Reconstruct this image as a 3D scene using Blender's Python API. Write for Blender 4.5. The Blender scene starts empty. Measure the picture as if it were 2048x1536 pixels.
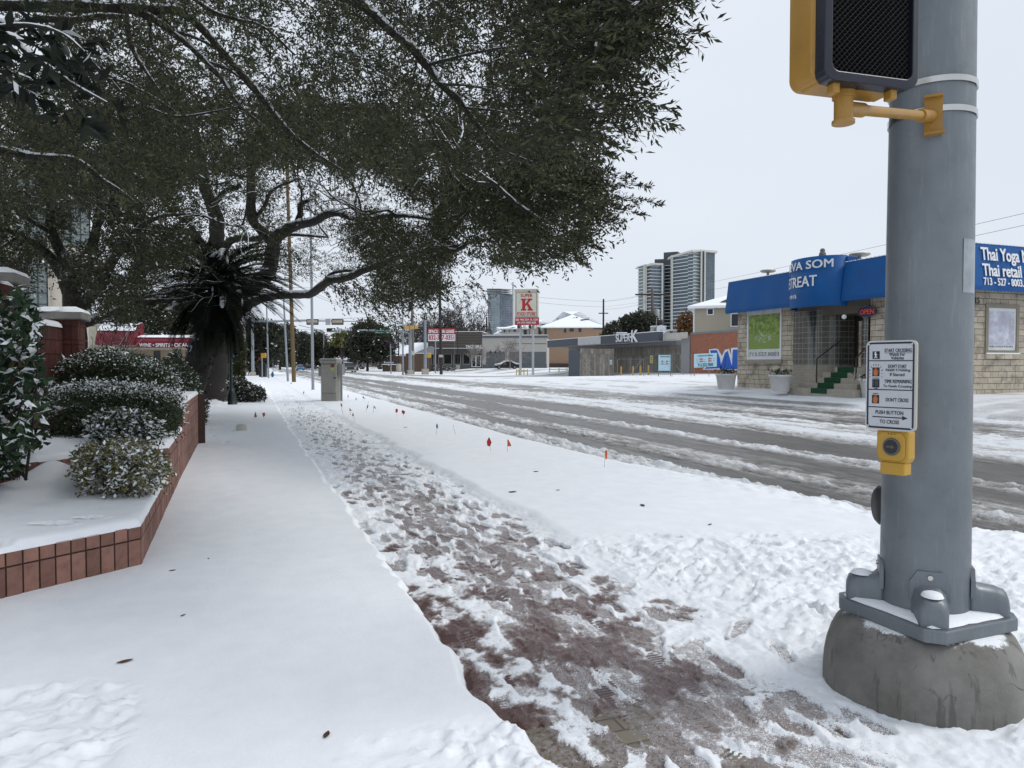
import bpy, math, random
import numpy as np
from mathutils import Vector, Matrix
R = math.radians
scene = bpy.context.scene
COL = scene.collection
# ------------------------------------------------------------------ camera, sky, sun, exposure
FPX, YAW, PITCH, EYE = 1420.0, R(20.1), R(1.57), 1.55
cd = bpy.data.cameras.new('camera'); cam = bpy.data.objects.new('camera', cd); COL.objects.link(cam)
cd.sensor_width = 36; cd.lens = 36 * FPX / 2048; cd.clip_start = .05; cd.clip_end = 5000
cam.location = (0, 0, EYE); cam.rotation_euler = (math.pi / 2 - PITCH, 0, -YAW)
scene.camera = cam
scene.render.resolution_x, scene.render.resolution_y = 1024, 768
w = bpy.data.worlds.new('World'); scene.world = w; w.use_nodes = True
nt = w.node_tree; bg = nt.nodes['Background']
sky = nt.nodes.new('ShaderNodeTexSky'); sky.sky_type = 'NISHITA'; sky.sun_disc = False
SUN_EL, SUN_AZ = R(48), R(115)          # sun hidden behind cloud, to the right of the street
sky.sun_elevation = SUN_EL; sky.sun_rotation = SUN_AZ; sky.air_density = 1.0; sky.dust_density = 6.0; sky.ozone_density = 1.0
skm = nt.nodes.new('ShaderNodeVectorMath'); skm.operation = 'SCALE'; skm.inputs['Scale'].default_value = 1.0
# even overcast veil over the sky, with very soft cloud structure
tc = nt.nodes.new('ShaderNodeTexCoord'); nz = nt.nodes.new('ShaderNodeTexNoise'); nz.inputs['Scale'].default_value = 1.6; nz.inputs['Detail'].default_value = 3
mp = nt.nodes.new('ShaderNodeMapping'); mp.inputs['Scale'].default_value = (1, 1, 2.5)
cr = nt.nodes.new('ShaderNodeValToRGB'); cr.color_ramp.elements[0].position = .3; cr.color_ramp.elements[0].color = (6.4, 6.95, 7.75, 1)
cr.color_ramp.elements[1].position = .75; cr.color_ramp.elements[1].color = (7.0, 7.5, 8.25, 1)
mx = nt.nodes.new('ShaderNodeMix'); mx.data_type = 'RGBA'; mx.inputs[0].default_value = .93; mx.clamp_result = False
nt.links.new(tc.outputs['Generated'], mp.inputs[0]); nt.links.new(mp.outputs[0], nz.inputs['Vector']); nt.links.new(nz.outputs[0], cr.inputs[0])
nt.links.new(sky.outputs[0], skm.inputs[0]); nt.links.new(skm.outputs[0], mx.inputs[6]); nt.links.new(cr.outputs[0], mx.inputs[7])
nt.links.new(mx.outputs[2], bg.inputs[0]); bg.inputs[1].default_value = .1
sl = bpy.data.lights.new('sun', 'SUN'); sl.energy = 1.3; sl.angle = R(20); sl.color = (1, .97, .93)
so = bpy.data.objects.new('sun', sl); COL.objects.link(so)
sd = Vector((math.sin(SUN_AZ) * math.cos(SUN_EL), math.cos(SUN_AZ) * math.cos(SUN_EL), math.sin(SUN_EL)))
so.rotation_euler = sd.to_track_quat('Z', 'Y').to_euler(); so.location = (0, 0, 60)
scene.view_settings.view_transform = 'Standard'; scene.view_settings.look = 'None'; scene.view_settings.exposure = .25; scene.view_settings.gamma = 1
scene.render.engine = 'CYCLES'
try:
    scene.cycles.max_bounces = 6; scene.cycles.diffuse_bounces = 3; scene.cycles.transparent_max_bounces = 6
except Exception: pass

# ------------------------------------------------------------------ measuring helpers (photo measurements -> metres in the street)
CY, SY = math.cos(YAW), math.sin(YAW); CP, SP = math.cos(PITCH), math.sin(PITCH)
def ray(px, py):
    rx = (px - 1024) / FPX; ry = (768 - py) / FPX
    fh = CP + ry * SP; up = -SP + ry * CP
    return Vector((rx * CY + fh * SY, -rx * SY + fh * CY, up)), fh
def P(px, py, d):
    v, fh = ray(px, py); return v * (d / fh) + Vector((0, 0, EYE))
def G(px, py, z=0.0):
    v, _ = ray(px, py); k = (z - EYE) / v.z; return v * k + Vector((0, 0, EYE))
def PX(px, py, X):
    v, _ = ray(px, py); return v * (X / v.x) + Vector((0, 0, EYE))
def PY(px, py, Y):
    v, _ = ray(px, py); return v * (Y / v.y) + Vector((0, 0, EYE))
def ud(u, d, z=0.0): return Vector((u * CY + d * SY, -u * SY + d * CY, z))

# ------------------------------------------------------------------ numpy noise
_T = np.random.RandomState(7).rand(256, 256).astype(np.float64)
def vn(x, y, s=0):
    x = np.asarray(x, float) + s * 17.31; y = np.asarray(y, float) + s * 9.77
    xi = np.floor(x).astype(int); yi = np.floor(y).astype(int); fx = x - xi; fy = y - yi
    fx = fx * fx * (3 - 2 * fx); fy = fy * fy * (3 - 2 * fy)
    a = _T[xi & 255, yi & 255]; b = _T[(xi + 1) & 255, yi & 255]; c = _T[xi & 255, (yi + 1) & 255]; d = _T[(xi + 1) & 255, (yi + 1) & 255]
    return (a * (1 - fx) + b * fx) * (1 - fy) + (c * (1 - fx) + d * fx) * fy
def fbm(x, y, o=4, s=0, g=.5):
    r = 0; a = 1; n = 0
    x = np.asarray(x, float); y = np.asarray(y, float)
    for k in range(o):
        q = .6 + 1.1 * k; cx, sx = math.cos(q), math.sin(q); f = 1.93 ** k
        r = r + a * vn((x * cx - y * sx) * f, (x * sx + y * cx) * f, s + k * 3); n += a; a *= g
    return r / n
def sst(a, b, x):
    t = np.clip((x - a) / (b - a), 0, 1); return t * t * (3 - 2 * t)
_rs = np.random.RandomState(3)

# ------------------------------------------------------------------ materials
class NT:
    def __init__(s, name):
        s.m = bpy.data.materials.new(name); s.m.use_nodes = True; s.t = s.m.node_tree
        s.b = s.t.nodes['Principled BSDF']
    def n(s, typ, **kw):
        o = s.t.nodes.new('ShaderNode' + typ)
        for k, v in kw.items():
            if k[0] == '_': setattr(o, k[1:], v)
            else: o.inputs[k.replace('_', ' ')].default_value = v
        return o
    def l(s, a, b): s.t.links.new(a, b)
    def coord(s, scale=(1, 1, 1), uv=False, obj=True):
        c = s.n('TexCoord'); m = s.n('Mapping'); m.inputs['Scale'].default_value = scale
        s.l(c.outputs['UV' if uv else 'Object'], m.inputs[0]); return m.outputs[0]
    def noise(s, vec, scale, detail=4, rough=.55):
        o = s.n('TexNoise', Scale=scale, Detail=detail, Roughness=rough); s.l(vec, o.inputs['Vector']); return o.outputs[0]
    def ramp(s, fac, stops, interp='LINEAR'):
        r = s.n('ValToRGB'); r.color_ramp.interpolation = interp
        e = r.color_ramp.elements
        while len(e) < len(stops): e.new(.5)
        for i, (p, c) in enumerate(stops):
            e[i].position = p; e[i].color = (c, c, c, 1) if isinstance(c, (int, float)) else (*c, 1)
        s.l(fac, r.inputs[0]); return r.outputs[0]
    def mix(s, f, a, b, mode='MIX'):
        o = s.n('Mix'); o.data_type = 'RGBA'; o.blend_type = mode
        for i, v in ((0, f), (6, a), (7, b)):
            if hasattr(v, 'links') or hasattr(v, 'is_linked'): s.l(v, o.inputs[i])
            elif i == 0: o.inputs[0].default_value = v
            else: o.inputs[i].default_value = (*v, 1)
        return o.outputs[2]
    def math(s, op, a, b=0.0, clamp=False):
        o = s.n('Math'); o.operation = op; o.use_clamp = clamp
        for i, v in enumerate((a, b)):
            if hasattr(v, 'is_linked'): s.l(v, o.inputs[i])
            else: o.inputs[i].default_value = v
        return o.outputs[0]
    def attr(s, name):
        o = s.n('Attribute'); o.attribute_name = name; return o.outputs['Fac']
    def bump(s, h, dist=.01, strength=.6, prev=None):
        o = s.n('Bump', Strength=strength, Distance=dist); s.l(h, o.inputs['Height'])
        if prev: s.l(prev, o.inputs['Normal'])
        s.l(o.outputs[0], s.b.inputs['Normal']); return o.outputs[0]
    def base(s, c):
        if hasattr(c, 'is_linked'): s.l(c, s.b.inputs['Base Color'])
        else: s.b.inputs['Base Color'].default_value = (*c, 1)
    def rough(s, r):
        if hasattr(r, 'is_linked'): s.l(r, s.b.inputs['Roughness'])
        else: s.b.inputs['Roughness'].default_value = r
MATS = {}
def M(name, col, rough=.7, metal=0., var=.12, scale=3., bump=0., bs=40., emis=None, es=1., grime=0., spec=.5, rnd=0.):
    """plain weathered surface: base colour with soft variation, optional grime and fine relief"""
    if name in MATS: return MATS[name]
    s = NT(name); v = s.coord()
    n = s.noise(v, scale, 5); lo = tuple(c * (1 - var) for c in col); hi = tuple(min(1, c * (1 + var)) for c in col)
    c = s.ramp(n, [(.3, lo), (.7, hi)])
    if grime:
        g = s.ramp(s.noise(v, scale * 2.7, 6, .7), [(.5, 0.), (.72, grime)])
        c = s.mix(g, c, tuple(x * .35 for x in col))
    if rnd:
        rr = s.ramp(s.attr('rnd'), [(0, 1 - rnd), (1, 1.0)]); c = s.mix(1.0, c, rr, 'MULTIPLY')
    s.base(c); s.rough(s.ramp(n, [(.3, max(0, rough - .08)), (.7, min(1, rough + .08))])); s.b.inputs['Metallic'].default_value = metal
    s.b.inputs['Specular IOR Level'].default_value = spec
    if bump: s.bump(s.noise(v, bs, 4), .01, bump)
    if emis: s.b.inputs['Emission Color'].default_value = (*emis, 1); s.b.inputs['Emission Strength'].default_value = es
    MATS[name] = s.m; return s.m
def m_snow():
    s = NT('snow'); v = s.coord()
    n = s.noise(v, 90, 3); n2 = s.noise(v, 6, 4)
    s.base(s.ramp(n2, [(.3, (.80, .83, .87)), (.7, (.86, .885, .91))])); s.rough(.62)
    b = s.bump(n, .005, .5); s.bump(n2, .02, .3, b)
    s.b.inputs['Specular IOR Level'].default_value = .25
    return s.m
SNOW = m_snow()
def m_groundsnow():
    """snow sheet; attribute thin 0..1 = trodden thin slush through which the wet paving shows, dirt = grit and litter"""
    s = NT('trodden_snow'); v = s.coord()
    fine = s.noise(v, 230, 3, .7); med = s.noise(v, 38, 5, .7); big = s.noise(v, 5, 3)
    base = s.ramp(big, [(.3, (.79, .82, .86)), (.7, (.85, .875, .905))])
    thin = s.attr('thin')
    g = s.math('ADD', thin, s.math('MULTIPLY', s.math('SUBTRACT', med, .5), .9))
    g = s.math('ADD', g, s.math('MULTIPLY', s.math('SUBTRACT', fine, .5), 1.5))
    ice = s.mix(s.ramp(med, [(.4, 0.), (.6, 1.)]), (.10, .058, .050), (.31, .285, .28))
    red = s.mix(s.ramp(med, [(.35, 0.), (.6, 1.)]), (.055, .019, .016), (.095, .042, .037))
    tan = s.mix(s.ramp(med, [(.35, 0.), (.6, 1.)]), (.10, .085, .065), (.22, .20, .17))
    red = s.mix(s.attr('dirt'), red, tan)
    c = s.mix(s.ramp(g, [(.46, 0.), (.58, 1.)]), base, ice)
    c = s.mix(s.ramp(g, [(.82, 0.), (.94, 1.)]), c, red)
    s.base(c); s.rough(s.ramp(g, [(.45, .6), (.8, .22)]))
    b = s.bump(fine, .003, .4); s.bump(med, .012, .35, b)
    s.b.inputs['Specular IOR Level'].default_value = .35
    return s.m
GSNOW = m_groundsnow()
def m_road():
    s = NT('slushy_asphalt'); v = s.coord(); vs = s.coord((5, .5, 1))
    fine = s.noise(v, 120, 3, .7); med = s.noise(v, 14, 5, .7); streak = s.noise(vs, 3.2, 5, .65); mot = s.noise(v, 45, 4, .7)
    sl = s.attr('slush')
    g = s.math('ADD', sl, s.math('MULTIPLY', s.math('SUBTRACT', mot, .5), .75))
    g = s.math('ADD', g, s.math('MULTIPLY', s.math('SUBTRACT', fine, .5), .6)); g = s.math('ADD', g, s.math('MULTIPLY', s.math('SUBTRACT', med, .5), .4))
    g = s.math('ADD', g, s.math('MULTIPLY', s.math('SUBTRACT', streak, .5), .5))
    asph = s.mix(s.ramp(streak, [(.35, 0.), (.65, 1.)]), (.095, .089, .082), (.19, .181, .17))
    c = s.ramp(g, [(.18, (.11, .106, .10)), (.34, (.22, .212, .20)), (.55, (.40, .39, .375)), (.75, (.62, .625, .63)), (.92, (.82, .845, .875))])
    c = s.mix(s.ramp(g, [(.2, 0.), (.34, 1.)]), asph, c)
    s.base(c); s.rough(s.ramp(g, [(.2, .3), (.5, .65)]))
    b = s.bump(mot, .04, .7); s.bump(fine, .012, .7, b)
    s.b.inputs['Specular IOR Level'].default_value = .35
    return s.m
ROADM = m_road()
def m_brickuv(name, cols, mortar, bw, bh, ms=.012, offset=.5, bumpd=.006, dark=.0, rough=.8, freq=2, squash=1.0, sfreq=2):
    s = NT(name); v = s.coord(uv=True)
    dist = s.n('TexNoise', Scale=3.0, Detail=3.0); s.l(v, dist.inputs['Vector'])
    b = s.n('TexBrick', Scale=1.0); b.inputs['Brick Width'].default_value = bw; b.inputs['Row Height'].default_value = bh
    b.inputs['Mortar Size'].default_value = ms; b.inputs['Mortar Smooth'].default_value = .3; b.offset = offset; b.offset_frequency = freq
    b.squash = squash; b.squash_frequency = sfreq
    b.inputs['Color1'].default_value = (*cols[0], 1); b.inputs['Color2'].default_value = (*cols[1], 1); b.inputs['Mortar'].default_value = (*mortar, 1)
    s.l(v, b.inputs['Vector']); c = b.outputs['Color']
    n = s.noise(v, 2.2, 6, .7); n2 = s.noise(v, 25, 4, .7)
    c = s.mix(s.ramp(n2, [(.35, 0.), (.75, .35)]), c, cols[2])
    if dark: c = s.mix(s.ramp(n, [(.48, 0.), (.68, dark)]), c, tuple(x * .25 for x in cols[0]))
    s.base(c); s.rough(rough)
    h = s.math('MULTIPLY', b.outputs['Fac'], -1.0); h = s.math('ADD', h, s.math('MULTIPLY', n2, .5)); s.bump(h, bumpd, .8)
    return s.m
def m_leaf(name, a, b, rough=.45, c=None, trans=.0):
    s = NT(name); r = s.attr('rnd')
    stops = [(0, a), (.75, b)] + ([(.97, b), (1., c)] if c else [])
    s.base(s.ramp(r, stops)); s.rough(rough + .12)
    s.b.inputs['Specular IOR Level'].default_value = .18
    return s.m
def m_bark(name, a, b, snow=.5):
    s = NT(name); v = s.coord(); n = s.noise(s.coord((1, 1, .35)), 22, 6, .7)
    c = s.ramp(n, [(.3, a), (.7, b)])
    if snow:
        g = s.n('NewGeometry'); sep = s.n('SeparateXYZ'); s.l(g.outputs['Normal'], sep.inputs[0])
        k = s.math('ADD', sep.outputs[2], s.math('MULTIPLY', s.math('SUBTRACT', s.noise(v, 5, 4, .7), .5), 1.6))
        c = s.mix(s.ramp(k, [(snow, 0.), (snow + .12, 1.)]), c, (.75, .78, .82))
    s.base(c); s.rough(.85); s.bump(n, .02, .9); return s.m

# ------------------------------------------------------------------ mesh building
def world_loc(o):
    v = Vector((0, 0, 0))
    while o is not None: v += o.location; o = o.parent
    return v
def mesh_np(name, V, F, mat, rnd=None, midx=None, mats=None, smooth=False, uv=False, vattr=None):
    V = np.asarray(V, np.float32); F = np.asarray(F, np.int32); n, k = F.shape
    me = bpy.data.meshes.new(name); me.vertices.add(len(V)); me.vertices.foreach_set('co', V.ravel())
    me.loops.add(n * k); me.loops.foreach_set('vertex_index', F.ravel()); me.polygons.add(n)
    me.polygons.foreach_set('loop_start', np.arange(0, n * k, k, dtype=np.int32))
    try: me.polygons.foreach_set('loop_total', np.full(n, k, np.int32))
    except Exception: pass
    for m in (mats or [mat]): me.materials.append(m)
    if midx is not None: me.polygons.foreach_set('material_index', np.asarray(midx, np.int32))
    if smooth: me.polygons.foreach_set('use_smooth', np.ones(n, bool))
    me.update(calc_edges=True)
    if rnd is not None:
        a = me.attributes.new('rnd', 'FLOAT', 'FACE'); a.data.foreach_set('value', np.asarray(rnd, np.float32))
    for nm, arr in (vattr or {}).items():
        a = me.attributes.new(nm, 'FLOAT', 'POINT'); a.data.foreach_set('value', np.asarray(arr, np.float32).ravel())
    return me
def tag(o, label=None, cat=None, group=None, kind=None):
    if label: o['label'] = label
    if cat: o['category'] = cat
    if group: o['group'] = group
    if kind: o['kind'] = kind
    return o
def link(name, me, parent=None, loc=None):
    o = bpy.data.objects.new(name, me); COL.objects.link(o)
    if parent is not None: o.parent = parent
    if loc is not None: o.location = loc
    return o
def thing(name, label, cat, loc=(0, 0, 0), group=None, rz=0):
    o = bpy.data.objects.new(name, None); COL.objects.link(o); o.location = loc; o.rotation_euler = (0, 0, rz); o.empty_display_size = .2
    return tag(o, label, cat, group)
class MB:
    def __init__(s): s.v = []; s.f = []; s.r = []; s.mi = []; s.sm = []; s.cur = 0; s.rv = None; s.smooth = False
    def add(s, vs, fs):
        o = len(s.v); s.v += [tuple(v) for v in vs]
        r = random.random() if s.rv is None else s.rv
        for f in fs: s.f.append([i + o for i in f]); s.r.append(r); s.mi.append(s.cur); s.sm.append(s.smooth)
        return s
    def hexa(s, p):  # 8 points: bottom 4 ccw, top 4 ccw
        return s.add(p, [(3, 2, 1, 0), (4, 5, 6, 7), (0, 1, 5, 4), (1, 2, 6, 5), (2, 3, 7, 6), (3, 0, 4, 7)])
    def box(s, x0, x1, y0, y1, z0, z1, bev=0):
        if not bev: return s.hexa([(x0, y0, z0), (x1, y0, z0), (x1, y1, z0), (x0, y1, z0), (x0, y0, z1), (x1, y0, z1), (x1, y1, z1), (x0, y1, z1)])
        b = bev; poly = [(x0 + b, y0), (x1 - b, y0), (x1, y0 + b), (x1, y1 - b), (x1 - b, y1), (x0 + b, y1), (x0, y1 - b), (x0, y0 + b)]
        cx, cy = (x0 + x1) / 2, (y0 + y1) / 2
        ins = [(cx + (x - cx) * (1 - b / max(abs(x1 - x0) / 2, 1e-6)), cy + (y - cy) * (1 - b / max(abs(y1 - y0) / 2, 1e-6))) for x, y in poly]
        vs = [(x, y, z0) for x, y in ins] + [(x, y, z0 + b) for x, y in poly] + [(x, y, z1 - b) for x, y in poly] + [(x, y, z1) for x, y in ins]
        fs = [tuple(range(7, -1, -1)), tuple(range(24, 32))]
        for k in range(3):
            for i in range(8): fs.append((k * 8 + i, k * 8 + (i + 1) % 8, k * 8 + 8 + (i + 1) % 8, k * 8 + 8 + i))
        return s.add(vs, fs)
    def fbox(s, fr, a0, a1, z0, z1, n0, n1):
        return s.hexa([fr(a0, z0, n1), fr(a1, z0, n1), fr(a1, z0, n0), fr(a0, z0, n0), fr(a0, z1, n1), fr(a1, z1, n1), fr(a1, z1, n0), fr(a0, z1, n0)])
    def prism(s, poly, z0, z1):  # ccw poly
        n = len(poly); vs = [(x, y, z0) for x, y in poly] + [(x, y, z1) for x, y in poly]
        return s.add(vs, [tuple(range(n - 1, -1, -1)), tuple(range(n, 2 * n))] + [(i, (i + 1) % n, n + (i + 1) % n, n + i) for i in range(n)])
    def fprism(s, fr, poly, n0, n1):  # polygon in the (a,z) plane of a frame, from depth n0 (back) to n1 (front)
        n = len(poly); vs = [fr(a, z, n1) for a, z in poly] + [fr(a, z, n0) for a, z in poly]
        return s.add(vs, [tuple(range(n)), tuple(range(2 * n - 1, n - 1, -1))] + [(i, n + i, n + (i + 1) % n, (i + 1) % n) for i in range(n)])
    def tube(s, pts, rad, n=8, cap=True):
        pts = [Vector(p) for p in pts]
        if not hasattr(rad, '__len__'): rad = [rad] * len(pts)
        old = s.smooth; s.smooth = True
        vs = []; ref = None
        for i, p in enumerate(pts):
            t = (pts[min(i + 1, len(pts) - 1)] - pts[max(i - 1, 0)])
            t = t.normalized() if t.length > 1e-9 else Vector((0, 0, 1))
            if ref is None: ref = Vector((1, 0, 0)) if abs(t.x) < .9 else Vector((0, 1, 0))
            a = (ref - t * ref.dot(t)).normalized(); ref = a; b = t.cross(a)
            for k in range(n):
                q = 2 * math.pi * k / n; vs.append(p + (a * math.cos(q) + b * math.sin(q)) * rad[i])
        fs = [(i * n + k, i * n + (k + 1) % n, (i + 1) * n + (k + 1) % n, (i + 1) * n + k) for i in range(len(pts) - 1) for k in range(n)]
        s.add(vs, fs)
        if cap:
            s.smooth = False; m = len(vs); s.add(vs[:n] + vs[m - n:], [tuple(range(n - 1, -1, -1)), tuple(range(n, 2 * n))])
        s.smooth = old; return s
    def lathe(s, prof, c=(0, 0), n=24, z=0, sx=1, sy=1, wob=None):
        old = s.smooth; s.smooth = True
        vs = []
        for i, (r, h) in enumerate(prof):
            for k in range(n):
                q = 2 * math.pi * k / n; rr = r * (1 + (wob(q, h) if wob else 0))
                vs.append((c[0] + rr * math.cos(q) * sx, c[1] + rr * math.sin(q) * sy, z + h))
        fs = [(i * n + k, i * n + (k + 1) % n, (i + 1) * n + (k + 1) % n, (i + 1) * n + k) for i in range(len(prof) - 1) for k in range(n)]
        s.add(vs, fs); m = len(vs)
        s.smooth = False
        if prof[0][0] > 1e-4: s.add(vs[:n], [tuple(range(n - 1, -1, -1))])
        if prof[-1][0] > 1e-4: s.add(vs[m - n:], [tuple(range(n))])
        s.smooth = old; return s
    def build(s, name, mat, parent=None, loc=None, local=False, mats=None, bevel=0):
        """verts are in world metres unless local; stored relative to the owner's base point"""
        off = Vector((0, 0, 0)) if local else (world_loc(parent) if parent is not None else (Vector(loc) if loc is not None else Vector((0, 0, 0))))
        me = bpy.data.meshes.new(name)
        V = np.array([tuple(v) for v in s.v], float)
        # box-projected uv in metres
        me.from_pydata([tuple(x) for x in (V - np.array(off))], [], s.f)
        for m in (mats or [mat]): me.materials.append(m)
        me.polygons.foreach_set('material_index', np.array(s.mi, np.int32)); me.polygons.foreach_set('use_smooth', np.array(s.sm, bool))
        a = me.attributes.new('rnd', 'FLOAT', 'FACE'); a.data.foreach_set('value', np.array(s.r, np.float32))
        uv = me.uv_layers.new(name='UVMap'); buf = np.zeros(len(me.loops) * 2, np.float32); me.update()
        for p in me.polygons:
            nn = p.normal
            if abs(nn.z) > .75:
                for li in p.loop_indices:
                    q = V[me.loops[li].vertex_index]; buf[li * 2] = q[0]; buf[li * 2 + 1] = q[1]
            else:
                h = math.hypot(nn.x, nn.y) or 1; tx, ty = -nn.y / h, nn.x / h
                for li in p.loop_indices:
                    q = V[me.loops[li].vertex_index]; buf[li * 2] = q[0] * tx + q[1] * ty; buf[li * 2 + 1] = q[2]
        uv.data.foreach_set('uv', buf)
        o = link(name, me, parent, None if parent is not None else loc)
        if bevel:
            md = o.modifiers.new('bevel', 'BEVEL'); md.width = bevel; md.segments = 2; md.limit_method = 'ANGLE'; md.angle_limit = R(40)
        return o
def frame(o, x, nrm=None):
    """wall frame: a along the wall, z up, n outward"""
    o = Vector(o); x = Vector(x).normalized(); n = x.cross(Vector((0, 0, 1))) if nrm is None else Vector(nrm)
    def f(a, z, q=0.0): return o + x * a + Vector((0, 0, z)) + n * q
    f.o, f.x, f.n = o, x, n
    return f
def copy_tree(root, loc, rz=None, label=None, scale=None):
    def rec(o, par):
        c = o.copy(); COL.objects.link(c); c.parent = par
        for ch in [k for k in bpy.data.objects if k.parent == o]: rec(ch, c)
        return c
    c = rec(root, None); c.location = loc
    if rz is not None: c.rotation_euler = (0, 0, rz)
    if scale: c.scale = scale
    if label: c['label'] = label
    return c
def text_mesh(body, bold=0.0):
    cu = bpy.data.curves.new('t', 'FONT'); cu.body = body; cu.offset = bold; cu.size = 1; cu.resolution_u = 3
    ob = bpy.data.objects.new('t', cu); COL.objects.link(ob)
    bpy.context.view_layer.update()
    me = bpy.data.meshes.new_from_object(ob.evaluated_get(bpy.context.evaluated_depsgraph_get()))
    bpy.data.objects.remove(ob); bpy.data.curves.remove(cu)
    V = [v.co.copy() for v in me.vertices]; F = [tuple(p.vertices) for p in me.polygons]; bpy.data.meshes.remove(me)
    return V, F
def lettering(items, fmap, mat, parent, name='lettering', bold=.0, thick=.004, rise=.006):
    """items (text, x, y, w, h) fitted into boxes; fmap(x, y, n) -> world"""
    mb = MB()
    for it in items:
        t, x, y, w_, h_ = it[:5]
        V, F = text_mesh(t, 0)
        xs = [v.x for v in V]; ys = [v.y for v in V]
        x0, x1, y0, y1 = min(xs), max(xs), min(ys), max(ys)
        q = [((v.x - x0) / (x1 - x0) * w_ + x, (v.y - y0) / (y1 - y0) * h_ + y) for v in V]
        n = len(q)
        from collections import Counter
        ec = Counter(); ed = {}
        for f in F:
            for i in range(len(f)):
                e = (f[i], f[(i + 1) % len(f)]); k = (min(e), max(e)); ec[k] += 1; ed[k] = e
        fs = [tuple(f) for f in F] + [(ed[k][0], n + ed[k][0], n + ed[k][1], ed[k][1]) for k in ec if ec[k] == 1]
        sx_ = w_ / (x1 - x0); sy_ = h_ / (y1 - y0)
        for ci, (ox, oy) in enumerate(((0, 0), (-1, .5), (1, -.5), (1, .6), (-1, -.6)) if bold else ((0, 0),)):
            ox *= bold * sx_; oy *= bold * sy_; e_ = ci * max(.00012, thick * .08)
            mb.add([fmap(a + ox, b + oy, rise + thick + e_) for a, b in q] + [fmap(a + ox, b + oy, rise) for a, b in q], fs)
    return mb.build(name, mat, parent)
def smoothpts(pts, rad, sub=4, wob=0.0, rng=random):
    pts = [Vector(p) for p in pts]; out = []; ro = []
    for i in range(len(pts) - 1):
        p0 = pts[max(i - 1, 0)]; p1 = pts[i]; p2 = pts[i + 1]; p3 = pts[min(i + 2, len(pts) - 1)]
        for k in range(sub):
            t = k / sub
            q = .5 * ((2 * p1) + (-p0 + p2) * t + (2 * p0 - 5 * p1 + 4 * p2 - p3) * t * t + (-p0 + 3 * p1 - 3 * p2 + p3) * t ** 3)
            r = rad[i] * (1 - t) + rad[i + 1] * t
            out.append(q + Vector([rng.uniform(-1, 1) for _ in range(3)]) * wob * r); ro.append(r * rng.uniform(.93, 1.07))
    out.append(pts[-1]); ro.append(rad[-1]); return out, ro
# ------------------------------------------------------------------ terrain
def road_z(X): return -.13 + .03 * (np.clip(X, 5.2, 16.5) - 5.2)
def lot_z(X, Y):
    X = np.asarray(X, float); Y = np.asarray(Y, float)
    near = np.interp(X, [16.5, 19.3, 24, 42, 60], [.33, .6, .66, .78, .9])
    far = np.interp(X, [16.5, 30, 36, 43, 60], [.25, .12, .14, .74, .85])
    k = sst(45, 75, Y); return near * (1 - k) + far * k
def lz(X, Y): return float(lot_z(X, Y))
def XL(Y): return np.interp(Y, [0, 2.68, 2.96, 3.98, 5.8, 13.4, 23], [1.02, .99, .93, .96, .90, .82, .8])
def XR(Y): return np.interp(Y, [0, 2.6, 4.4, 8.3, 18.5, 30], [2.55, 2.5, 2.47, 2.42, 2.26, 2.25])
def XC(Y): return np.interp(Y, [0, 3, 4.2, 5.4, 7.4, 9.5, 13, 400], [7.2, 6.7, 6.3, 5.95, 5.75, 5.3, 5.13, 5.13])   # kerb line
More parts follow.
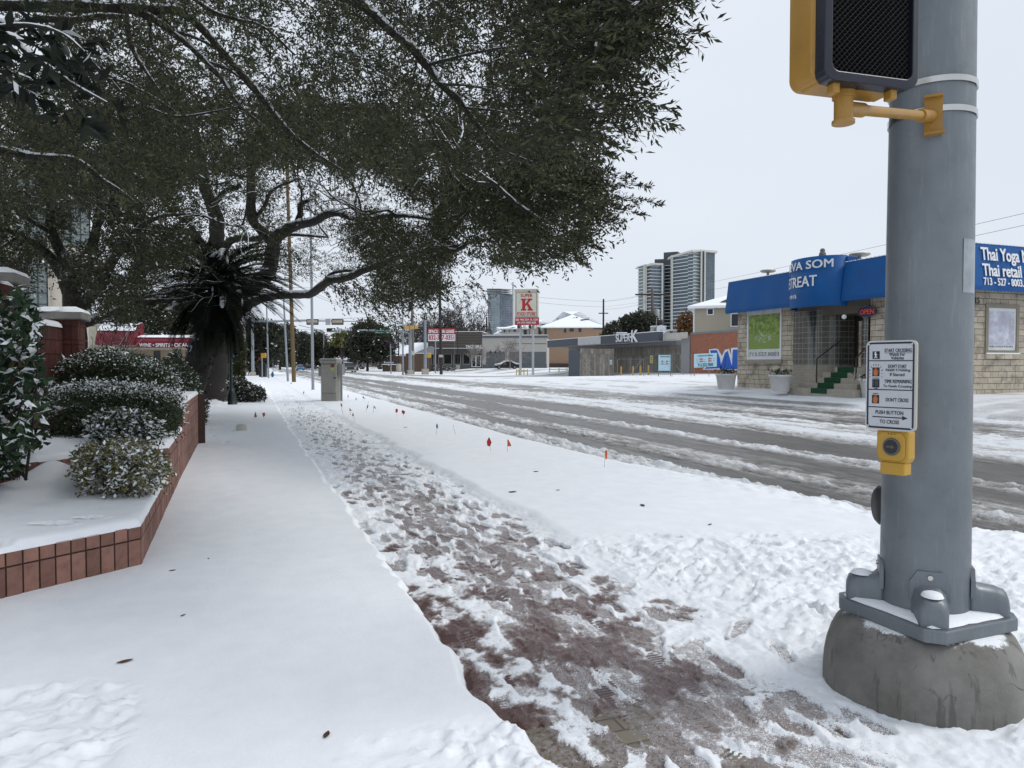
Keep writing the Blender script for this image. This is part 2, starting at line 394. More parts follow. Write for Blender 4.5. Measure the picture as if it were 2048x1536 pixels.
def snowfield(X, Y):
    """height and thinness of the snow on our side of the road"""
    xl = XL(Y) + .055 * (vn(X * 0 + 3, Y * 3.2, 5) - .5) * 2 + .03 * (vn(X * 0, Y * 8, 6) - .5) * 2 * (Y < 6)
    xr = XR(Y) + .10 * (vn(X * 0 + 1, Y * 2.1, 8) - .5) * 2
    lawn = .078 + .022 * (fbm(X * .6, Y * .6, 3, 1) - .5) + .006 * (fbm(X * 5, Y * 5, 3, 2) - .5)
    # trodden footpath
    blob = fbm(X * 5.0, Y * 3.6, 6, 11, .62); fine = fbm(X * 26, Y * 22, 3, 12, .6)
    thr = np.interp(Y, [0, 2.5, 3.4, 4.6, 6, 8, 12, 20, 40], [.31, .30, .41, .37, .29, .25, .21, .18, .15])
    bare = np.exp(-(((X - 1.75) / .42) ** 2 + ((Y - 3.35) / .75) ** 2)) * .12
    bare = bare + np.exp(-((X - (xl + .06)) / .07) ** 2) * sst(7.5, 4.0, Y) * .15
    bare = bare - .10 * sst(1.8, 2.4, X) * sst(4.6, 3.4, Y)
    path = .075 * (blob - thr - bare) + .012 * (fine - .5) + .006
    e1 = sst(-.015, .055, X - xl); soft = np.interp(Y, [0, 4.2, 5.5, 9, 20], [.9, .7, .28, .22, .3])
    e2 = sst(0, 1, (X - xr + soft * .15) / soft)
    # far up the street the path is hardly worn
    path = np.maximum(path, np.interp(Y, [10, 30, 60], [-.1, .022, .05]))
    h = lawn * (1 - e1) + path * e1; h = h * (1 - e2) + lawn * e2
    # churned snow right of the path, by the kerb ramp and in the near left corner
    ch = sst(2.3, 2.9, X) * sst(5.9, 4.6, Y + .35 * (X - 3)) * sst(7.0, 6.2, X)
    ch = np.maximum(ch, .9 * sst(.78, .95, fbm(X * .9, Y * .9, 2, 40) + .9 * sst(-.35, -.9, X) * sst(3.9, 3.45, Y)))
    ch = np.maximum(ch, .8 * sst(2.85, 2.7, Y) * sst(.2, .5, X) * (X < 1.2))
    rough = (fbm(X * 3.2, Y * 3.2, 6, 21, .72) - .5) * .085 + np.clip(fbm(X * 17, Y * 16, 4, 22, .65) - .47, 0, 1) * .13 - .006
    h = h + ch * (rough - .012) * np.where(e1 * (1 - e2) > .5, .5, 1)
    # hollow around the concrete footing
    # kerb and verge edge
    xc = XC(Y); k = X - (xc - .1 + .08 * (vn(X * 0, Y * 1.3, 31) - .5))
    edge = sst(0, .22, k)
    bank = (fbm(X * 6, Y * 5, 4, 33, .6) - .35) * .10 * np.exp(-(k / .35) ** 2) * sst(11, 6, Y)
    h = h + bank
    zr = -.125 + .02 * (fbm(X * 5, Y * 5, 3, 34) - .5)
    h = h * (1 - edge) + zr * edge
    thin = sst(.024, .001, h) * e1 * (1 - e2) * (1 - edge)
    thin = np.maximum(thin, .45 * (1 - edge) * e1 * (1 - e2) * sst(14, 5, Y) * sst(.05, .0, h))
    return h, thin, e1 * (1 - e2), ch
def growth(y0, y1, k, smin, smax=1e9):
    ys = [y0]
    while ys[-1] < y1: ys.append(ys[-1] + min(smax, max(smin, abs(ys[-1]) * k)))
    return np.array(ys)
def gridmesh(name, xs, ys, Z, mat, vattr=None, smooth=True):
    X, Y = np.meshgrid(xs, ys); V = np.stack([X, Y, Z], -1).reshape(-1, 3)
    nx, ny = len(xs), len(ys); i = np.arange(ny - 1)[:, None] * nx + np.arange(nx - 1)[None, :]
    F = np.stack([i, i + 1, i + nx + 1, i + nx], -1).reshape(-1, 4)
    return mesh_np(name, V, F, mat, smooth=smooth, vattr=vattr)
xs = np.concatenate([np.arange(-60, -8, 2.), np.arange(-8, -2.4, .2), np.arange(-2.4, -.1, .025), np.arange(-.1, .75, .02), np.arange(.75, 2.75, .011), np.arange(2.75, 5.0, .022), np.arange(5.0, 6.6, .03), np.arange(6.6, 7.6, .1)])
ys = np.concatenate([np.arange(-10, 1.2, .35), growth(1.2, 430, .0040, .0115)])
X, Y = np.meshgrid(xs, ys)
H, THIN, PATH, CH = snowfield(X, Y)
# footprints: shoe-shaped dents with a pushed-up rim
fr_ = np.random.RandomState(21)
def stamp(cx, cy, ang, L=.29, depth=.03, floor=.001, icy=.75, rim=.003):
    i0, i1 = np.searchsorted(ys, [cy - .26, cy + .26]); j0, j1 = np.searchsorted(xs, [cx - .26, cx + .26])
    if i1 - i0 < 3 or j1 - j0 < 3: return
    x = X[i0:i1, j0:j1] - cx; y = Y[i0:i1, j0:j1] - cy
    u = x * math.cos(ang) + y * math.sin(ang); v = -x * math.sin(ang) + y * math.cos(ang)   # v along the shoe
    wv = .052 - .014 * np.exp(-((v + L * .08) / .05) ** 2) - .012 * sst(.0, -.14, v)
    dd = np.maximum(np.abs(u) / wv, 0) ** 2.4 + (np.abs(v) / (L / 2)) ** 3.0
    m = sst(1.12, .82, dd); rr = np.exp(-((dd - 1.35) / .35) ** 2)
    h = H[i0:i1, j0:j1]; tread = .0012 * np.sign(np.sin(v * 260)) * (cy < 6)
    H[i0:i1, j0:j1] = h * (1 - m) + np.maximum(np.minimum(h - depth * .6, floor + .006), floor + tread) * m + rim * rr * (1 - m)
    T = THIN[i0:i1, j0:j1]; T[...] = np.maximum(T * (1 - .08 * rr), m * icy)
for _ in range(1900):
    cy = 2.3 * math.exp(fr_.rand() * 3.0); t = fr_.rand()
    a, b = float(XL(cy)), float(XR(cy)); lane = fr_.choice([.33, .55, .72, .5]); cx = a + (b - a) * np.clip(lane + fr_.randn() * .13, .06, .97)
    if cy < 5 and fr_.rand() < .5: continue
    if fr_.rand() < .30 and cy > 9: continue
    stamp(cx, cy, fr_.randn() * .22 + (0 if fr_.rand() < .5 else math.pi), depth=.022 + .02 * fr_.rand(), floor=fr_.uniform(-.001, .006), icy=fr_.uniform(.3, .8) if cy < 9 else fr_.uniform(.4, .7))
for _ in range(0):     # kicked-up lumps
    cy = fr_.uniform(2.45, 5.6); cx = fr_.uniform(float(XL(cy)) + .05, 2.5 if fr_.rand() < .75 else 3.6); r_ = fr_.uniform(.02, .055) * (1 if fr_.rand() < .8 else 1.5); i0, i1 = np.searchsorted(ys, [cy - .12, cy + .12]); j0, j1 = np.searchsorted(xs, [cx - .12, cx + .12])
    q_ = ((X[i0:i1, j0:j1] - cx) / r_) ** 2 + ((Y[i0:i1, j0:j1] - cy) / (r_ * fr_.uniform(.7, 1.4))) ** 2; b_ = np.clip(1 - q_ - 1.5 * (fbm(X[i0:i1, j0:j1] * 22, Y[i0:i1, j0:j1] * 22, 3, _) - .45), 0, 1) ** .6; H[i0:i1, j0:j1] += b_ * r_ * .42 * (.6 + .8 * fbm(X[i0:i1, j0:j1] * 30, Y[i0:i1, j0:j1] * 30, 2, 5)); T_ = THIN[i0:i1, j0:j1]; T_[...] = T_ * (1 - np.clip(b_ * 2, 0, 1))
for px, py, an in ((1105, 1160, -1.1), (1235, 1172, -1.3), (1420, 1345, -.5), (1500, 1440, -1.0), (1590, 1500, .5), (1700, 1500, .6), (1545, 1400, -1.2), (1565, 1300, -.4), (1650, 1500, .4), (1480, 1250, -.9), (1380, 1280, -1.2), (1640, 1225, .2)):
    g = G(px, py, .05); stamp(g.x, g.y, an, L=.30, depth=.035, floor=.012, icy=.55, rim=.012)
for _ in range(46):
    cy = fr_.uniform(2.6, 5.4); cx = fr_.uniform(2.5, 4.6); stamp(cx, cy, fr_.uniform(-2.2, 2.2), L=fr_.uniform(.26, .31), depth=.04, floor=.02 + .02 * fr_.rand(), icy=.0, rim=.01)
for px, py, an in ((440, 848, .2), (462, 862, -.3), (425, 872, .1), (480, 850, .4), (452, 884, -.1), (418, 858, 0)):
    g = G(px, py, .08); stamp(g.x, g.y, an, L=.33, depth=.03, floor=.05, icy=.0)
THIN = THIN * (1 - .95 * (X < XL(Y) - .03)); 
def snow_h(x, y):
    j = min(max(int(np.searchsorted(xs, x)), 1), len(xs) - 1); i = min(max(int(np.searchsorted(ys, y)), 1), len(ys) - 1); return float(H[i - 1:i + 1, j - 1:j + 1].mean())
dirt = sst(2.82, 2.74, Y + .03 * (vn(X * 6, Y * 6, 3) - .5)) * np.ones_like(X)
me = gridmesh('snow_cover', xs, ys, H, GSNOW, {'thin': THIN, 'dirt': dirt})
tag(link('snow_ground', me), kind='structure')
# paving under the trodden snow: dark red pavers, buff pavers at the corner
pav = m_brickuv('red_pavers', [(.060, .020, .016), (.085, .028, .021), (.035, .014, .012)], (.022, .016, .014), .21, .105, .006, .5, .004, .3, .28)
tan = m_brickuv('buff_pavers', [(.15, .115, .075), (.19, .155, .105), (.09, .075, .055)], (.05, .042, .034), .21, .105, .006, .5, .004, .3, .35)
tag(MB().box(.4, 3.2, 2.77, 60, -.03, 0.0).build('sidewalk', pav), kind='structure')
tag(MB().box(.4, 4.2, -4, 2.767, -.03, .001).build('corner_pavement', tan), kind='structure')
# kerb
kerbm = M('kerb_concrete', (.30, .29, .27), .85, var=.2, scale=6, bump=.4, grime=.5)
kb = MB(); yy = [-6, 0, 3, 4.2, 5.4, 7.4, 9.5, 13, 60, 400]
for a, b in zip(yy[:-1], yy[1:]):
    xa, xb = float(XC(a)), float(XC(b)); kb.hexa([(xa - .22, a, -.2), (xa - .07, a, -.2), (xb - .07, b, -.2), (xb - .22, b, -.2), (xa - .22, a, .012), (xa - .07, a, .012), (xb - .07, b, .012), (xb - .22, b, .012)])
tag(kb.build('kerb', kerbm), kind='structure')
# ------------------------------------------------------------------ the road, worn into tracks by the traffic
rxs = np.concatenate([np.arange(4.9, 11.2, .035), np.arange(11.2, 16.9, .06)]); rys = np.concatenate([np.arange(-30, 2.8, .5), growth(2.8, 620, .0055, .03)])
RX, RY = np.meshgrid(rxs, rys)
wob = (vn(RX * 0 + 2, RY * .11, 51) - .5) * .5 + (vn(RX * 0 + 2, RY * .5, 52) - .5) * .16
off = np.interp(RY, [0, 4, 7, 12], [.75, .5, .2, 0]) * sst(8, 5.5, RX)
xr_ = RX - wob - off
prof = np.interp(xr_, [4.8, 5.5, 5.9, 6.45, 6.62, 6.98, 7.12, 7.5, 7.95, 8.15, 8.8, 8.92, 9.3, 9.45, 10.7, 10.95, 11.3, 13.0, 13.5, 13.9, 15.9, 16.35, 16.8],
                 [.50, .58, .74, .70, .20, .20, .55, .58, .42, .14, .14, .55, .55, .06, .10, .45, .90, .90, .52, .46, .42, .75, .95])
patch = fbm(RX * 1.6, RY * .35, 4, 61, .6); clump = fbm(RX * 7, RY * 4.5, 4, 62, .65); st = fbm(RX * 9, RY * .8, 3, 63, .6)
S = prof + (patch - .5) * .6 * (prof > .15) + (patch - .5) * .35 + (clump - .5) * .9 * np.clip(prof * 2, 0.2, 1) + (st - .5) * .55 + (vn(xr_ * 7, RY * .10, 67) - .5) * .38 + (vn(xr_ * 17, RY * .16, 68) - .5) * .22
# edge ridges thrown up by the tyres
ridge = 0
for c_, w_ in ((6.3, .28), (7.3, .25), (9.1, .22), (11.1, .3), (13.6, .4), (5.9, .3)):
    ridge = ridge + np.exp(-((xr_ - c_) / w_) ** 2)
S = np.clip(S + .10 * ridge * (clump - .4) * 3, 0, 1.1)
RZ = road_z(RX) + .05 * np.clip(S - .12, 0, 1) + .075 * ridge * np.clip(S - .15, 0, 1) * np.clip(clump - .32, 0, 1) * 1.8 + .035 * (fbm(RX * 13, RY * 10, 3, 66, .65) - .5) * np.clip(S * 2 - .2, 0, 1)
me = gridmesh('road', rxs, rys, RZ, ROADM, {'slush': S})
tag(link('road', me), kind='structure')
# ------------------------------------------------------------------ snow across the road and beyond
xs2 = np.concatenate([np.arange(16.3, 22, .12), np.arange(22, 60, .6), growth(60, 900, .06, 2)]); ys2 = np.concatenate([np.arange(-60, 8, 2), np.arange(8, 30, .15), growth(30, 900, .012, .2)])
X2, Y2 = np.meshgrid(xs2, ys2)
Z2 = lot_z(X2, Y2); kk = sst(16.45 + .12 * (vn(X2 * 0, Y2 * .9, 71) - .5), 16.75, X2)
Z2 = (.19) * (1 - kk) + Z2 * kk + .03 * (fbm(X2 * 1.7, Y2 * 1.7, 4, 72) - .5) * sst(60, 20, np.hypot(X2, Y2) * .7) + .05 * (fbm(X2 * .2, Y2 * .2, 3, 73) - .5)
# wheel marks and worn strips where cars crossed the forecourt
tr = np.exp(-((X2 - 19.6 - .02 * (Y2 - 26)) / .9) ** 2) * sst(24, 27, Y2) * sst(46, 38, Y2)
worn = sst(.60, .72, fbm(X2 * 1.1, Y2 * .35, 4, 75)) * sst(30, 19.5, X2) * .42 + tr * sst(.5, .62, fbm(X2 * 2.2, Y2 * .5, 4, 76)) * .4
pad = sst(19.3, 18.2, X2) * sst(27.5, 25.5, Y2) * sst(13, 16, Y2) * sst(.46, .6, fbm(X2 * 1.3, Y2 * 1.1, 4, 77)) * .12
drain = np.exp(-((X2 - 16.72) / .09) ** 2) * sst(15.5, 17, Y2) * sst(27.0, 24, Y2) * 1.2
sidest = sst(14.4, 13.2, Y2) * sst(2.5, 4, Y2) * .2
SL = np.clip(.95 - worn * .6 - drain * .7 - sidest * sst(.35, .5, fbm(X2 * .5, Y2 * 1.6, 4, 78)) + (fbm(X2 * 2.5, Y2 * 2.5, 3, 79) - .5) * .2, 0, 1)
SL = np.where(Y2 > 60, np.clip(.93 - .5 * sst(.58, .66, fbm(X2 * .08, Y2 * .25, 3, 80)), 0, 1), SL)
me = gridmesh('far_ground', xs2, ys2, Z2, ROADM, {'slush': SL})
tag(link('far_ground', me), kind='structure')
fs_ = MB().hexa([(-900, -60, -.35), (900, -60, -.35), (900, 1600, -.35), (-900, 1600, -.35), (-900, -60, -.3), (900, -60, -.3), (900, 1600, -.3), (-900, 1600, -.3)])
tag(fs_.build('distant_ground', SNOW), kind='structure')
# ------------------------------------------------------------------ the big signal pole and what is fixed to it
galv = None
def m_galv():
    s = NT('galvanised_steel'); v = s.coord(); n = s.noise(v, 3, 5, .6); sc = s.noise(s.coord((14, 14, 1.2)), 3.5, 5, .75); sp = s.noise(v, 16, 5, .65)
    c = s.ramp(n, [(.3, (.14, .16, .175)), (.7, (.19, .212, .23))])
    c = s.mix(s.ramp(sc, [(.55, 0.), (.74, .4)]), c, (.30, .325, .345)); c = s.mix(s.ramp(sp, [(.60, 0.), (.74, .3)]), c, (.10, .113, .125))
    s.base(c); s.rough(s.ramp(sp, [(.3, .38), (.7, .56)])); s.b.inputs['Metallic'].default_value = .35; s.bump(sp, .004, .25); return s.m
galv = m_galv(); steel = M('bright_steel_band', (.55, .55, .53), .22, 1.0, var=.1)
yel = M('signal_yellow', (.37, .195, .032), .38, var=.10, scale=4, grime=.25, bump=.06, bs=60)
yel2 = M('button_yellow', (.46, .265, .03), .42, var=.08, scale=6, grime=.12)
blk = M('black_plastic', (.012, .013, .018), .35, var=.2); dark_metal = M('dark_metal', (.035, .037, .04), .5, .3)
PU, PD, PR = .585 * 3.3, 3.3, .187
pc = ud(PU, PD)                       # centre of the pole on the ground
pole = thing('signal_pole', 'thick grey galvanised traffic signal pole on a round concrete footing at the right', 'pole', (pc.x, pc.y, 0))
mb = MB(); ztop = 9.0; mb.tube([pc + Vector((0, 0, z)) for z in (.42, 1.2, 2.2, 3.4, 5, 7, ztop)], [PR, PR - .005, PR - .010, PR - .018, .18, .165, .15], 48)
mb.build('shaft', galv, pole)
mb = MB(); arm = smoothpts([pc + Vector((0, 0, 7.2)), pc + Vector((1.5, .5, 7.5)), pc + Vector((5, 2, 7.9)), pc + Vector((11, 4.4, 8.1))], [.13, .12, .10, .07], 3)
mb.tube(arm[0], arm[1], 16).build('mast_arm', galv, pole)
# base plate, one corner towards the path
def rot2(a, b, q): return (a * math.cos(q) - b * math.sin(q), a * math.sin(q) + b * math.cos(q))
pa = math.atan2(-pc.y, -pc.x) - math.pi / 4 + R(7); hs = .285; cc = .06
cor = [(-hs, -hs + cc), (-hs + cc, -hs), (hs - cc, -hs), (hs, -hs + cc), (hs, hs - cc), (hs - cc, hs), (-hs + cc, hs), (-hs, hs - cc)]
cor = [rot2(a, b, pa) for a, b in cor]
MB().prism([(pc.x + a, pc.y + b) for a, b in cor], .368, .425).build('base_plate', galv, pole, bevel=.006)
mbs = MB(); n_ = 40
ring = []
for k in range(n_):
    q = 2 * math.pi * k / n_; a, b = math.cos(q), math.sin(q)
    x, y = rot2(a, b, -pa); m_ = max(abs(x), abs(y)); rad_ = min((hs - .02) / m_, (2 * hs - cc - .02) / (abs(x) + abs(y))) * random.uniform(.955, 1.0)
    ring.append((a * rad_, b * rad_))
vs = [(pc.x + a, pc.y + b, .427) for a, b in ring] + [(pc.x + a * .95, pc.y + b * .95, .440) for a, b in ring] + [(pc.x + a * .62, pc.y + b * .62, .444) for a, b in ring]
mbs.smooth = True
mbs.add(vs, [(k + o, (k + 1) % n_ + o, (k + 1) % n_ + n_ + o, k + n_ + o) for o in (0, n_) for k in range(n_)]); mbs.build('snow', SNOW, pole)
for k in range(4):
    q = pa + math.pi / 4 + k * math.pi / 2; dx, dy = math.cos(q), math.sin(q)
    fx = lambda a, b, z: (pc.x + dx * a - dy * b, pc.y + dy * a + dx * b, z)
    b_ = MB(); b_.smooth = True
    secs = [(.172, .07, .585, .05), (.19, .072, .57, .05), (.21, .065, .55, .04), (.28, .062, .543, .035), (.318, .056, .53, .05), (.33, .046, .495, .05)]
    V = []
    for a, hw, zt, rr in secs:
        for (bb, zz) in ((-hw, .425), (-hw, .425 + (zt - .425) * .55), (-hw * .86, zt - .02), (-hw * .5, zt), (hw * .5, zt), (hw * .86, zt - .02), (hw, .425 + (zt - .425) * .55), (hw, .425)):
            V.append(fx(a, bb, zz))
    Fs = [(i * 8 + j, i * 8 + j + 1, (i + 1) * 8 + j + 1, (i + 1) * 8 + j) for i in range(len(secs) - 1) for j in range(7)] + [tuple(range(7, -1, -1)), tuple(range(40, 48))]
    b_.add(V, Fs)
    tb = [fx(.174, yy_, zz_) for yy_, zz_ in ((-.08, .5), (-.08, .58), (-.05, .63), (.05, .63), (.08, .58), (.08, .5))]
    b_.smooth = False
    tb2 = [fx(.192, yy_, zz_) for yy_, zz_ in ((-.08, .5), (-.08, .58), (-.05, .63), (.05, .63), (.08, .58), (.08, .5))]
    b_.add(tb + tb2, [tuple(range(6)), tuple(range(11, 5, -1))] + [(i, 6 + i, 6 + (i + 1) % 6, (i + 1) % 6) for i in range(6)])
    bc = b_.build('bolt_cover', galv, pole)
    MB().tube([fx(.175, 0, .605), fx(.202, 0, .605)], .011, 10).build('bolt', steel, bc)
    if k in (0, 3, 2):
        sn = MB(); sn.smooth = True; V = []
        for rr, zz in ((1, .553), (.85, .566), (.5, .572)):
            for j in range(14):
                t = 2 * math.pi * j / 14; V.append(fx(.262 + .05 * rr * math.cos(t), .045 * rr * math.sin(t), zz - .01))
        V.append(fx(.262, 0, .565))
        sn.add(V, [(i * 14 + j, i * 14 + (j + 1) % 14, (i + 1) * 14 + (j + 1) % 14, (i + 1) * 14 + j) for i in (0, 1) for j in range(14)] + [(28 + j, 28 + (j + 1) % 14, 42) for j in range(14)])
        sn.build('snow', SNOW, bc)
zb = [P(1870, 185, PD).z, P(1870, 242, PD).z]
for z in zb: MB().tube([pc + Vector((0, 0, z - .013)), pc + Vector((0, 0, z + .013))], PR - .0065, 48, cap=False).build('band', steel, pole)
hh = ud(PU - PR + .035, PD + .12, P(1770, 1020, PD).z)     # oval hand-hole cover seen edge-on on the left
mb = MB(); mb.lathe([(.001, -.02), (.05, -.02), (.062, 0), (.05, .02), (.001, .02)], n=20)
mb.v = [tuple(hh + Vector((z * CY * .8, -z * SY * .8, y * 1.55)) + Vector((SY, CY, 0)) * x) for x, y, z in mb.v]; mb.build('handhole_cover', dark_metal, pole)
tagp = M('faded_sticker', (.27, .30, .33), .4, var=.25, scale=14); mb = MB()
st0 = [(PR + .001 - .012) * 1 for _ in range(1)][0]
z0, z1 = P(1940, 588, PD - .1).z, P(1940, 482, PD - .1).z; V = []
for k in range(5):
    q = R(-74 + 8 * k) ; V += [ud(PU + (PR - .007) * math.cos(q), PD + (PR - .007) * math.sin(q), z0), ud(PU + (PR - .007) * math.cos(q), PD + (PR - .007) * math.sin(q), z1)]
mb.add(V, [(2 * k, 2 * k + 2, 2 * k + 3, 2 * k + 1) for k in range(4)]); mb.build('sticker', tagp, pole)

# concrete footing
def m_conc():
    s = NT('footing_concrete'); v = s.coord(); n = s.noise(v, 3.2, 6, .65); f = s.noise(v, 60, 5, .7); drip = s.noise(s.coord((9, 9, .7)), 2.2, 5, .6)
    c = s.ramp(n, [(.3, (.11, .104, .09)), (.5, (.175, .17, .155)), (.7, (.24, .235, .22))]); c = s.mix(s.ramp(drip, [(.57, 0.), (.63, .55)]), c, (.06, .054, .046))
    vo = s.n('TexVoronoi', Scale=2.3); vo.feature = 'DISTANCE_TO_EDGE'; dv = s.noise(v, 6, 4); mm = s.n('VectorMath'); mm.operation = 'ADD'
    sc = s.n('VectorMath'); sc.operation = 'SCALE'; sc.inputs['Scale'].default_value = .25; nn = s.n('TexNoise', Scale=5.0, Detail=5.0); s.l(v, nn.inputs['Vector']); s.l(nn.outputs['Color'], sc.inputs[0])
    s.l(v, mm.inputs[0]); s.l(sc.outputs[0], mm.inputs[1]); s.l(mm.outputs[0], vo.inputs['Vector'])
    crk = s.ramp(vo.outputs['Distance'], [(.0, 1.), (.012, 0.)]); crk = s.math('MULTIPLY', crk, s.ramp(n, [(.5, 0.), (.6, 1.)])); c = s.mix(s.math('MULTIPLY', crk, .6), c, (.05, .046, .04))
    g = s.n('NewGeometry'); sep = s.n('SeparateXYZ'); s.l(g.outputs['Normal'], sep.inputs[0])
    k = s.math('ADD', sep.outputs[2], s.math('MULTIPLY', s.math('SUBTRACT', s.noise(v, 4, 2), .5), 1.1)); k = s.math('ADD', k, s.math('MULTIPLY', s.math('SUBTRACT', f, .5), .5))
    c = s.mix(s.ramp(k, [(.86, 0.), (.96, 1.)]), c, (.78, .81, .84))
    s.base(c); s.rough(.8); b = s.bump(f, .006, .5); s.bump(s.math('SUBTRACT', n, s.math('MULTIPLY', crk, .6)), .02, .5, b); return s.m
mb = MB(); fw = lambda q, h: .018 * (math.sin(q * 3 + 1) * .5 + math.sin(q * 5 + h * 6) * .3) + .02 * math.sin(q * 2 + 2)
mb.lathe([(.424, -.1), (.424, .03), (.423, .09), (.418, .15), (.408, .21), (.39, .27), (.366, .32), (.335, .352), (.30, .368), (0.0001, .368)], (pc.x, pc.y), 64, 0, wob=fw)
tag(mb.build('concrete_footing', m_conc(), loc=(pc.x, pc.y, 0)), 'weathered round concrete footing under the grey signal pole, snow around it', 'footing')

# push button sign
def signrot(cu, cdp, ang): # centre (u,d), width direction angle from the picture plane
    return Vector((cu, cdp)), Vector((math.cos(ang), -math.sin(ang)))
sc_, sx_ = signrot((1779 - 1024) / FPX * 2.98, 2.98, R(54))
xdir = ud(sx_.x, sx_.y); so_ = ud(sc_.x, sc_.y)
SW, SH = .218, .378; zc = P(1779, 771, 2.98).z
fs0 = frame((so_ - xdir * SW * .46 + Vector((0, 0, zc - SH / 2))), xdir); fs = lambda a, z, q=0.: fs0(a * .95, z, q)
def rrect(x0, x1, z0, z1, r, n=6):
    out = []
    for cx, cz, a0 in ((x1 - r, z0 + r, -90), (x1 - r, z1 - r, 0), (x0 + r, z1 - r, 90), (x0 + r, z0 + r, 180)):
        for k in range(n + 1):
            q = R(a0 + 90 * k / n); out.append((cx + r * math.cos(q), cz + r * math.sin(q)))
    return out
white = M('sign_white', (.50, .52, .55), .35, var=.05, scale=9); inkb = M('sign_ink', (.008, .009, .02), .4); orange = M('hand_orange', (.48, .13, .03), .45); alum = M('sign_edge_aluminium', (.55, .50, .40), .35, .8)
sgn = thing('crossing_sign', 'small white crossing instruction sign bolted to the thick grey signal pole', 'sign', tuple(fs(SW / 2, 0)))
MB().fprism(fs, rrect(0, SW, 0, SH, .022), -.016, -.002).build('sign_frame', alum, sgn)
MB().fprism(fs, rrect(.001, SW - .001, .001, SH - .001, .021), -.0015, .0).build('sign_panel', white, sgn)
ink = MB()
def ringpoly(mb, fr, o, i, n0):
    n = len(o); mb.add([fr(a, z, n0) for a, z in o] + [fr(a, z, n0) for a, z in i], [(k, (k + 1) % n, n + (k + 1) % n, n + k) for k in range(n)])
ringpoly(ink, fs, rrect(.007, SW - .007, .007, SH - .007, .018), rrect(.0145, SW - .0145, .0145, SH - .0145, .012), .0012)
SY_ = lambda t: SH * (1 - t)          # t from the top
for t in (.225, .548, .745): ink.fbox(fs, .0137, SW - .0137, SY_(t) - .002, SY_(t) + .002, .0004, .0012)
for (t0, t1) in ((.125, .225), (.29, .40), (.415, .52), (.61, .71)):
    pass
bx = [(.030, .062, .118, .205), (.030, .062, .30, .40), (.030, .062, .432, .525), (.030, .062, .61, .705)]
for a0, a1, t1, t0 in bx: ink.fbox(fs, a0, a1, SY_(t0), SY_(t1), .0004, .0012)
for a0, a1, t in ((.083, .200, .138), (.100, .178, .315), (.093, .190, .437)): ink.fbox(fs, a0, a1, SY_(t) - .0012, SY_(t), .0004, .0012)
# arrow
ink.fbox(fs, .033, .165, SY_(.855) - .0022, SY_(.855) + .0022, .0004, .0012); ink.fprism(fs, [(.163, SY_(.855) - .009), (.186, SY_(.855)), (.163, SY_(.855) + .009)], .0004, .0012)
# flashing ticks
for q in (20, 45, 70, 90, 110, 135, 160):
    for sgn_ in (1,):
        cx, cz = .046, SY_(.36); r0, r1 = .026, .034; dx, dz = math.cos(R(q)), math.sin(R(q)) * 1.15
        ink.fprism(fs, [(cx + dx * r0 - dz * .0008, cz + dz * r0 + dx * .0008), (cx + dx * r0 + dz * .0008, cz + dz * r0 - dx * .0008), (cx + dx * r1 + dz * .0008, cz + dz * r1 - dx * .0008), (cx + dx * r1 - dz * .0008, cz + dz * r1 + dx * .0008)], .0004, .0012)
for k, zz in enumerate((.34, .37, .40)):
    for sx in (-1, 1): ink.fprism(fs, [(.046 + sx * .024, SY_(zz)), (.046 + sx * .030, SY_(zz) - .001 + (1 - k) * .004), (.046 + sx * .030, SY_(zz) + .0008 + (1 - k) * .004), (.046 + sx * .024, SY_(zz) + .0018)], .0004, .0012)
ink.build('symbol_panel', inkb, sgn)
for t in (.35, .657):
    hm = MB(); cx, cz = .046, SY_(t)
    hm.fprism(fs, [(cx - .008, cz - .016), (cx + .007, cz - .016), (cx + .009, cz - .002), (cx + .012, cz + .006), (cx + .010, cz + .007), (cx + .006, cz), (cx + .006, cz + .014), (cx + .003, cz + .014), (cx + .002, cz + .004), (cx + .001, cz + .017), (cx - .002, cz + .017), (cx - .003, cz + .004), (cx - .005, cz + .014), (cx - .007, cz + .013), (cx - .007, cz + .002), (cx - .010, cz + .008), (cx - .011, cz + .006), (cx - .010, cz - .006)], .0012, .002); hm.build('hand_symbol', orange, sgn)
wk = MB(); cx, cz = .046, SY_(.163)
wk.fprism(fs, [(cx - .003 + .004 * math.cos(R(a)), cz + .0125 + .003 * math.sin(R(a))) for a in range(0, 360, 45)], .0012, .002)
wk.fprism(fs, [(cx - .006, cz + .008), (cx - .001, cz + .009), (cx + .003, cz + .004), (cx + .006, cz + .001), (cx + .005, cz), (cx + .001, cz + .002), (cx + .001, cz - .003), (cx + .006, cz - .012), (cx + .003, cz - .013), (cx - .001, cz - .006), (cx - .005, cz - .013), (cx - .008, cz - .012), (cx - .004, cz - .004), (cx - .004, cz + .003), (cx - .008, cz + .001), (cx - .008, cz + .003)], .0012, .002)
wk.build('walking_symbol', M('symbol_white', (.7, .72, .75), .4), sgn)
T = lambda s_, x, t, w_, h_: (s_, x, SY_(t), w_, h_)
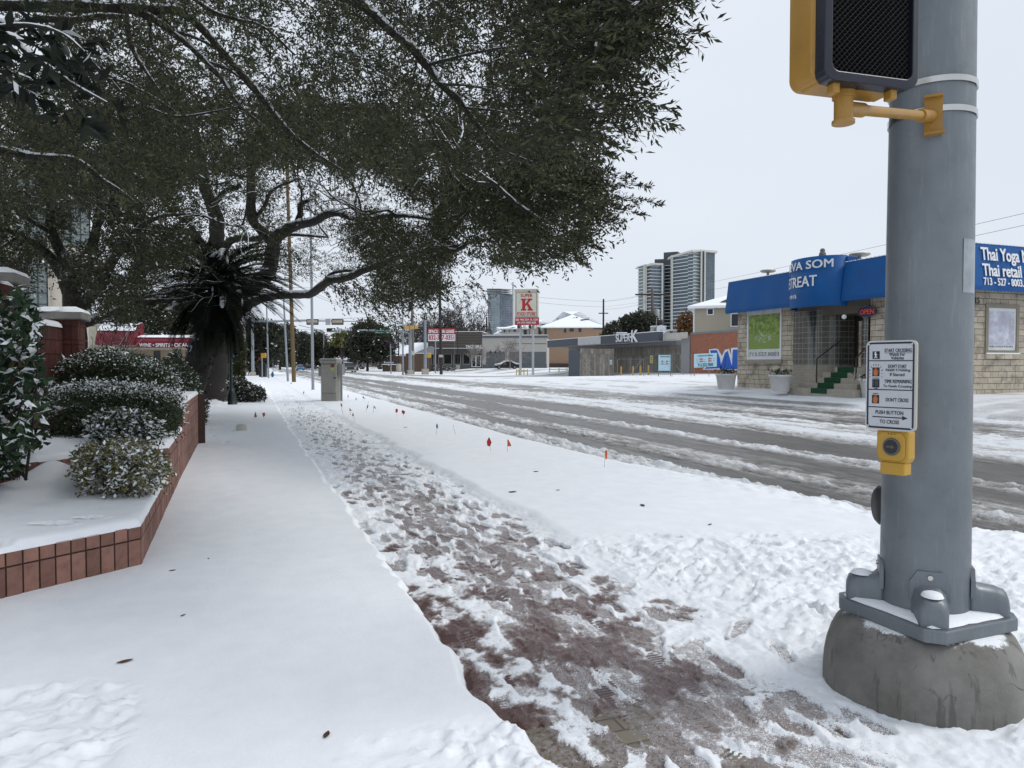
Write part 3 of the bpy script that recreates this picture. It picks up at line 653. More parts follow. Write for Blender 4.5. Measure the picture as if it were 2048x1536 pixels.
lettering([T('START CROSSING', .083, .130, .117, .0145), T('Watch For', .104, .172, .067, .0135), T('Vehicles', .112, .212, .054, .013),
           T("DON'T START", .100, .305, .078, .0145), T('Finish Crossing', .090, .350, .104, .0135), T('If Started', .108, .395, .062, .0135),
           T('TIME REMAINING', .084, .473, .116, .0145), T('To Finish Crossing', .079, .528, .122, .0135), T("DON'T CROSS", .092, .678, .096, .0155),
           T('FLASHING', .031, .425, .030, .004), T('TIMER', .037, .540, .018, .004), T('STEADY', .034, .600, .024, .004),
           T('PUSH BUTTON', .047, .822, .120, .0155), T('TO CROSS', .066, .925, .084, .0155)], lambda x, y, n: fs(x, y, n), inkb, sgn, bold=.008, thick=.0006, rise=.0006)
lettering([('18', .034, SY_(.505), .022, .022)], lambda x, y, n: fs(x, y, n), M('timer_dim', (.10, .085, .07), .5), sgn, bold=0., thick=.0005, rise=.0013)
for a, z in ((.016, SH - .016), (SW - .016, SH - .016), (.016, .016), (SW - .016, .016)):
    MB().tube([fs(a, z, 0), fs(a, z, .004)], .004, 10).build('screw', steel, sgn)
# push button housing
bt = thing('push_button', 'yellow pedestrian push button box below the white crossing sign', 'push button', tuple(fs(SW / 2, -.16)))
BW0, BW1 = .045, .185; zt, zb_ = -.002, -.135
MB().fprism(fs, [(BW0 + .015, zb_ - .002), (BW1 - .01, zb_ - .002), (BW1, zb_ + .02), (BW1, zt), (BW0, zt), (BW0, zb_ + .03)], -.075, -.012).build('housing', yel2, bt, bevel=.008)
MB().fprism(fs, rrect(BW0 + .008, BW1 - .012, zb_ + .008, zt - .006, .03), -.012, -.004).build('face_plate', yel2, bt, bevel=.004)
MB().fprism(fs, [(BW0 + .02, zb_ - .052), (BW1 - .012, zb_ - .052), (BW1 - .012, zb_ - .0), (BW0 + .02, zb_ - .0)], -.068, -.006).build('chin', yel2, bt, bevel=.006)
bcx, bcz = (BW0 + BW1) / 2 + .002, -.068
circ = lambda r, n=28: [(bcx + r * math.cos(2 * math.pi * k / n), bcz + r * math.sin(2 * math.pi * k / n)) for k in range(n)]
MB().fprism(fs, circ(.037), -.006, .003).build('button_ring', M('button_ring_grey', (.12, .12, .12), .35, .6), bt, bevel=.002)
bb = MB().fprism(fs, circ(.029), -.0, .006).build('button', blk, bt, bevel=.002)
MB().fprism(fs, [(bcx - .018, bcz - .004), (bcx + .004, bcz - .004), (bcx + .004, bcz - .012), (bcx + .019, bcz), (bcx + .004, bcz + .012), (bcx + .004, bcz + .004), (bcx - .018, bcz + .004)], .006, .0085).build('arrow', M('button_arrow', (.11, .095, .075), .4, .5), bb)
for a in (-.014, 0, .014): MB().tube([fs(bcx + a, -.014, -.005), fs(bcx + a, -.014, -.002)], .0025, 8).build('sound_hole', blk, bt)
MB().fbox(fs, .05, .12, -.1, -.03, -.14, -.075).build('bracket', yel2, bt)

# pedestrian signal head hanging on an arm
fl = ud((1642 - 1024) / FPX * 2.5, 2.5); xd = ud(.443, .12) / .459; fh_ = frame((fl.x, fl.y, P(1632, 150, 2.5).z), xd)
ps = thing('pedestrian_signal', 'yellow pedestrian signal head with black egg-crate visor, beside the thick grey pole', 'pedestrian signal', tuple(fh_(.2, -.1)))
W_, Hh = .40, .44
MB().fprism(fh_, rrect(-.012, W_ - .02, .0, Hh, .045), -.185, -.05).build('housing', yel, ps, bevel=.012)
MB().fprism(fh_, rrect(.02, W_ - .05, -.008, .03, .01), -.15, -.06).build('lower_lip', yel, ps)
mb = MB(); o_ = rrect(0, W_, -.012, Hh, .045, 7); i_ = rrect(.03, W_ - .03, .02, Hh - .03, .03, 7); n = len(o_)
mb.add([fh_(a, z, 0.) for a, z in o_] + [fh_(a, z, .004) for a, z in i_] + [fh_(a, z, -.055) for a, z in o_] + [fh_(a, z, -.05) for a, z in i_],
       [(k, (k + 1) % n, n + (k + 1) % n, n + k) for k in range(n)] + [(k, 2 * n + k, 2 * n + (k + 1) % n, (k + 1) % n) for k in range(n)] + [(n + k, n + (k + 1) % n, 3 * n + (k + 1) % n, 3 * n + k) for k in range(n)])
mb.build('visor_frame', M('visor_frame', (.010, .012, .022), .3), ps, bevel=.004)
MB().fbox(fh_, .028, W_ - .028, .018, Hh - .03, -.052, -.047).build('lens', M('lens_black', (.004, .004, .005), .2), ps)
grid = MB()
def clipseg(x0, y0, dx, dy, a0, a1, b0, b1):
    ts = []
    t0, t1 = -9, 9
    for p_, d_, lo, hi in ((x0, dx, a0, a1), (y0, dy, b0, b1)):
        q0, q1 = sorted(((lo - p_) / d_, (hi - p_) / d_)); t0, t1 = max(t0, q0), min(t1, q1)
    return (t0, t1) if t1 > t0 else None
for sgn2 in (1, -1):
    k = -.6
    while k < 1.2:
        r_ = clipseg(k, .0, .707, .707 * sgn2, .034, W_ - .034, .026, Hh - .036)
        if r_:
            p0 = (k + .707 * r_[0], .707 * sgn2 * r_[0]); p1 = (k + .707 * r_[1], .707 * sgn2 * r_[1])
            for q0, q1, fw2, bk in (((p0), (p1), -.008, -.045),):
                grid.add([fh_(p0[0], p0[1], fw2), fh_(p1[0], p1[1], fw2), fh_(p1[0], p1[1], bk), fh_(p0[0], p0[1], bk)], [(0, 1, 2, 3)])
                grid.add([fh_(p0[0], p0[1] + .0007, fw2), fh_(p1[0], p1[1] + .0007, fw2), fh_(p1[0], p1[1] - .0007, fw2), fh_(p0[0], p0[1] - .0007, fw2)], [(0, 1, 2, 3)])
        k += .0215
grid.build('visor_grid', M('visor_grid', (.012, .013, .015), .35), ps)
for a in (.055, .30):
    MB().fbox(fh_, a, a + .028, -.045, 0., -.06, -.02).build('hinge', yel, ps, bevel=.006)
# elbow and arm
el = fh_(.155, -.01, -.09)
mb = MB().tube([el, el + Vector((0, 0, -.025))], [.04, .04], 20); mb.tube([el + Vector((0, 0, -.02)), el + Vector((0, 0, -.105))], [.033, .033], 20); mb.tube([el + Vector((0, 0, -.105)), el + Vector((0, 0, -.116))], [.04, .04], 20)
mb.build('elbow', yel, ps)
br = pc + ud(-.085, -.15, P(1815, 222, 3.08).z); el2 = el + Vector((0, 0, -.06))
mb = MB().tube([el2, el2 + (br - el2) * .18], .027, 20); mb.tube([el2, br], .020, 20); mb.tube([el2 + (br - el2) * .84, br], .027, 20); mb.build('mount_arm', yel, ps)
bf = frame(br + ud(-.035, 0, -.085) , ud(.85, -.53))
MB().fprism(bf, [(0, 0), (.07, 0), (.07, .17), (0, .17)], -.02, .0).fbox(bf, 0, .07, .160, .17, .0, .022).fbox(bf, 0, .08, 0, .01, .0, .022).build('pole_bracket', yel, ps)
# ------------------------------------------------------------------ brick planter walls on the left
def m_brick(name, a, b, rough=.85):
    s = NT(name); v = s.coord(); r = s.attr('rnd'); n = s.noise(v, 14, 5, .7); f = s.noise(v, 90, 4, .7); big = s.noise(v, 1.7, 4, .6)
    c = s.ramp(r, [(0, a), (.6, b), (1, tuple(min(1, x * 1.18) for x in b))]); c = s.mix(s.ramp(n, [(.45, 0.), (.75, .55)]), c, tuple(x * .5 for x in a))
    c = s.mix(s.ramp(f, [(.62, 0.), (.75, .5)]), c, (.22, .17, .14)); c = s.mix(s.ramp(big, [(.5, 0.), (.7, .45)]), c, (.05, .036, .03))
    s.base(c); s.rough(rough); s.bump(f, .004, .6); return s.m
brickm = m_brick('planter_brick', (.165, .080, .062), (.265, .135, .102)); redbrick = m_brick('dark_red_brick', (.075, .022, .018), (.11, .032, .025))
mortar = M('mortar', (.040, .020, .015), .95, var=.3, scale=20, bump=.3)
def brickrun(mbb, mbm, p0, p1, z0, z1, rows, th=.2, bw=.098, gap=.011):
    """courses of upright bricks along p0->p1 (outward side on the right of the picture frame normal), rows = heights from the top"""
    p0 = Vector((p0[0], p0[1], 0)); p1 = Vector((p1[0], p1[1], 0)); L = (p1 - p0).length; fr = frame(p0, p1 - p0)
    mbm.fbox(fr, .004, L - .004, z0, z1 - .006, -th, -.007)
    n = max(1, round(L / bw)); w_ = L / n; z = z1
    for ri, h in enumerate(rows):
        zb = max(z - h, z0)
        if z - zb < .02: break
        for i in range(n):
            mbb.rv = random.random(); j = random.uniform(-.0015, .0015)
            a0, a1 = i * w_ + gap / 2, (i + 1) * w_ - gap / 2
            mbb.hexa([fr(a0, zb + gap, j), fr(a1, zb + gap, j), fr(a1, zb + gap, -.06), fr(a0, zb + gap, -.06), fr(a0, z - .001, j), fr(a1, z - .001, j), fr(a1, z - .001, -.06), fr(a0, z - .001, -.06)])
        z = zb
def snowquad(name, c, z, t, nu, nv, parent=None, loc=None, hf=None, label=None, edge=.05, mb=None):
    """snow lying on a four-cornered bed; corners c0..c3 ccw"""
    c = [Vector((p[0], p[1], 0)) for p in c]; Lu = ((c[1] - c[0]).length + (c[2] - c[3]).length) / 2; Lv = ((c[3] - c[0]).length + (c[2] - c[1]).length) / 2
    V = []
    us = np.concatenate([[0, .15 * edge / Lu, .5 * edge / Lu, edge / Lu], np.linspace(2 * edge / Lu, 1 - 2 * edge / Lu, nu), [1 - edge / Lu, 1 - .5 * edge / Lu, 1 - .15 * edge / Lu, 1]])
    vv = np.concatenate([[0, .15 * edge / Lv, .5 * edge / Lv, edge / Lv], np.linspace(2 * edge / Lv, 1 - 2 * edge / Lv, nv), [1 - edge / Lv, 1 - .5 * edge / Lv, 1 - .15 * edge / Lv, 1]])
    for v in vv:
        for u in us:
            p = (c[0] * (1 - u) + c[1] * u) * (1 - v) + (c[3] * (1 - u) + c[2] * u) * v
            e = min(u * Lu, (1 - u) * Lu, v * Lv, (1 - v) * Lv) / edge
            h = t * math.sqrt(max(0, 1 - (1 - min(e, 1)) ** 2)) * (1 + .3 * (float(vn(p.x * 3, p.y * 3, 4)) - .5)) - .004 * (e < .01)
            if hf: h += hf(p.x, p.y) * min(1, e / 2)
            V.append((p.x, p.y, z + h))
    nx = len(us); F = [(j * nx + i, j * nx + i + 1, (j + 1) * nx + i + 1, (j + 1) * nx + i) for j in range(len(vv) - 1) for i in range(nx - 1)]
    m = mb or MB(); m.smooth = True; m.add(V, F)
    return m if mb else m.build(name, SNOW, parent, loc)
C1 = G(283, 1127, .09); C2 = G(339, 1002, .09); C3 = G(366, 943, .09); C4 = G(398, 883, .09); A0 = G(0, 1196, .09)
dA = (Vector((A0.x, A0.y, 0)) - Vector((C1.x, C1.y, 0))).normalized(); AL = Vector((C1.x, C1.y, 0)) + dA * 3.4
BL = Vector((C2.x, C2.y, 0)) + dA * 3.6; BL3 = Vector((C3.x, C3.y, 0)) + dA * 3.6
ZT1, ZT2, ZT3 = .37, .66, 1.0
pl = thing('brick_planter', 'stepped brick retaining planter wall with three snow covered tiers beside the path', 'planter', (C1.x, C1.y, 0))
def wallpart(nm, p0, p1, z1, rows, z0=-.05):
    b_, m_ = MB(), MB(); brickrun(b_, m_, p0, p1, z0, z1, rows); o = b_.build(nm, brickm, pl); m_.build('mortar_bed', mortar, o)
R1 = [.102, .215, .215]; R2 = [.102, .2, .2, .2, .2, .2, .2]
wallpart('front_wall', AL, C1, ZT1, R1); wallpart('side_wall', C1, C2, ZT1, R1); wallpart('side_wall', C2, C3, ZT2, R2); wallpart('side_wall', C3, C4, ZT3, R2)
wallpart('front_wall', BL, C2, ZT2, R2, .2); wallpart('front_wall', BL3, C3, ZT3, R2, .4)
EB = C4 + dA * 3.6; wallpart('back_wall', (C4.x, C4.y), (EB.x, EB.y), ZT3, R2)
def hole(cx, cy, a, b, d, ang=0):
    def f(x, y):
        u = (x - cx) * math.cos(ang) + (y - cy) * math.sin(ang); v = -(x - cx) * math.sin(ang) + (y - cy) * math.cos(ang)
        q = (u / a) ** 2 + (v / b) ** 2; return -d * max(0, min(1, (1.25 - q) * 2.5)) + .012 * math.exp(-((q - 1.5) / .4) ** 2)
    return f
m1 = G(95, 985, ZT1); h1 = [hole(*(G(105, 1052, ZT1 + .05).xy), .14, .07, .10, -.3), hole(*(G(180, 1038, ZT1 + .05).xy), .11, .05, .085, -.3), hole(*(G(8, 1088, ZT1 + .05).xy), .10, .05, .07, 0), hole(*(G(185, 1018, ZT1 + .05).xy), .05, .03, .02, 0)]
m2 = G(20, 1005, ZT1)
def hf1(x, y):
    q = math.hypot((x - m1.x) / .36, (y - m1.y) / .26); z = .26 * math.exp(-q ** 1.6 * 1.1)
    q = math.hypot((x - m2.x + .3) / .6, (y - m2.y) / .25); z += .10 * math.exp(-q * q)
    z += .05 * (float(fbm(np.array(x * 1.5), np.array(y * 1.5), 3, 9)) - .45)
    return z + sum(h(x, y) for h in h1)
q1 = lambda p, k: Vector((p[0], p[1], 0)) + k
snowquad('snow', [AL, C1, C2, BL], ZT1 - .002, .055, 170, 120, pl, hf=hf1)
snowquad('snow', [BL, C2, C3, BL3], ZT2 - .002, .065, 50, 24, pl)
snowquad('snow', [BL3, C3, C4, EB], ZT3 - .002, .06, 40, 40, pl)

# tall brick wall and piers behind the hedges
def pier(label, px0, px1, ptop, d, zc, wd=.47, capx=.07, grp='brick piers with stone caps'):
    a = P(px0, 700, d); b = P(px1, 700, d); L = (Vector((b.x, b.y, 0)) - Vector((a.x, a.y, 0))).length; z1 = P(px1, ptop, d).z
    t = thing('brick_pier', label, 'pier', ((a.x + b.x) / 2, (a.y + b.y) / 2, 0), grp)
    ang = -YAW
    # corner pier: front face and side face made of courses
    w_ = wd; xr = Vector((1, 0, 0)); p1_ = Vector((b.x, b.y, 0)); p0_ = p1_ - xr * w_; yv = Vector((0, 1, 0)) * w_
    b_, m_ = MB(), MB()
    for (s_, e_) in ((p0_, p1_), (p1_, p1_ + yv), (p1_ + yv, p0_ + yv), (p0_ + yv, p0_)):
        brickrun(b_, m_, s_, e_, 0, z1, [.1, .2, .065, .2, .2, .2, .2, .2, .2, .2, .2, .2, .2], th=.1)
    o = b_.build('brick_shaft', redbrick, t); m_.build('mortar_bed', mortar, o)
    e = .07; cpts = [p0_ - xr * e - yv.normalized() * e, p1_ + xr * e - yv.normalized() * e, p1_ + yv + xr * e + yv.normalized() * e, p0_ + yv - xr * e + yv.normalized() * e]
    MB().hexa([(p.x, p.y, z1 + .002) for p in cpts] + [(p.x, p.y, z1 + zc) for p in cpts]).build('cap_stone', M('cap_stone', (.20, .19, .175), .85, var=.2, scale=8, bump=.3), t, bevel=.02)
    snowquad('snow', cpts, z1 + zc - .002, .085, 8, 8, t, edge=.2)
    return p0_, p1_, yv, z1
pA = pier('dark red brick pier with snow capped stone behind the clipped hedges', 98, 157, 640, 10.5, .12)
pB = pier('snow capped brick pier at the far left edge behind the big leafy shrub', -60, 22, 566, 8.2, .12)
b_, m_ = MB(), MB(); t = thing('brick_wall', 'dark red brick garden wall with rounded snowy top between two piers', 'wall', (pA[0].x, pA[0].y, 0))
s_ = pB[1]; s_ = pB[1] + pB[2] - Vector((.12, 0, 0)); e_ = pA[0] + (pA[1] - pA[0]) * .55; z1 = P(110, 652, 10).z
brickrun(b_, m_, s_, e_, 0, z1, [.2] * 14, th=.2); o = b_.build('brick_panel', redbrick, t); m_.build('mortar_bed', mortar, o)
nn = (e_ - s_).normalized().cross(Vector((0, 0, 1)))
snowquad('snow', [s_ + nn * .02, e_ + nn * .02, e_ - nn * .22, s_ - nn * .22], z1, .09, 14, 6, t, edge=.1)

# ------------------------------------------------------------------ foliage tools
LG = np.random.RandomState(5)
def unit(a): return a / np.maximum(np.linalg.norm(a, axis=-1, keepdims=True), 1e-9)
def twigs(C, D, L, m, ll, lw, up=.6, spread=.8, droop=.15, rs=LG, bend=.22):
    """leaf faces along twigs: kite of 4 verts"""
    T = len(C); t = (np.arange(m) + .6) / m; t = t[None, :, None]
    base = C[:, None, :] + D[:, None, :] * L[:, None, None] * t; base[..., 2] -= (droop * L[:, None] * t[..., 0] ** 2)
    pr = unit(rs.randn(T, m, 3)); pr = unit(pr - D[:, None, :] * (pr * D[:, None, :]).sum(-1, keepdims=True))
    ld = unit(D[:, None, :] * rs.uniform(.3, 1.0, (T, m, 1)) + pr * spread)
    nr = unit(rs.randn(T, m, 3) + np.array([0, 0, up])); sd_ = unit(np.cross(ld, nr)); nn_ = np.cross(sd_, ld)
    k = rs.uniform(.65, 1.15, (T, m, 1)); l_ = ll * k; w_ = lw * k
    a = base; b = base + ld * l_ * .45 + sd_ * w_ * .5 - nn_ * l_ * .02; c = base + ld * l_ - nn_ * l_ * bend * rs.uniform(0, 1, (T, m, 1)); d = base + ld * l_ * .45 - sd_ * w_ * .5 - nn_ * l_ * .02
    V = np.stack([a, b, c, d], 2).reshape(-1, 3); return V, nn_.reshape(-1, 3)
def leafmesh(name, V, mats, parent, nrm=None, snow=0., rs=LG, snowz=None, loc=None, rnd=None):
    n = len(V) // 4; F = np.arange(n * 4).reshape(n, 4); mi = np.zeros(n, int)
    if snow:
        pz = V.reshape(n, 4, 3)[:, :, 2].mean(1); upn = np.abs(nrm[:, 2]) if nrm is not None else 1
        pr_ = snow * (np.clip(upn, .1, 1) ** 2) * (1 if snowz is None else snowz(V.reshape(n, 4, 3).mean(1)))
        mi = (rs.rand(n) < pr_).astype(int)
        Vr = V.reshape(n, 4, 3).copy(); c = Vr.mean(1, keepdims=True); Vr[mi == 1] = (c + (Vr - c) * 1.12 + np.array([0, 0, .004]))[mi == 1]; V = Vr.reshape(-1, 3)
    off = np.array(world_loc(parent)) if parent is not None else np.array(loc if loc is not None else (0, 0, 0), float)
    me = mesh_np(name, V - off, F, None, rnd=rs.rand(n) if rnd is None else rnd, midx=mi, mats=mats, smooth=False)
    return link(name, me, parent, None if parent is not None else loc)
def inpoly(px, py, poly):
    inside = np.zeros(len(px), bool); n = len(poly)
    for i in range(n):
        x0, y0 = poly[i]; x1, y1 = poly[(i + 1) % n]
        c = ((y0 > py) != (y1 > py)) & (px < (x1 - x0) * (py - y0) / (y1 - y0 + 1e-12) + x0); inside ^= c
    return inside
def Pn(px, py, d):
    rx = (px - 1024) / FPX; ry = (768 - py) / FPX; fh = CP + ry * SP; up = -SP + ry * CP; k = d / fh
    return np.stack([(rx * CY + fh * SY) * k, (-rx * SY + fh * CY) * k, up * k + EYE], -1)
PALMWIN = [(285, 590), (330, 545), (400, 505), (470, 500), (560, 590), (570, 740), (285, 740)]
LIMBWIN = [(392, 352), (520, 340), (700, 350), (735, 400), (690, 455), (640, 490), (590, 560), (500, 575), (400, 560)]
def region(poly, N, d0, d1, gap=.0, gs=60., rs=LG, dens=None, dfun=None, seed=0):
    """scatter N points through a deep volume whose outline was surveyed from the photo"""
    xs_ = [p[0] for p in poly]; ys_ = [p[1] for p in poly]; out = []
    tot = 0
    while tot < N:
        px = rs.uniform(min(xs_), max(xs_), N * 2); py = rs.uniform(min(ys_), max(ys_), N * 2); k = inpoly(px, py, poly)
        if gap: k &= (fbm(px / gs, py / gs, 3, 90 + seed) > gap)
        if dens: k &= ~(inpoly(px, py, LIMBWIN) & (rs.rand(len(px)) < dens)) & ~(inpoly(px, py, PALMWIN) & (rs.rand(len(px)) < .93))
        px, py = px[k], py[k]; d = (dfun(px, py, rs) if dfun else rs.uniform(d0, d1, len(px))); out.append(Pn(px, py, d)); tot += len(px)
    return np.concatenate(out)[:N]
# tapering sprays at the street-side tips
def longspray(specs, rs, ll, lw, tw_):
    C, D, LL = [], [], []
    for (bx, by, tx, ty, d) in specs:
        a = P(bx, by, d * rs.uniform(1.0, 1.08)); b = P(tx, ty, d); ax = (b - a); L = ax.length; ax.normalize(); n = max(6, int(L / .045)); pts = []
        for i in range(n + 1):
            t = i / n; pts.append(a + ax * L * t + Vector((0, 0, .08 * L * math.sin(math.pi * t))) + Vector(rs.normal(0, .006, 3)))
        tw_.tube(pts, [.006 * (1 - .8 * i / n) for i in range(n + 1)], 4, cap=False)
        for i in range(n):
            t = i / n; sd3 = ax.cross(Vector((rs.normal(0, .6), rs.normal(0, .3), 1))).normalized() * (1 if i % 2 else -1); dr = (ax * .9 + sd3 * .75 + Vector(rs.normal(0, .2, 3))).normalized(); l_ = (.30 * (1 - t) + .06) * min(1, L / .5) * rs.uniform(.6, 1.2)
            C.append(tuple(pts[i])); D.append(tuple(dr)); LL.append(l_); tw_.tube([pts[i], pts[i] + dr * l_], [.003, .001], 3, cap=False)
        C.append(tuple(pts[-3])); D.append(tuple(ax)); LL.append(.12)
    return twigs(np.array(C), np.array(D), np.array(LL), 9, ll, lw, spread=.5, rs=rs)
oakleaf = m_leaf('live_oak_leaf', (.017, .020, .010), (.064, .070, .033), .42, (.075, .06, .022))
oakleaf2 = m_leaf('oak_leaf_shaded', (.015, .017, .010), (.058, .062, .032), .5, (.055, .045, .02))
magleaf = m_leaf('magnolia_leaf', (.010, .022, .012), (.028, .055, .024), .35, (.09, .09, .02))
boxleaf = m_leaf('boxwood_leaf', (.018, .028, .014), (.055, .074, .038), .5)
yelleaf = m_leaf('yellow_green_leaf', (.05, .055, .022), (.17, .155, .06), .5)
farleaf = m_leaf('distant_leaf', (.014, .018, .012), (.055, .058, .04), .7)
russet = m_leaf('russet_leaf', (.05, .028, .014), (.15, .08, .035), .8)
leafsnow = M('leaf_snow', (.80, .83, .86), .6, var=.04)
twigbark = M('twig_bark', (.022, .018, .014), .9)
bark = m_bark('oak_bark', (.010, .008, .007), (.032, .026, .022), .28); barkf = m_bark('far_bark', (.03, .025, .022), (.07, .06, .055), 1.6)
def limbs(parent, specs, mat, sub=4, n=10, wob=.12, name='branch'):
    """specs: list of (list of (px, py, d, r))"""
    for sp in specs:
        pts = [P(a, b, d) for a, b, d, r in sp]; p, r = smoothpts(pts, [q[3] for q in sp], sub, wob); MB().tube(p, r, n).build(name, mat, parent)
def randbranches(mb, starts, rs, depth=3, L=1.2, r=.03, up=.2, n=5, ends=None, rmin=0):
    for p, d in starts:
        p = Vector(p); d = Vector(d).normalized(); pts = [p]; k = 5
        for i in range(k):
            d = (d + Vector(rs.normal(0, .28, 3)) + Vector((0, 0, up * .2))).normalized(); pts.append(pts[-1] + d * L / k)
        mb.tube(pts, [max(rmin, r * (1 - .7 * i / k)) for i in range(k + 1)], n, cap=False)
        if ends is not None: ends.append((pts[-1], d))
        if depth > 1: randbranches(mb, [(pts[j], (d + Vector(rs.normal(0, .7, 3)))) for j in (2, 3, 4, 5)][: 4], rs, depth - 1, L * .62, r * .5, up, max(3, n - 1), ends, rmin)

# ---- oak over the path (trunk beside the lamp post)
rs1 = np.random.RandomState(11)
oa = thing('live_oak', 'large dark live oak with snow lined limbs growing beside the path and street lamp', 'tree', tuple(G(430, 818, 0)), 'live oaks shading the path')
D_ = 25.5
limbs(oa, [[(424, 826, D_, .70), (425, 806, D_, .50), (428, 770, D_, .42), (436, 700, D_, .40), (444, 640, D_, .42), (448, 590, D_, .42), (450, 560, D_, .38)]], bark, 5, 18, .05, 'trunk')
limbs(oa, [
 [(446, 590, D_, .36), (440, 540, D_, .30), (433, 500, D_, .27), (433, 444, D_ - 1, .24), (424, 412, D_ - 2, .2), (408, 369, D_ - 3, .17), (404, 320, D_ - 4, .12), (390, 250, D_ - 5, .06)],
 [(455, 610, D_, .36), (485, 590, D_, .31), (515, 566, D_ - 1, .27), (539, 540, D_ - 1.5, .25), (545, 500, D_ - 2, .23), (552, 474, D_ - 2.5, .21), (592, 450, D_ - 3, .17), (630, 441, D_ - 4, .13), (667, 424, D_ - 5, .12), (717, 437, D_ - 6, .09), (790, 430, D_ - 8, .06), (880, 440, D_ - 10, .035)],
 [(548, 490, D_ - 2, .18), (524, 462, D_ - 2.4, .17), (504, 438, D_ - 2.8, .16), (503, 397, D_ - 3.5, .14), (502, 355, D_ - 4.5, .11), (520, 300, D_ - 6, .06)],
 [(590, 452, D_ - 3, .10), (600, 430, D_ - 3.2, .10), (602, 408, D_ - 3.4, .085), (618, 400, D_ - 3.5, .06)],
 [(512, 436, D_ - 2.8, .07), (530, 410, D_ - 3.2, .06), (545, 380, D_ - 4, .05), (590, 360, D_ - 5, .03)],
 [(452, 640, D_, .36), (490, 612, D_ - .5, .21), (530, 594, D_ - 1, .16), (577, 589, D_ - 2, .145), (617, 588, D_ - 3, .14), (640, 575, D_ - 4, .13), (660, 560, D_ - 5, .125), (690, 556, D_ - 6, .11), (717, 545, D_ - 7, .10), (760, 528, D_ - 8, .085), (799, 512, D_ - 9, .07), (850, 500, D_ - 11, .05), (930, 490, D_ - 12.5, .03)],
 [(650, 560, D_ - 4.6, .06), (668, 545, D_ - 5.2, .05), (700, 541, D_ - 6, .05), (722, 543, D_ - 7, .05)],
 [(440, 520, D_ + .5, .17), (455, 487, D_ + .5, .16), (480, 475, D_ + .3, .14), (511, 477, D_, .12), (561, 469, D_ - .5, .08), (610, 470, D_ - 1, .06), (655, 474, D_ - 2, .04)],
 [(440, 560, D_, .2), (411, 508, D_, .14), (395, 475, D_ - .5, .12), (389, 466, D_ - 1, .11), (342, 458, D_ - 2, .085), (280, 450, D_ - 3, .05), (200, 430, D_ - 4, .03)],
 [(389, 466, D_ - 1, .08), (380, 448, D_ - 1.2, .07), (350, 430, D_ - 1.6, .05), (325, 395, D_ - 2, .035)],
 [(434, 402, D_ - 2.2, .10), (448, 384, D_ - 2.4, .09), (467, 376, D_ - 2.8, .08), (480, 372, D_ - 3, .05)],
], bark, 4, 10, .10)
mb = MB(); st_ = [(P(a, b, d), (rs1.normal(0, .7, 3) * np.array([1, 1, .4]) + np.array([0, 0, .6]))) for a, b, d in [(408, 369, 22), (502, 355, 21), (717, 437, 19), (790, 430, 17), (860, 430, 14), (799, 512, 16.5), (880, 490, 14), (655, 472, 23), (280, 450, 22), (325, 395, 23), (590, 360, 20), (600, 430, 22), (930, 490, 12.5), (880, 440, 14), (1000, 430, 11), (1080, 440, 10), (930, 380, 12), (1000, 330, 11), (700, 300, 15), (600, 300, 16), (450, 300, 17), (350, 350, 19)]]
randbranches(mb, st_, rs1, 3, 2.0, .045, .5, 5); mb.build('twigs', bark, oa)
PA = [(60, 230), (600, 200), (1000, 240), (1130, 300), (1170, 345), (1190, 385), (1195, 420), (1170, 450), (1155, 480), (1110, 505), (1080, 512), (1010, 520), (950, 535), (900, 555), (880, 575), (850, 592), (800, 606), (750, 606), (725, 585), (700, 545), (660, 515), (610, 530), (560, 515), (480, 530), (420, 560), (360, 540), (300, 570), (250, 580), (100, 540)]
def dA_(px, py, rs):
    near = np.interp(px, [100, 700, 1000, 1200, 1330], [15, 13, 10, 8.5, 8]); far = np.interp(px, [100, 700, 1000, 1200, 1330], [26, 25, 16, 11, 9.3]); return near + (far - near) * rs.rand(len(px)) ** .8
C = region(PA, 22000, 0, 0, .455, 48, rs1, dfun=dA_, seed=1, dens=.72)
# thin the crown where the photo shows sky between trunk and limbs
C = np.concatenate([C, region([(480, 360), (900, 380), (900, 560), (750, 610), (640, 575), (600, 545), (560, 590), (500, 560)], 2300, 25.5, 30, .44, 26, rs1, seed=3)])
out = unit(np.stack([rs1.normal(.35, .7, len(C)), rs1.normal(-.3, .8, len(C)), rs1.normal(-.05, .45, len(C))], -1))
V1, N1 = twigs(C, out, rs1.uniform(.25, .6, len(C)), 11, .085, .030, rs=rs1)
# sprays reaching out at the street-side edge
def sprays(poly_pts, d0, d1, n, m, ll, lw, rs, L=.6, dirx=1.0, dz=.15, sh=0):
    C, D, LL = [], [], []
    for (px, py) in poly_pts:
        px = px - sh
        for _ in range(n):
            d = rs.uniform(d0, d1); C.append(Pn(np.array(px - 18 * rs.rand() * 3 + rs.normal(0, 12)), np.array(py + rs.normal(0, 16.)), d)); v = ud(dirx, rs.normal(0, .3), dz + rs.normal(0, .22)); D.append(v.normalized()); LL.append(L * rs.uniform(.5, 1.1))
    C, D, LL = np.array(C), np.array([tuple(x) for x in D]), np.array(LL); return C, D, LL, twigs(C, D, LL, m, ll, lw, spread=.55, rs=rs)
_, _, _, (V2, N2) = sprays([(1215, 370), (1250, 385), (1270, 410), (1255, 425), (1220, 445), (1205, 465), (1170, 480), (1150, 505), (1130, 515), (1090, 515), (1180, 350)], 8.2, 9.6, 12, 14, .07, .024, rs1, .45, sh=85)
_, _, _, (V3, N3) = sprays([(735, 590), (760, 615), (800, 610), (850, 600), (720, 570), (900, 580), (960, 570), (690, 560), (780, 640)], 15, 19, 22, 12, .085, .034, rs1, .42, .35, -.35)
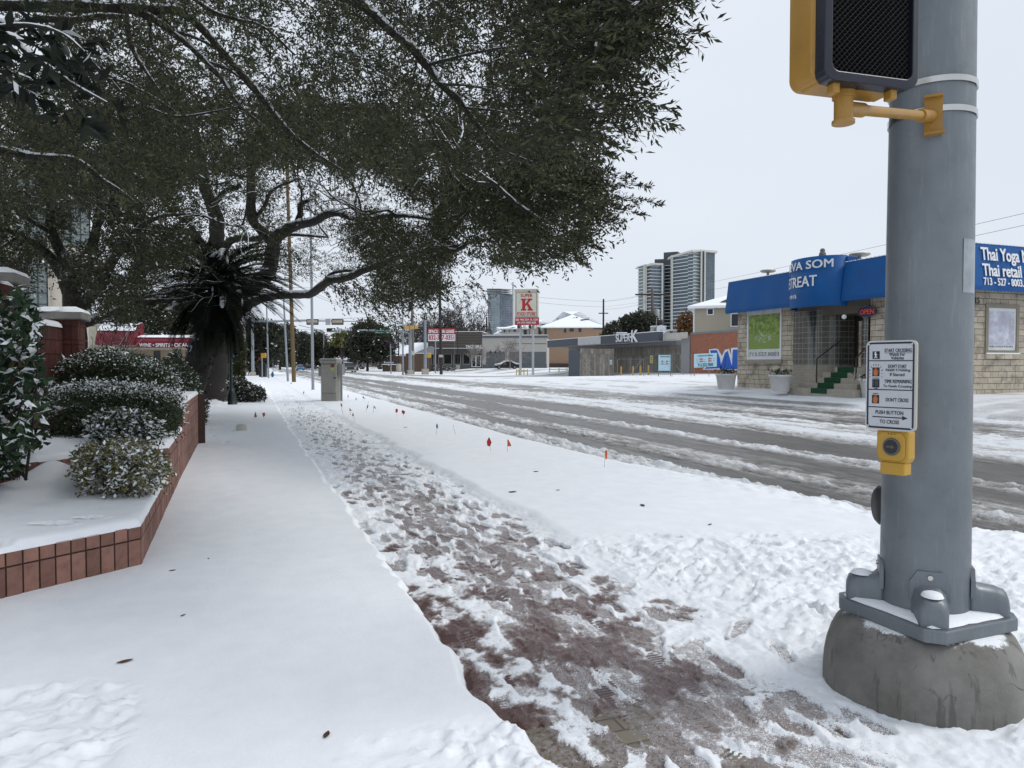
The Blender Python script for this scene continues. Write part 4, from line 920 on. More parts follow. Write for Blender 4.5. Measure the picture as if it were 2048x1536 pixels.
tw = MB(); V4, N4 = longspray([(1130, 420, 1322, 408, 8.4), (1150, 390, 1300, 372, 8.6), (1120, 400, 1260, 352, 8.8), (1140, 450, 1245, 448, 8.6), (1130, 430, 1290, 430, 8.5), (1100, 480, 1200, 500, 9), (1060, 505, 1175, 535, 9), (1000, 520, 1110, 540, 9.5), (1080, 500, 1165, 520, 9.4), (1150, 370, 1225, 340, 9)], rs1, .068, .022, tw)
tw.build('twigs', twigbark, oa)
V = np.concatenate([V1, V2, V3, V4]); N_ = np.concatenate([N1, N2, N3, N4])
leafmesh('crown', V, [oakleaf, leafsnow], oa, N_, snow=.035, rs=rs1)
# upper crown added above the picture, also blocks sky light
PU_ = [(0, -700), (900, -650), (1150, -200), (1150, 240), (0, 260)]
C = region(PU_, 4500, 13, 26, .3, 80, rs1); out = unit(rs1.normal(0, 1, (len(C), 3))); V, N_ = twigs(C, out, rs1.uniform(.3, .7, len(C)), 10, .12, .05, rs=rs1)
leafmesh('added_upper_crown', V, [oakleaf, leafsnow], oa, N_, snow=.05, rs=rs1)

# ---- second oak further left
rs2 = np.random.RandomState(12)
ob_ = thing('live_oak', 'forked live oak behind the brick pier and hedges on the left', 'tree', tuple(ud(-874 / FPX * 17, 17)), 'live oaks shading the path')
limbs(ob_, [[(150, 860, 17, .34), (150, 700, 17, .27), (149, 625, 17, .24), (148, 573, 17, .25), (146, 545, 17, .22)]], bark, 4, 14, .06, 'trunk')
limbs(ob_, [
 [(140, 590, 17, .18), (131, 562, 17, .16), (109, 524, 17, .13), (76, 491, 16.5, .10), (40, 470, 16, .07), (0, 455, 15.5, .05)],
 [(146, 575, 17, .17), (137, 532, 17, .15), (120, 500, 17, .13), (104, 466, 16.5, .11), (100, 420, 16, .09), (92, 370, 15, .07), (75, 310, 14, .04)],
 [(152, 590, 17, .16), (158, 550, 17, .15), (175, 518, 17, .13), (191, 464, 16.5, .10), (200, 400, 16, .08), (190, 330, 15, .05)],
 [(152, 625, 17, .17), (172, 600, 17, .15), (195, 575, 16.8, .13), (227, 518, 16.5, .11), (246, 491, 16, .09), (285, 450, 15, .06), (330, 430, 14, .04)],
 [(160, 650, 17, .14), (190, 638, 17, .10), (232, 620, 17.5, .09), (273, 603, 18, .07), (320, 600, 18.5, .05), (370, 598, 19, .03)],
 [(104, 466, 16.5, .06), (60, 440, 15.5, .05), (0, 395, 14, .04)],
], bark, 4, 10, .10)
mb = MB(); st_ = [(P(a, b, d), (rs2.normal(0, .8, 3) + np.array([0, 0, .3]))) for a, b, d in [(0, 455, 15.5), (75, 310, 14), (190, 330, 15), (330, 430, 14), (273, 603, 18), (92, 370, 15), (246, 491, 16), (320, 600, 18.5), (40, 470, 16)]]
randbranches(mb, st_, rs2, 3, 1.8, .04, .1, 5); mb.build('twigs', bark, ob_)
PB = [(-300, 150), (460, 150), (440, 360), (400, 480), (330, 560), (330, 610), (250, 650), (210, 640), (190, 600), (150, 560), (110, 520), (60, 520), (60, 600), (-300, 540)]
C = region(PB, 11500, 12.5, 19, .45, 45, rs2, seed=4, dens=.7); out = unit(rs2.normal(0, 1, (len(C), 3)) + np.array([0, 0, -.1])); V, N_ = twigs(C, out, rs2.uniform(.25, .55, len(C)), 11, .085, .032, rs=rs2)
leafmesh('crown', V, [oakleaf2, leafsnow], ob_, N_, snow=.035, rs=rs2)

# ---- overhanging oak: trunk stands beyond the left edge of the picture, its limbs reach over the path
rs3 = np.random.RandomState(13)
tb = Vector((-5.2, 5.6, 0))
oc = thing('live_oak', 'nearest live oak whose leafy limbs hang over the path along the top of the picture', 'tree', tuple(tb), 'live oaks shading the path')
p, r = smoothpts([tb + Vector((0, 0, -.1)), tb + Vector((0, 0, .5)), tb + Vector((.1, .1, 2.2)), tb + Vector((.15, .2, 3.8)), tb + Vector((.1, .4, 5.5)), tb + Vector((0, .6, 8))], [.55, .42, .36, .3, .2, .08], 5, .05, random)
MB().tube(p, r, 16).build('trunk', bark, oc)
hub = tb + Vector((.15, .2, 3.6))
def nl(specs, jo=None):
    for sp in specs:
        pts = [P(a, b, d) for a, b, d, q in sp]; rr = [q[3] for q in sp]
        if jo is not None: pts = [jo] + pts; rr = [max(rr[0] * 1.6, .04)] + rr
        p, r = smoothpts(pts, rr, 5, .10, random); MB().tube(p, r, 9).build('branch', bark, oc)
nl([[(0, 7, 7.2, .07), (137, 12, 7.2, .062), (273, 17, 7.2, .056), (359, 22, 7.2, .05), (410, 62, 7.2, .044), (445, 103, 7.2, .042), (513, 181, 7.2, .038), (555, 235, 7.2, .034), (581, 267, 7.2, .028), (633, 308, 7.3, .02), (700, 350, 7.4, .012)],
    [(0, 298, 7.5, .05), (60, 312, 7.5, .046), (103, 315, 7.5, .042), (154, 321, 7.5, .035), (205, 359, 7.6, .028), (260, 397, 7.8, .018), (300, 440, 8, .01)],
    [(-60, 40, 6.5, .06), (0, 65, 6.5, .04), (60, 40, 6.6, .032), (154, 38, 6.6, .03), (200, 32, 6.6, .03), (250, 34, 6.7, .022)],
    [(200, -160, 6.5, .075), (480, -110, 6.4, .065), (700, -8, 6.3, .055), (778, 57, 6.2, .046), (820, 90, 6.1, .042), (856, 133, 6.1, .040), (885, 170, 6, .034), (918, 203, 6, .030), (955, 250, 6, .024), (993, 296, 6, .018), (1030, 312, 6, .014), (1075, 328, 6, .009)],
    [(300, -300, 5.2, .07), (700, -320, 4.6, .05), (1000, -150, 4.2, .03), (1200, -20, 4, .018), (1330, 30, 3.9, .008)]], hub)
nl([[(273, 20, 7.2, .045), (310, 40, 7.2, .04), (342, 62, 7.2, .036), (380, 92, 7.2, .034), (410, 123, 7.2, .03), (450, 165, 7.2, .024), (479, 212, 7.2, .018), (533, 256, 7.3, .01)],
    [(250, 20, 7, .03), (262, 90, 7, .024), (290, 140, 7, .02), (325, 190, 7, .014), (345, 220, 7, .01)],
    [(150, 60, 6.8, .025), (175, 115, 6.8, .022), (215, 150, 6.8, .019), (262, 170, 6.8, .017), (308, 195, 6.8, .014), (349, 222, 6.9, .009)],
    [(215, 150, 6.8, .014), (240, 180, 6.8, .01), (270, 210, 6.8, .006)],
    [(340, 60, 7.2, .02), (390, 75, 7.2, .016), (440, 100, 7.2, .012)], [(406, 122, 7.2, .018), (450, 135, 7.2, .014), (500, 170, 7.2, .01)],
    [(300, 215, 7, .012), (345, 232, 7, .013), (400, 228, 7, .011), (480, 212, 7, .008)],
    [(298, 45, 7.2, .022), (304, 85, 7.2, .018), (330, 130, 7.1, .013), (345, 150, 7, .008)],
    [(380, -10, 7, .03), (430, 25, 7, .022), (480, 40, 7, .018), (530, 55, 6.9, .014), (590, 110, 6.9, .01)],
    [(880, 170, 6, .014), (930, 170, 5.8, .010), (1010, 185, 5.4, .006)], [(930, 215, 6, .012), (1010, 225, 5.7, .009), (1110, 262, 5.2, .006), (1190, 285, 4.8, .004)],
    [(856, 130, 6.1, .016), (930, 110, 5.6, .011), (1050, 90, 5, .008), (1200, 100, 4.4, .006), (1300, 95, 4.1, .004)]])
PC = [(-250, -250), (1400, -250), (1310, 0), (1265, 60), (1270, 110), (1215, 140), (1250, 165), (1240, 205), (1245, 235), (1210, 262), (1150, 272), (1120, 300), (1080, 330), (1000, 330), (880, 345), (760, 350), (600, 350), (300, 400), (-250, 430)]
def dC_(px, py, rs):
    near = np.interp(px, [0, 600, 1000, 1200, 1400], [4.6, 4.8, 4.2, 3.7, 3.4]); far = np.interp(px, [0, 600, 1000, 1200, 1400], [10, 10, 7.5, 5.0, 4.1]); return near + (far - near) * rs.rand(len(px)) ** .65
C = region(PC, 13500, 0, 0, .42, 60, rs3, dfun=dC_, seed=9, dens=.9)
out = unit(np.stack([rs3.normal(.45, .6, len(C)), rs3.normal(-.25, .7, len(C)), rs3.normal(-.1, .4, len(C))], -1)); LL = rs3.uniform(.18, .42, len(C))
V1, N1 = twigs(C, out, LL, 12, .055, .017, rs=rs3)
C2_, D2_, L2_, (V2, N2) = sprays([(1385, -10), (1370, 20), (1350, 60), (1340, 95), (1300, 100), (1320, 75), (1290, 130), (1270, 55), (1240, 30), (1275, 180), (1300, 235), (1285, 255), (1250, 240), (1215, 225), (1200, 250), (1180, 120), (1160, 60), (1140, 170), (1195, 290)], 3.4, 4.3, 6, 17, .052, .017, rs3, .33, 1., .10, sh=118)
# the twigs themselves for the near sprays
tw = MB()
for c_, d_, l_ in list(zip(C2_, D2_, L2_)) + [(C[i], out[i], LL[i]) for i in range(0, len(C), 4)]:
    c_ = Vector(c_); d_ = Vector(d_); tw.tube([c_ - d_ * .12, c_ + d_ * l_ * .5 - Vector((0, 0, .04 * l_)), c_ + d_ * l_ - Vector((0, 0, .15 * l_))], [.003, .002, .001], 3, cap=False)
V5, N5 = longspray([(1230, 100, 1412, 68, 3.6), (1220, 60, 1392, 5, 3.6), (1250, 20, 1380, -40, 3.5), (1240, 130, 1345, 120, 3.5), (1200, 150, 1300, 170, 3.6), (1160, 220, 1352, 252, 3.5), (1180, 200, 1345, 222, 3.7), (1150, 250, 1275, 265, 3.8), (1170, 275, 1228, 322, 3.8), (1120, 270, 1240, 300, 4.2), (1210, 80, 1370, 105, 3.9), (1100, 310, 1205, 350, 5.)], rs3, .052, .016, tw)
tw.build('twigs', twigbark, oc)
leafmesh('crown', np.concatenate([V1, V2, V5]), [oakleaf, leafsnow], oc, np.concatenate([N1, N2, N5]), snow=.008, rs=rs3)
# unseen crown above and behind, added to darken the lawn
C = np.stack([rs3.uniform(-9, 0, 2600), rs3.uniform(0, 10, 2600), rs3.uniform(5.2, 9.5, 2600)], -1)
k = (((C[:, 0] + 3.2) / 6.0) ** 2 + ((C[:, 1] - 3.5) / 7) ** 2 + ((C[:, 2] - 5.8) / 4) ** 2) < 1
k &= (C[:, 2] - EYE) > .78 * (C[:, 0] * SY + C[:, 1] * CY); C = C[k]
V, N_ = twigs(C, unit(rs3.normal(0, 1, (len(C), 3))), rs3.uniform(.25, .5, len(C)), 9, .13, .06, rs=rs3); leafmesh('added_upper_crown', V, [oakleaf], oc, N_, rs=rs3)

# ---- magnolia twigs at the top left and the big magnolia shrub at the left edge
rs4 = np.random.RandomState(14)
def bigleaves(C, m, ll, lw, rs, outw=None):
    D = unit(rs.normal(0, 1, (len(C), 3)) + (outw if outw is not None else 0)); return twigs(C, D, np.full(len(C), .09), m, ll, lw, up=1.0, spread=1.1, droop=.1, rs=rs, bend=.35)
mt = thing('magnolia_tree', 'magnolia with large dark glossy leaves hanging at the top left corner', 'tree', (-3.4, 3.6, 0))
p, r = smoothpts([Vector((-3.4, 3.6, -.05)), Vector((-3.35, 3.65, 1.5)), Vector((-3.2, 3.9, 3.2)), P(-40, 60, 4.6), P(60, 110, 4.6), P(150, 170, 4.5), P(215, 205, 4.4)], [.12, .10, .07, .045, .022, .014, .006], 4, .08, random); MB().tube(p, r, 8).build('trunk', bark, mt)
p, r = smoothpts([P(-20, 60, 4.6), P(60, 50, 4.5), P(130, 70, 4.4), P(185, 120, 4.4)], [.03, .016, .01, .005], 4, .08, random); MB().tube(p, r, 6).build('branch', bark, mt)
PM = [(-80, 40), (120, 30), (175, 70), (205, 140), (240, 190), (250, 235), (200, 262), (120, 250), (40, 190), (-80, 170)]
C = region(PM, 62, 4.1, 5.0, rs=rs4); V, N_ = bigleaves(C, 7, .15, .05, rs4, np.array([0, 0, -.2])); leafmesh('foliage', V, [m_leaf('magnolia_leaf_dark', (.006, .009, .007), (.016, .022, .015), .35), leafsnow], mt, N_, snow=.05, rs=rs4)
ms = thing('magnolia_shrub', 'tall broad leaved evergreen shrub dusted with snow at the left edge', 'shrub', tuple(ud(-1.02 * 5.9 * .70, 5.9, .35)))
PS = [(-160, 580), (20, 585), (60, 600), (76, 650), (72, 700), (80, 740), (84, 800), (90, 840), (80, 875), (52, 900), (30, 935), (0, 965), (-160, 980)]
C = region(PS, 760, 5.3, 6.6, .30, 40, rs4); V, N_ = bigleaves(C, 9, .095, .042, rs4, np.array([.3, -.8, .1])); leafmesh('foliage', V, [magleaf, leafsnow], ms, N_, snow=.45, rs=rs4)
mb = MB()
for _ in range(40):
    a = P(rs4.uniform(-100, 60), 960, 6.0); b = P(rs4.uniform(-120, 90), rs4.uniform(600, 850), rs4.uniform(5.5, 6.4)); mb.tube([a, (a + b) / 2 + Vector(rs4.normal(0, .08, 3)), b], [.012, .008, .003], 4, cap=False)
mb.build('stems', bark, ms)
tw = P(75, 640, 6.2)

# ---- clipped hedges and the yellow-green shrub
def hedge(name, label, cat, poly, d0, d1, n, ll, lw, mats, snow, topf, base, rs, m=7, core=None, group=None, gap=.0):
    t = thing(name, label, cat, base, group)
    C = region(poly, n, d0, d1, gap, 26, rs); D = unit(rs.normal(0, 1, (n, 3)) + np.array([.1, -.5, .5])); V, N_ = twigs(C, D, rs.uniform(.06, .12, n), m, ll, lw, up=1., rs=rs)
    leafmesh('foliage', V, mats, t, N_, snow=snow, rs=rs, snowz=topf)
    mb = MB()
    for _ in range(26):
        c = C[rs.randint(len(C))]; b = Vector((c[0] - .08, c[1] + .1, base[2] - .05)); mb.tube([b, Vector(c)], [.006, .002], 4, cap=False)
    mb.build('stems', bark, t); return t
def topsnow(poly, lo=.12, band=28.):
    xs_ = np.array([p[0] for p in poly]); 
    def f(c):
        d = c[:, 0] * SY + c[:, 1] * CY; u = c[:, 0] * CY - c[:, 1] * SY; px = 1024 + FPX * u / d; py = 768 - FPX * np.tan(np.arctan((c[:, 2] - EYE) / d) + PITCH)
        top = np.full(len(px), 1e9)
        for (x0, y0), (x1, y1) in zip(poly, poly[1:] + poly[:1]):
            k = ((px >= min(x0, x1)) & (px <= max(x0, x1))) & (x0 != x1); yy = y0 + (y1 - y0) * (px - x0) / (x1 - x0 + 1e-9); top = np.where(k, np.minimum(top, yy), top)
        return lo + (1 - lo) * np.clip(1 - (py - top) / band, 0, 1) + .22 * (fbm(px / 14, py / 9, 2, 7) > .62)
    return f
H1 = [(100, 780), (140, 770), (200, 766), (262, 770), (330, 775), (352, 785), (366, 800), (360, 850), (352, 872), (330, 880), (180, 895), (120, 905), (95, 900)]
hedge('boxwood_hedge', 'clipped boxwood hedge with snow along its top, in the second brick tier', 'hedge', H1, 8.0, 9.4, 6500, .032, .020, [boxleaf, leafsnow], 1.4, topsnow(H1, .005, 30), tuple(ud(-5.3, 8.6, .66)), rs4)
H2 = [(100, 770), (110, 735), (135, 715), (180, 705), (225, 702), (280, 715), (320, 728), (345, 745), (358, 770), (355, 800), (100, 800)]
hedge('boxwood_hedge', 'darker rounded hedge dusted with snow, behind the clipped boxwood and before the brick pier', 'hedge', H2, 9.8, 11.6, 6000, .04, .023, [boxleaf, leafsnow], .8, topsnow(H2, .06, 30), tuple(ud(-6.6, 10.6, 1.0)), rs4)
H3 = [(175, 845), (200, 832), (235, 826), (285, 828), (312, 842), (322, 862), (318, 882), (250, 892), (190, 892), (180, 870)]
hedge('low_shrub', 'low snow laden shrub in front of the clipped hedge, above the yellow green one', 'shrub', H3, 7.3, 8.0, 1300, .05, .027, [boxleaf, leafsnow], 1.0, None, tuple(ud(-4.2, 7.7, .68)), rs4)
H4 = [(155, 910), (170, 892), (195, 900), (215, 892), (250, 888), (262, 894), (285, 892), (296, 910), (320, 915), (332, 930), (330, 952), (308, 978), (280, 986), (230, 990), (190, 986), (162, 976), (150, 940)]
hedge('low_shrub', 'yellow green leafy shrub half buried in snow in the lowest brick tier', 'shrub', H4, 5.9, 6.7, 1500, .042, .021, [yelleaf, leafsnow], .85, None, tuple(ud(-3.5, 6.3, .38)), rs4, m=8, gap=.34)
mb_ = MB(); mb_.smooth = True
t = thing('bare_shrub', 'leafless twiggy shrub standing against the cream store wall above the hedges', 'shrub', tuple(ud(-812 / FPX * 13, 13, .6)))
mb = MB()
for _ in range(34):
    a = P(rs4.uniform(200, 240), 745, 13); b = P(rs4.uniform(160, 330), rs4.uniform(640, 710), rs4.uniform(12.4, 13.6)); mid = (a + b) / 2 + Vector(rs4.normal(0, .1, 3)); mb.tube([a, mid, b], [.009, .006, .002], 4, cap=False)
    for _ in range(3): mb.tube([mid, mid + (b - mid) * .5 + Vector(rs4.normal(0, .15, 3))], [.004, .001], 3, cap=False)
mb.build('stems', bark, t)
rs4b = np.random.RandomState(15)
H5 = [(300, 740), (330, 722), (352, 700), (375, 740), (395, 750), (400, 790), (360, 800), (330, 790)]
hedge('leafy_shrub', 'loose dark shrub with small snowy leaves between the hedges and the palm', 'shrub', H5, 14.5, 17, 1500, .06, .03, [boxleaf, leafsnow], .25, None, tuple(ud(-8, 16, .6)), rs4b)
H6 = [(398, 850), (396, 810), (402, 800), (412, 808), (410, 840), (402, 852)]
hedge('low_shrub', 'small dark shrub squeezed between the brick planter end and the oak trunk', 'shrub', H6, 17, 19, 500, .06, .03, [boxleaf, leafsnow], .25, None, tuple(ud(-7.8, 18, 0)), rs4b)
H7 = [(455, 802), (452, 770), (470, 752), (490, 762), (505, 772), (525, 778), (530, 796), (515, 802)]
hedge('low_shrub', 'rounded snow speckled shrub beside the path beyond the lamp post', 'shrub', H7, 27.5, 31, 2200, .10, .05, [farleaf, leafsnow], .30, None, tuple(ud(-10.8, 29, 0)), rs4b)
H8 = [(458, 780), (455, 690), (462, 670), (480, 665), (490, 690), (488, 740), (484, 770), (470, 785)]
hedge('ivy_screen', 'tall column of ivy green foliage behind the lamp post', 'shrub', H8, 31, 34, 2600, .13, .07, [m_leaf('ivy_leaf', (.018, .024, .01), (.065, .072, .028), .6), leafsnow], .06, None, tuple(ud(-12.5, 33, 0)), rs4b)

# ---- sago palm leaning in front of the oak
rs5 = np.random.RandomState(16)
pm = thing('sago_palm', 'shaggy sago palm with drooping fronds and clots of snow, in front of the oak trunk', 'palm', tuple(ud((378 - 1024) / FPX * 20.5, 20.5, 0)))
p, r = smoothpts([P(372, 812, 20.5), P(378, 780, 20.5), P(398, 720, 20.5), P(418, 650, 20.5), P(432, 590, 19.9)], [.34, .40, .37, .32, .24], 5, .05, random)
MB().tube(p, r, 16).build('trunk', bark, pm)
C = np.array([tuple(p[i] + Vector(rs5.normal(0, 1, 3)).normalized() * r[i] * .95) for i in rs5.randint(0, len(p), 900)]); Dn = unit(rs5.normal(0, 1, (900, 3)) + np.array([0, -.3, .5]))
V, N_ = twigs(C, Dn, np.full(900, .06), 3, .17, .045, rs=rs5); leafmesh('leaf_bases', V, [m_leaf('dead_frond', (.012, .008, .006), (.045, .03, .024), .85), leafsnow], pm, N_, snow=.05, rs=rs5)
frm = m_leaf('palm_frond', (.005, .008, .005), (.015, .02, .011), .45)
top = P(433, 580, 19.8); VV, RR, MI = [], [], []; rach = MB()
for k in range(150):
    az = rs5.uniform(0, 2 * math.pi); el = R(rs5.choice([82, 64, 44, 24, 2, -28, -55], p=[.08, .14, .18, .18, .16, .14, .12])) + rs5.normal(0, .12); L = rs5.uniform(2.0, 2.6) * (.85 if el < 0 else 1); pts = []
    pos = top.copy(); ns = 22; e = el
    for i in range(ns + 1):
        pts.append(pos.copy()); pos = pos + Vector((math.cos(az) * math.cos(e), math.sin(az) * math.cos(e), math.sin(e))) * L / ns; e -= rs5.uniform(.045, .07) * (1.22 if el > .8 else 1.0 if el > .3 else .7)
        e = max(e, -1.45)
    rach.tube(pts[::3] + [pts[-1]], [.018 - .0018 * q for q in range(len(pts[::3]) + 1)], 4, cap=False); snowy = (el > R(10) and rs5.rand() < .62)
    for i in range(3, ns):
        t_ = (pts[i + 1] - pts[i - 1]).normalized(); sd2 = t_.cross(Vector((0, 0, 1))); sd2 = sd2.normalized() if sd2.length > .05 else Vector((1, 0, 0)); upv = sd2.cross(t_)
        ll = .34 * math.sin(math.pi * (i / ns) ** .8 * .92 + .12) + .05
        for q in range(3):
            for s2 in (-1, 1):
                b0 = pts[i] + (pts[i + 1] - pts[i]) * (q / 3.); dr = (sd2 * s2 * .8 + t_ * .75 + upv * .28 + Vector(rs5.normal(0, .06, 3))).normalized(); tip = b0 + dr * ll - Vector((0, 0, .07 * ll)); w2 = t_ * .009
                VV += [b0 - w2, b0 + w2, b0 + dr * ll * .6 + w2 * .8, tip]; MI.append(0); RR.append(rs5.rand())
        if snowy and .18 < i / ns < .62 and fbm(np.array(i * .3), np.array(k * 3.1), 2, 5) > .48:
            h_ = .02; wd = .10
            VV += [pts[i] - sd2 * wd + upv * h_, pts[i + 1] - sd2 * wd + upv * h_, pts[i + 1] + upv * (h_ + .035), pts[i] + upv * (h_ + .035), pts[i] + upv * (h_ + .035), pts[i + 1] + upv * (h_ + .035), pts[i + 1] + sd2 * wd + upv * h_, pts[i] + sd2 * wd + upv * h_]; MI += [1, 1]; RR += [0, 0]
rach.build('frond_stalks', frm, pm)
clot = MB(); clot.smooth = True
for (cx, cy, lw_, ll_) in ((428, 516, .24, .09), (455, 528, .08, .22), (411, 556, .09, .36), (444, 610, .12, .40), (451, 604, .05, .3), (470, 560, .06, .22), (478, 590, .15, .08), (425, 590, .05, .26), (458, 578, .05, .22), (340, 592, .34, .05), (345, 620, .32, .05), (440, 545, .13, .05), (484, 612, .05, .2)):
    c_ = P(cx, cy - 8, 19.3 + rs5.uniform(-.3, .3)); n1, n2 = 8, 6; V_ = [(c_.x + lw_ * .5 * math.sin(math.pi * j / n2) * math.cos(2 * math.pi * i / n1) * rs5.uniform(.6, 1.35), c_.y + .08 * math.sin(math.pi * j / n2) * math.sin(2 * math.pi * i / n1), c_.z + ll_ * .5 * math.cos(math.pi * j / n2) + .25 * lw_ * math.cos(2 * math.pi * i / n1) * (lw_ > .2)) for j in range(n2 + 1) for i in range(n1)]
    clot.add(V_, [(j * n1 + i, j * n1 + (i + 1) % n1, (j + 1) * n1 + (i + 1) % n1, (j + 1) * n1 + i) for j in range(n2) for i in range(n1)])
tag(clot.build('snow', SNOW, pm), kind='stuff')
VV = np.array([tuple(v) for v in VV]); F_ = np.arange(len(VV)).reshape(-1, 4); link('fronds', mesh_np('fronds', VV - np.array(pm.location), F_, None, rnd=RR, midx=MI, mats=[frm, leafsnow]), pm)
# ------------------------------------------------------------------ buildings across the road
stone = m_brickuv('cut_stone', [(.46, .40, .31), (.58, .52, .42), (.28, .24, .18)], (.13, .11, .085), .62, .19, .010, .37, .02, .8, .85, freq=2, squash=.6, sfreq=3)
stone2 = m_brickuv('plinth_tile', [(.34, .31, .26), (.40, .37, .31), (.25, .22, .18)], (.2, .18, .15), .22, .06, .006, .5, .006, .2, .8)
blue = M('awning_blue', (.001, .080, .275), .55, var=.12, scale=2, bump=.15, bs=6, spec=.3); wht = M('white_lettering', (.72, .74, .76), .5, var=.06)
glassd = M('dark_glass', (.02, .024, .027), .08, var=.3, scale=1.5); frm_ = M('aluminium_frame', (.32, .31, .29), .5, .4)
trim = M('window_trim_tan', (.22, .20, .155), .6); blackl = M('black_numerals', (.012, .012, .012), .5)
conc2 = M('step_concrete', (.36, .33, .28), .85, var=.12, scale=4, bump=.2, grime=.3); carpet = M('green_carpet', (.006, .055, .022), .95, var=.2, scale=30, bump=.4)
def m_glassblock():
    s = NT('glass_block'); v = s.coord(uv=True); b = s.n('TexBrick', Scale=1.0); b.offset = 0; b.inputs['Brick Width'].default_value = .195; b.inputs['Row Height'].default_value = .195; b.inputs['Mortar Size'].default_value = .010
    b.inputs['Color1'].default_value = (.075, .075, .062, 1); b.inputs['Color2'].default_value = (.12, .12, .10, 1); b.inputs['Mortar'].default_value = (.34, .33, .30, 1); s.l(v, b.inputs['Vector'])
    n = s.noise(v, 16, 4, .7); c = s.mix(s.ramp(n, [(.4, 0.), (.7, .6)]), b.outputs['Color'], (.03, .035, .03)); s.base(c); s.rough(s.ramp(b.outputs['Fac'], [(0, .12), (1, .8)])); s.bump(n, .01, .5); return s.m
gblock = m_glassblock()
XF = 19.25; YL, YK = 24.9, 15.8; ZG = .55
ts = thing('shop_building', 'single storey stone clad shop under a long blue awning with white lettering', 'shop', (XF, YK, .6))
f1 = frame((XF, YL, ZG), (0, -1, 0)); f2 = frame((XF, YK, ZG), (1, 0, 0)); HB = 4.5
aF = lambda px: YL - PX(px, 729, XF).y
zF = lambda px, py: PX(px, py, XF).z - ZG
f0 = frame((XF + 9, YL, ZG), (-1, 0, 0))
# walls
wl = MB(); GA0, GA1 = YL - 21.55, YL - 18.05      # entrance recess between these
for a0, a1 in ((0, GA0), (GA1, YL - YK)): wl.fbox(f1, a0, a1, 0, HB - .15, -.3, 0)
wl.fbox(f2, .302, 14, 0, HB - .15, -.3, 0); wl.fbox(f0, 0, 8.69, 0, HB - .15, -.3, 0)
wl.build('stone_wall', stone, ts)
MB().box(XF + 1.3, XF + 9, YK + .31, YL + .29, ZG + HB - .5, ZG + HB - .35).box(XF + .3, XF + 1.29, YK + .31, YL - GA1 - .01, ZG + HB - .5, ZG + HB - .35).build('roof', SNOW, ts)
MB().fbox(f1, GA0, GA1, 2.75, HB - .16, -1.3, -.02).build('soffit', M('soffit', (.13, .115, .09), .8), ts)
# curved glass block walls of the recess
def curvewall(nm, pts, z0, z1, mat, th=.1, par=None, top=False):
    m = MB(); m.smooth = True; P3 = [Vector((x, y, 0)) for x, y in pts]; acc = 0; V = []
    for p_ in P3: V += [(p_.x, p_.y, z0), (p_.x, p_.y, z1)]
    m.add(V, [(2 * i, 2 * i + 2, 2 * i + 3, 2 * i + 1) for i in range(len(pts) - 1)])
    if top: m.add([(p_.x, p_.y, z1) for p_ in P3] + [(P3[-1].x, P3[0].y, z1)], [tuple(range(len(P3) + 1))])
    return m.build(nm, mat, par or ts)
def arcpts(cx, cy, rx, ry, a0, a1, n=10): return [(cx + rx * math.cos(R(a0 + (a1 - a0) * k / n)), cy + ry * math.sin(R(a0 + (a1 - a0) * k / n))) for k in range(n + 1)]
gl = [(XF - .08, 21.55), (XF - .08, 20.95), (XF - .06, 20.5)] + arcpts(XF + .62, 20.5, .68, .72, 180, 270, 8) + [(XF + 1.2, 19.78)]
gr = [(XF + 1.2, 18.72), (XF + .66, 18.72)] + arcpts(XF + .62, 18.1, .68, .62, 90, 180, 8)
for pts_ in (gl, gr):
    curvewall('plinth_wall', pts_, ZG, ZG + .98, stone2); curvewall('glass_block_wall', [(x + .02, y) for x, y in pts_], ZG + .98, ZG + 2.98, gblock)
dr = frame((XF + 1.15, 19.8, ZG), (0, -1, 0))
dm = MB().fbox(dr, .0, .12, .9, 2.9, -.05, .03).fbox(dr, .12, 1.08, 2.55, 2.9, -.05, .02); dm.build('door_frame', M('dark_brown_frame', (.035, .028, .022), .5), ts)
dd = MB().fbox(dr, .30, .36, .9, 2.52, -.03, .02).fbox(dr, .98, 1.04, .9, 2.52, -.03, .02).fbox(dr, .36, .98, .9, 1.02, -.03, .02).fbox(dr, .36, .98, 2.44, 2.52, -.03, .02).fbox(dr, .36, .98, 1.55, 1.62, -.03, .02)
do = dd.build('door', frm_, ts); MB().fbox(dr, .36, .98, .9, 2.5, -.03, -.01).build('pane', glassd, do); MB().tube([dr(.5, 1.35, .06), dr(.9, 1.75, .06)], .015, 6).build('handle', frm_, do)
lettering([('is', .5, 1.75, .16, .26)], lambda x, y, n: dr(x, y, n), wht, do)
# steps
for k in range(5):
    wy = 1.5 - .17 * k; x0 = 18.02 + .29 * k
    stp = MB().box(x0, 20.4, 19.0 - wy, 19.0 + wy - .08 * k, ZG - .1 if k == 0 else ZG + .18 * k - .18 + .002, ZG + .18 * (k + 1)); o = stp.build('step', conc2, ts, bevel=.01)
    MB().box(x0 - .012, x0 + .3, 19.0 - .36, 19.0 + .36, ZG + .18 * k + .02, ZG + .18 * (k + 1) + .012).build('carpet', carpet, o)
rl = M('handrail_brown', (.03, .022, .018), .5)
for yy, xo in ((19.62, 18.5), (18.28, 18.9)):
    MB().tube([(xo, yy, ZG + .2), (xo, yy, ZG + 1.22)], .025, 8).tube([(xo, yy, ZG + 1.2), (19.6, yy - .05 if yy > 19 else yy, ZG + 1.9)], .022, 8).tube([(19.6, yy - .05 if yy > 19 else yy, ZG + 1.9), (19.6, yy, ZG + .95)], .022, 8).build('handrail', rl, ts)
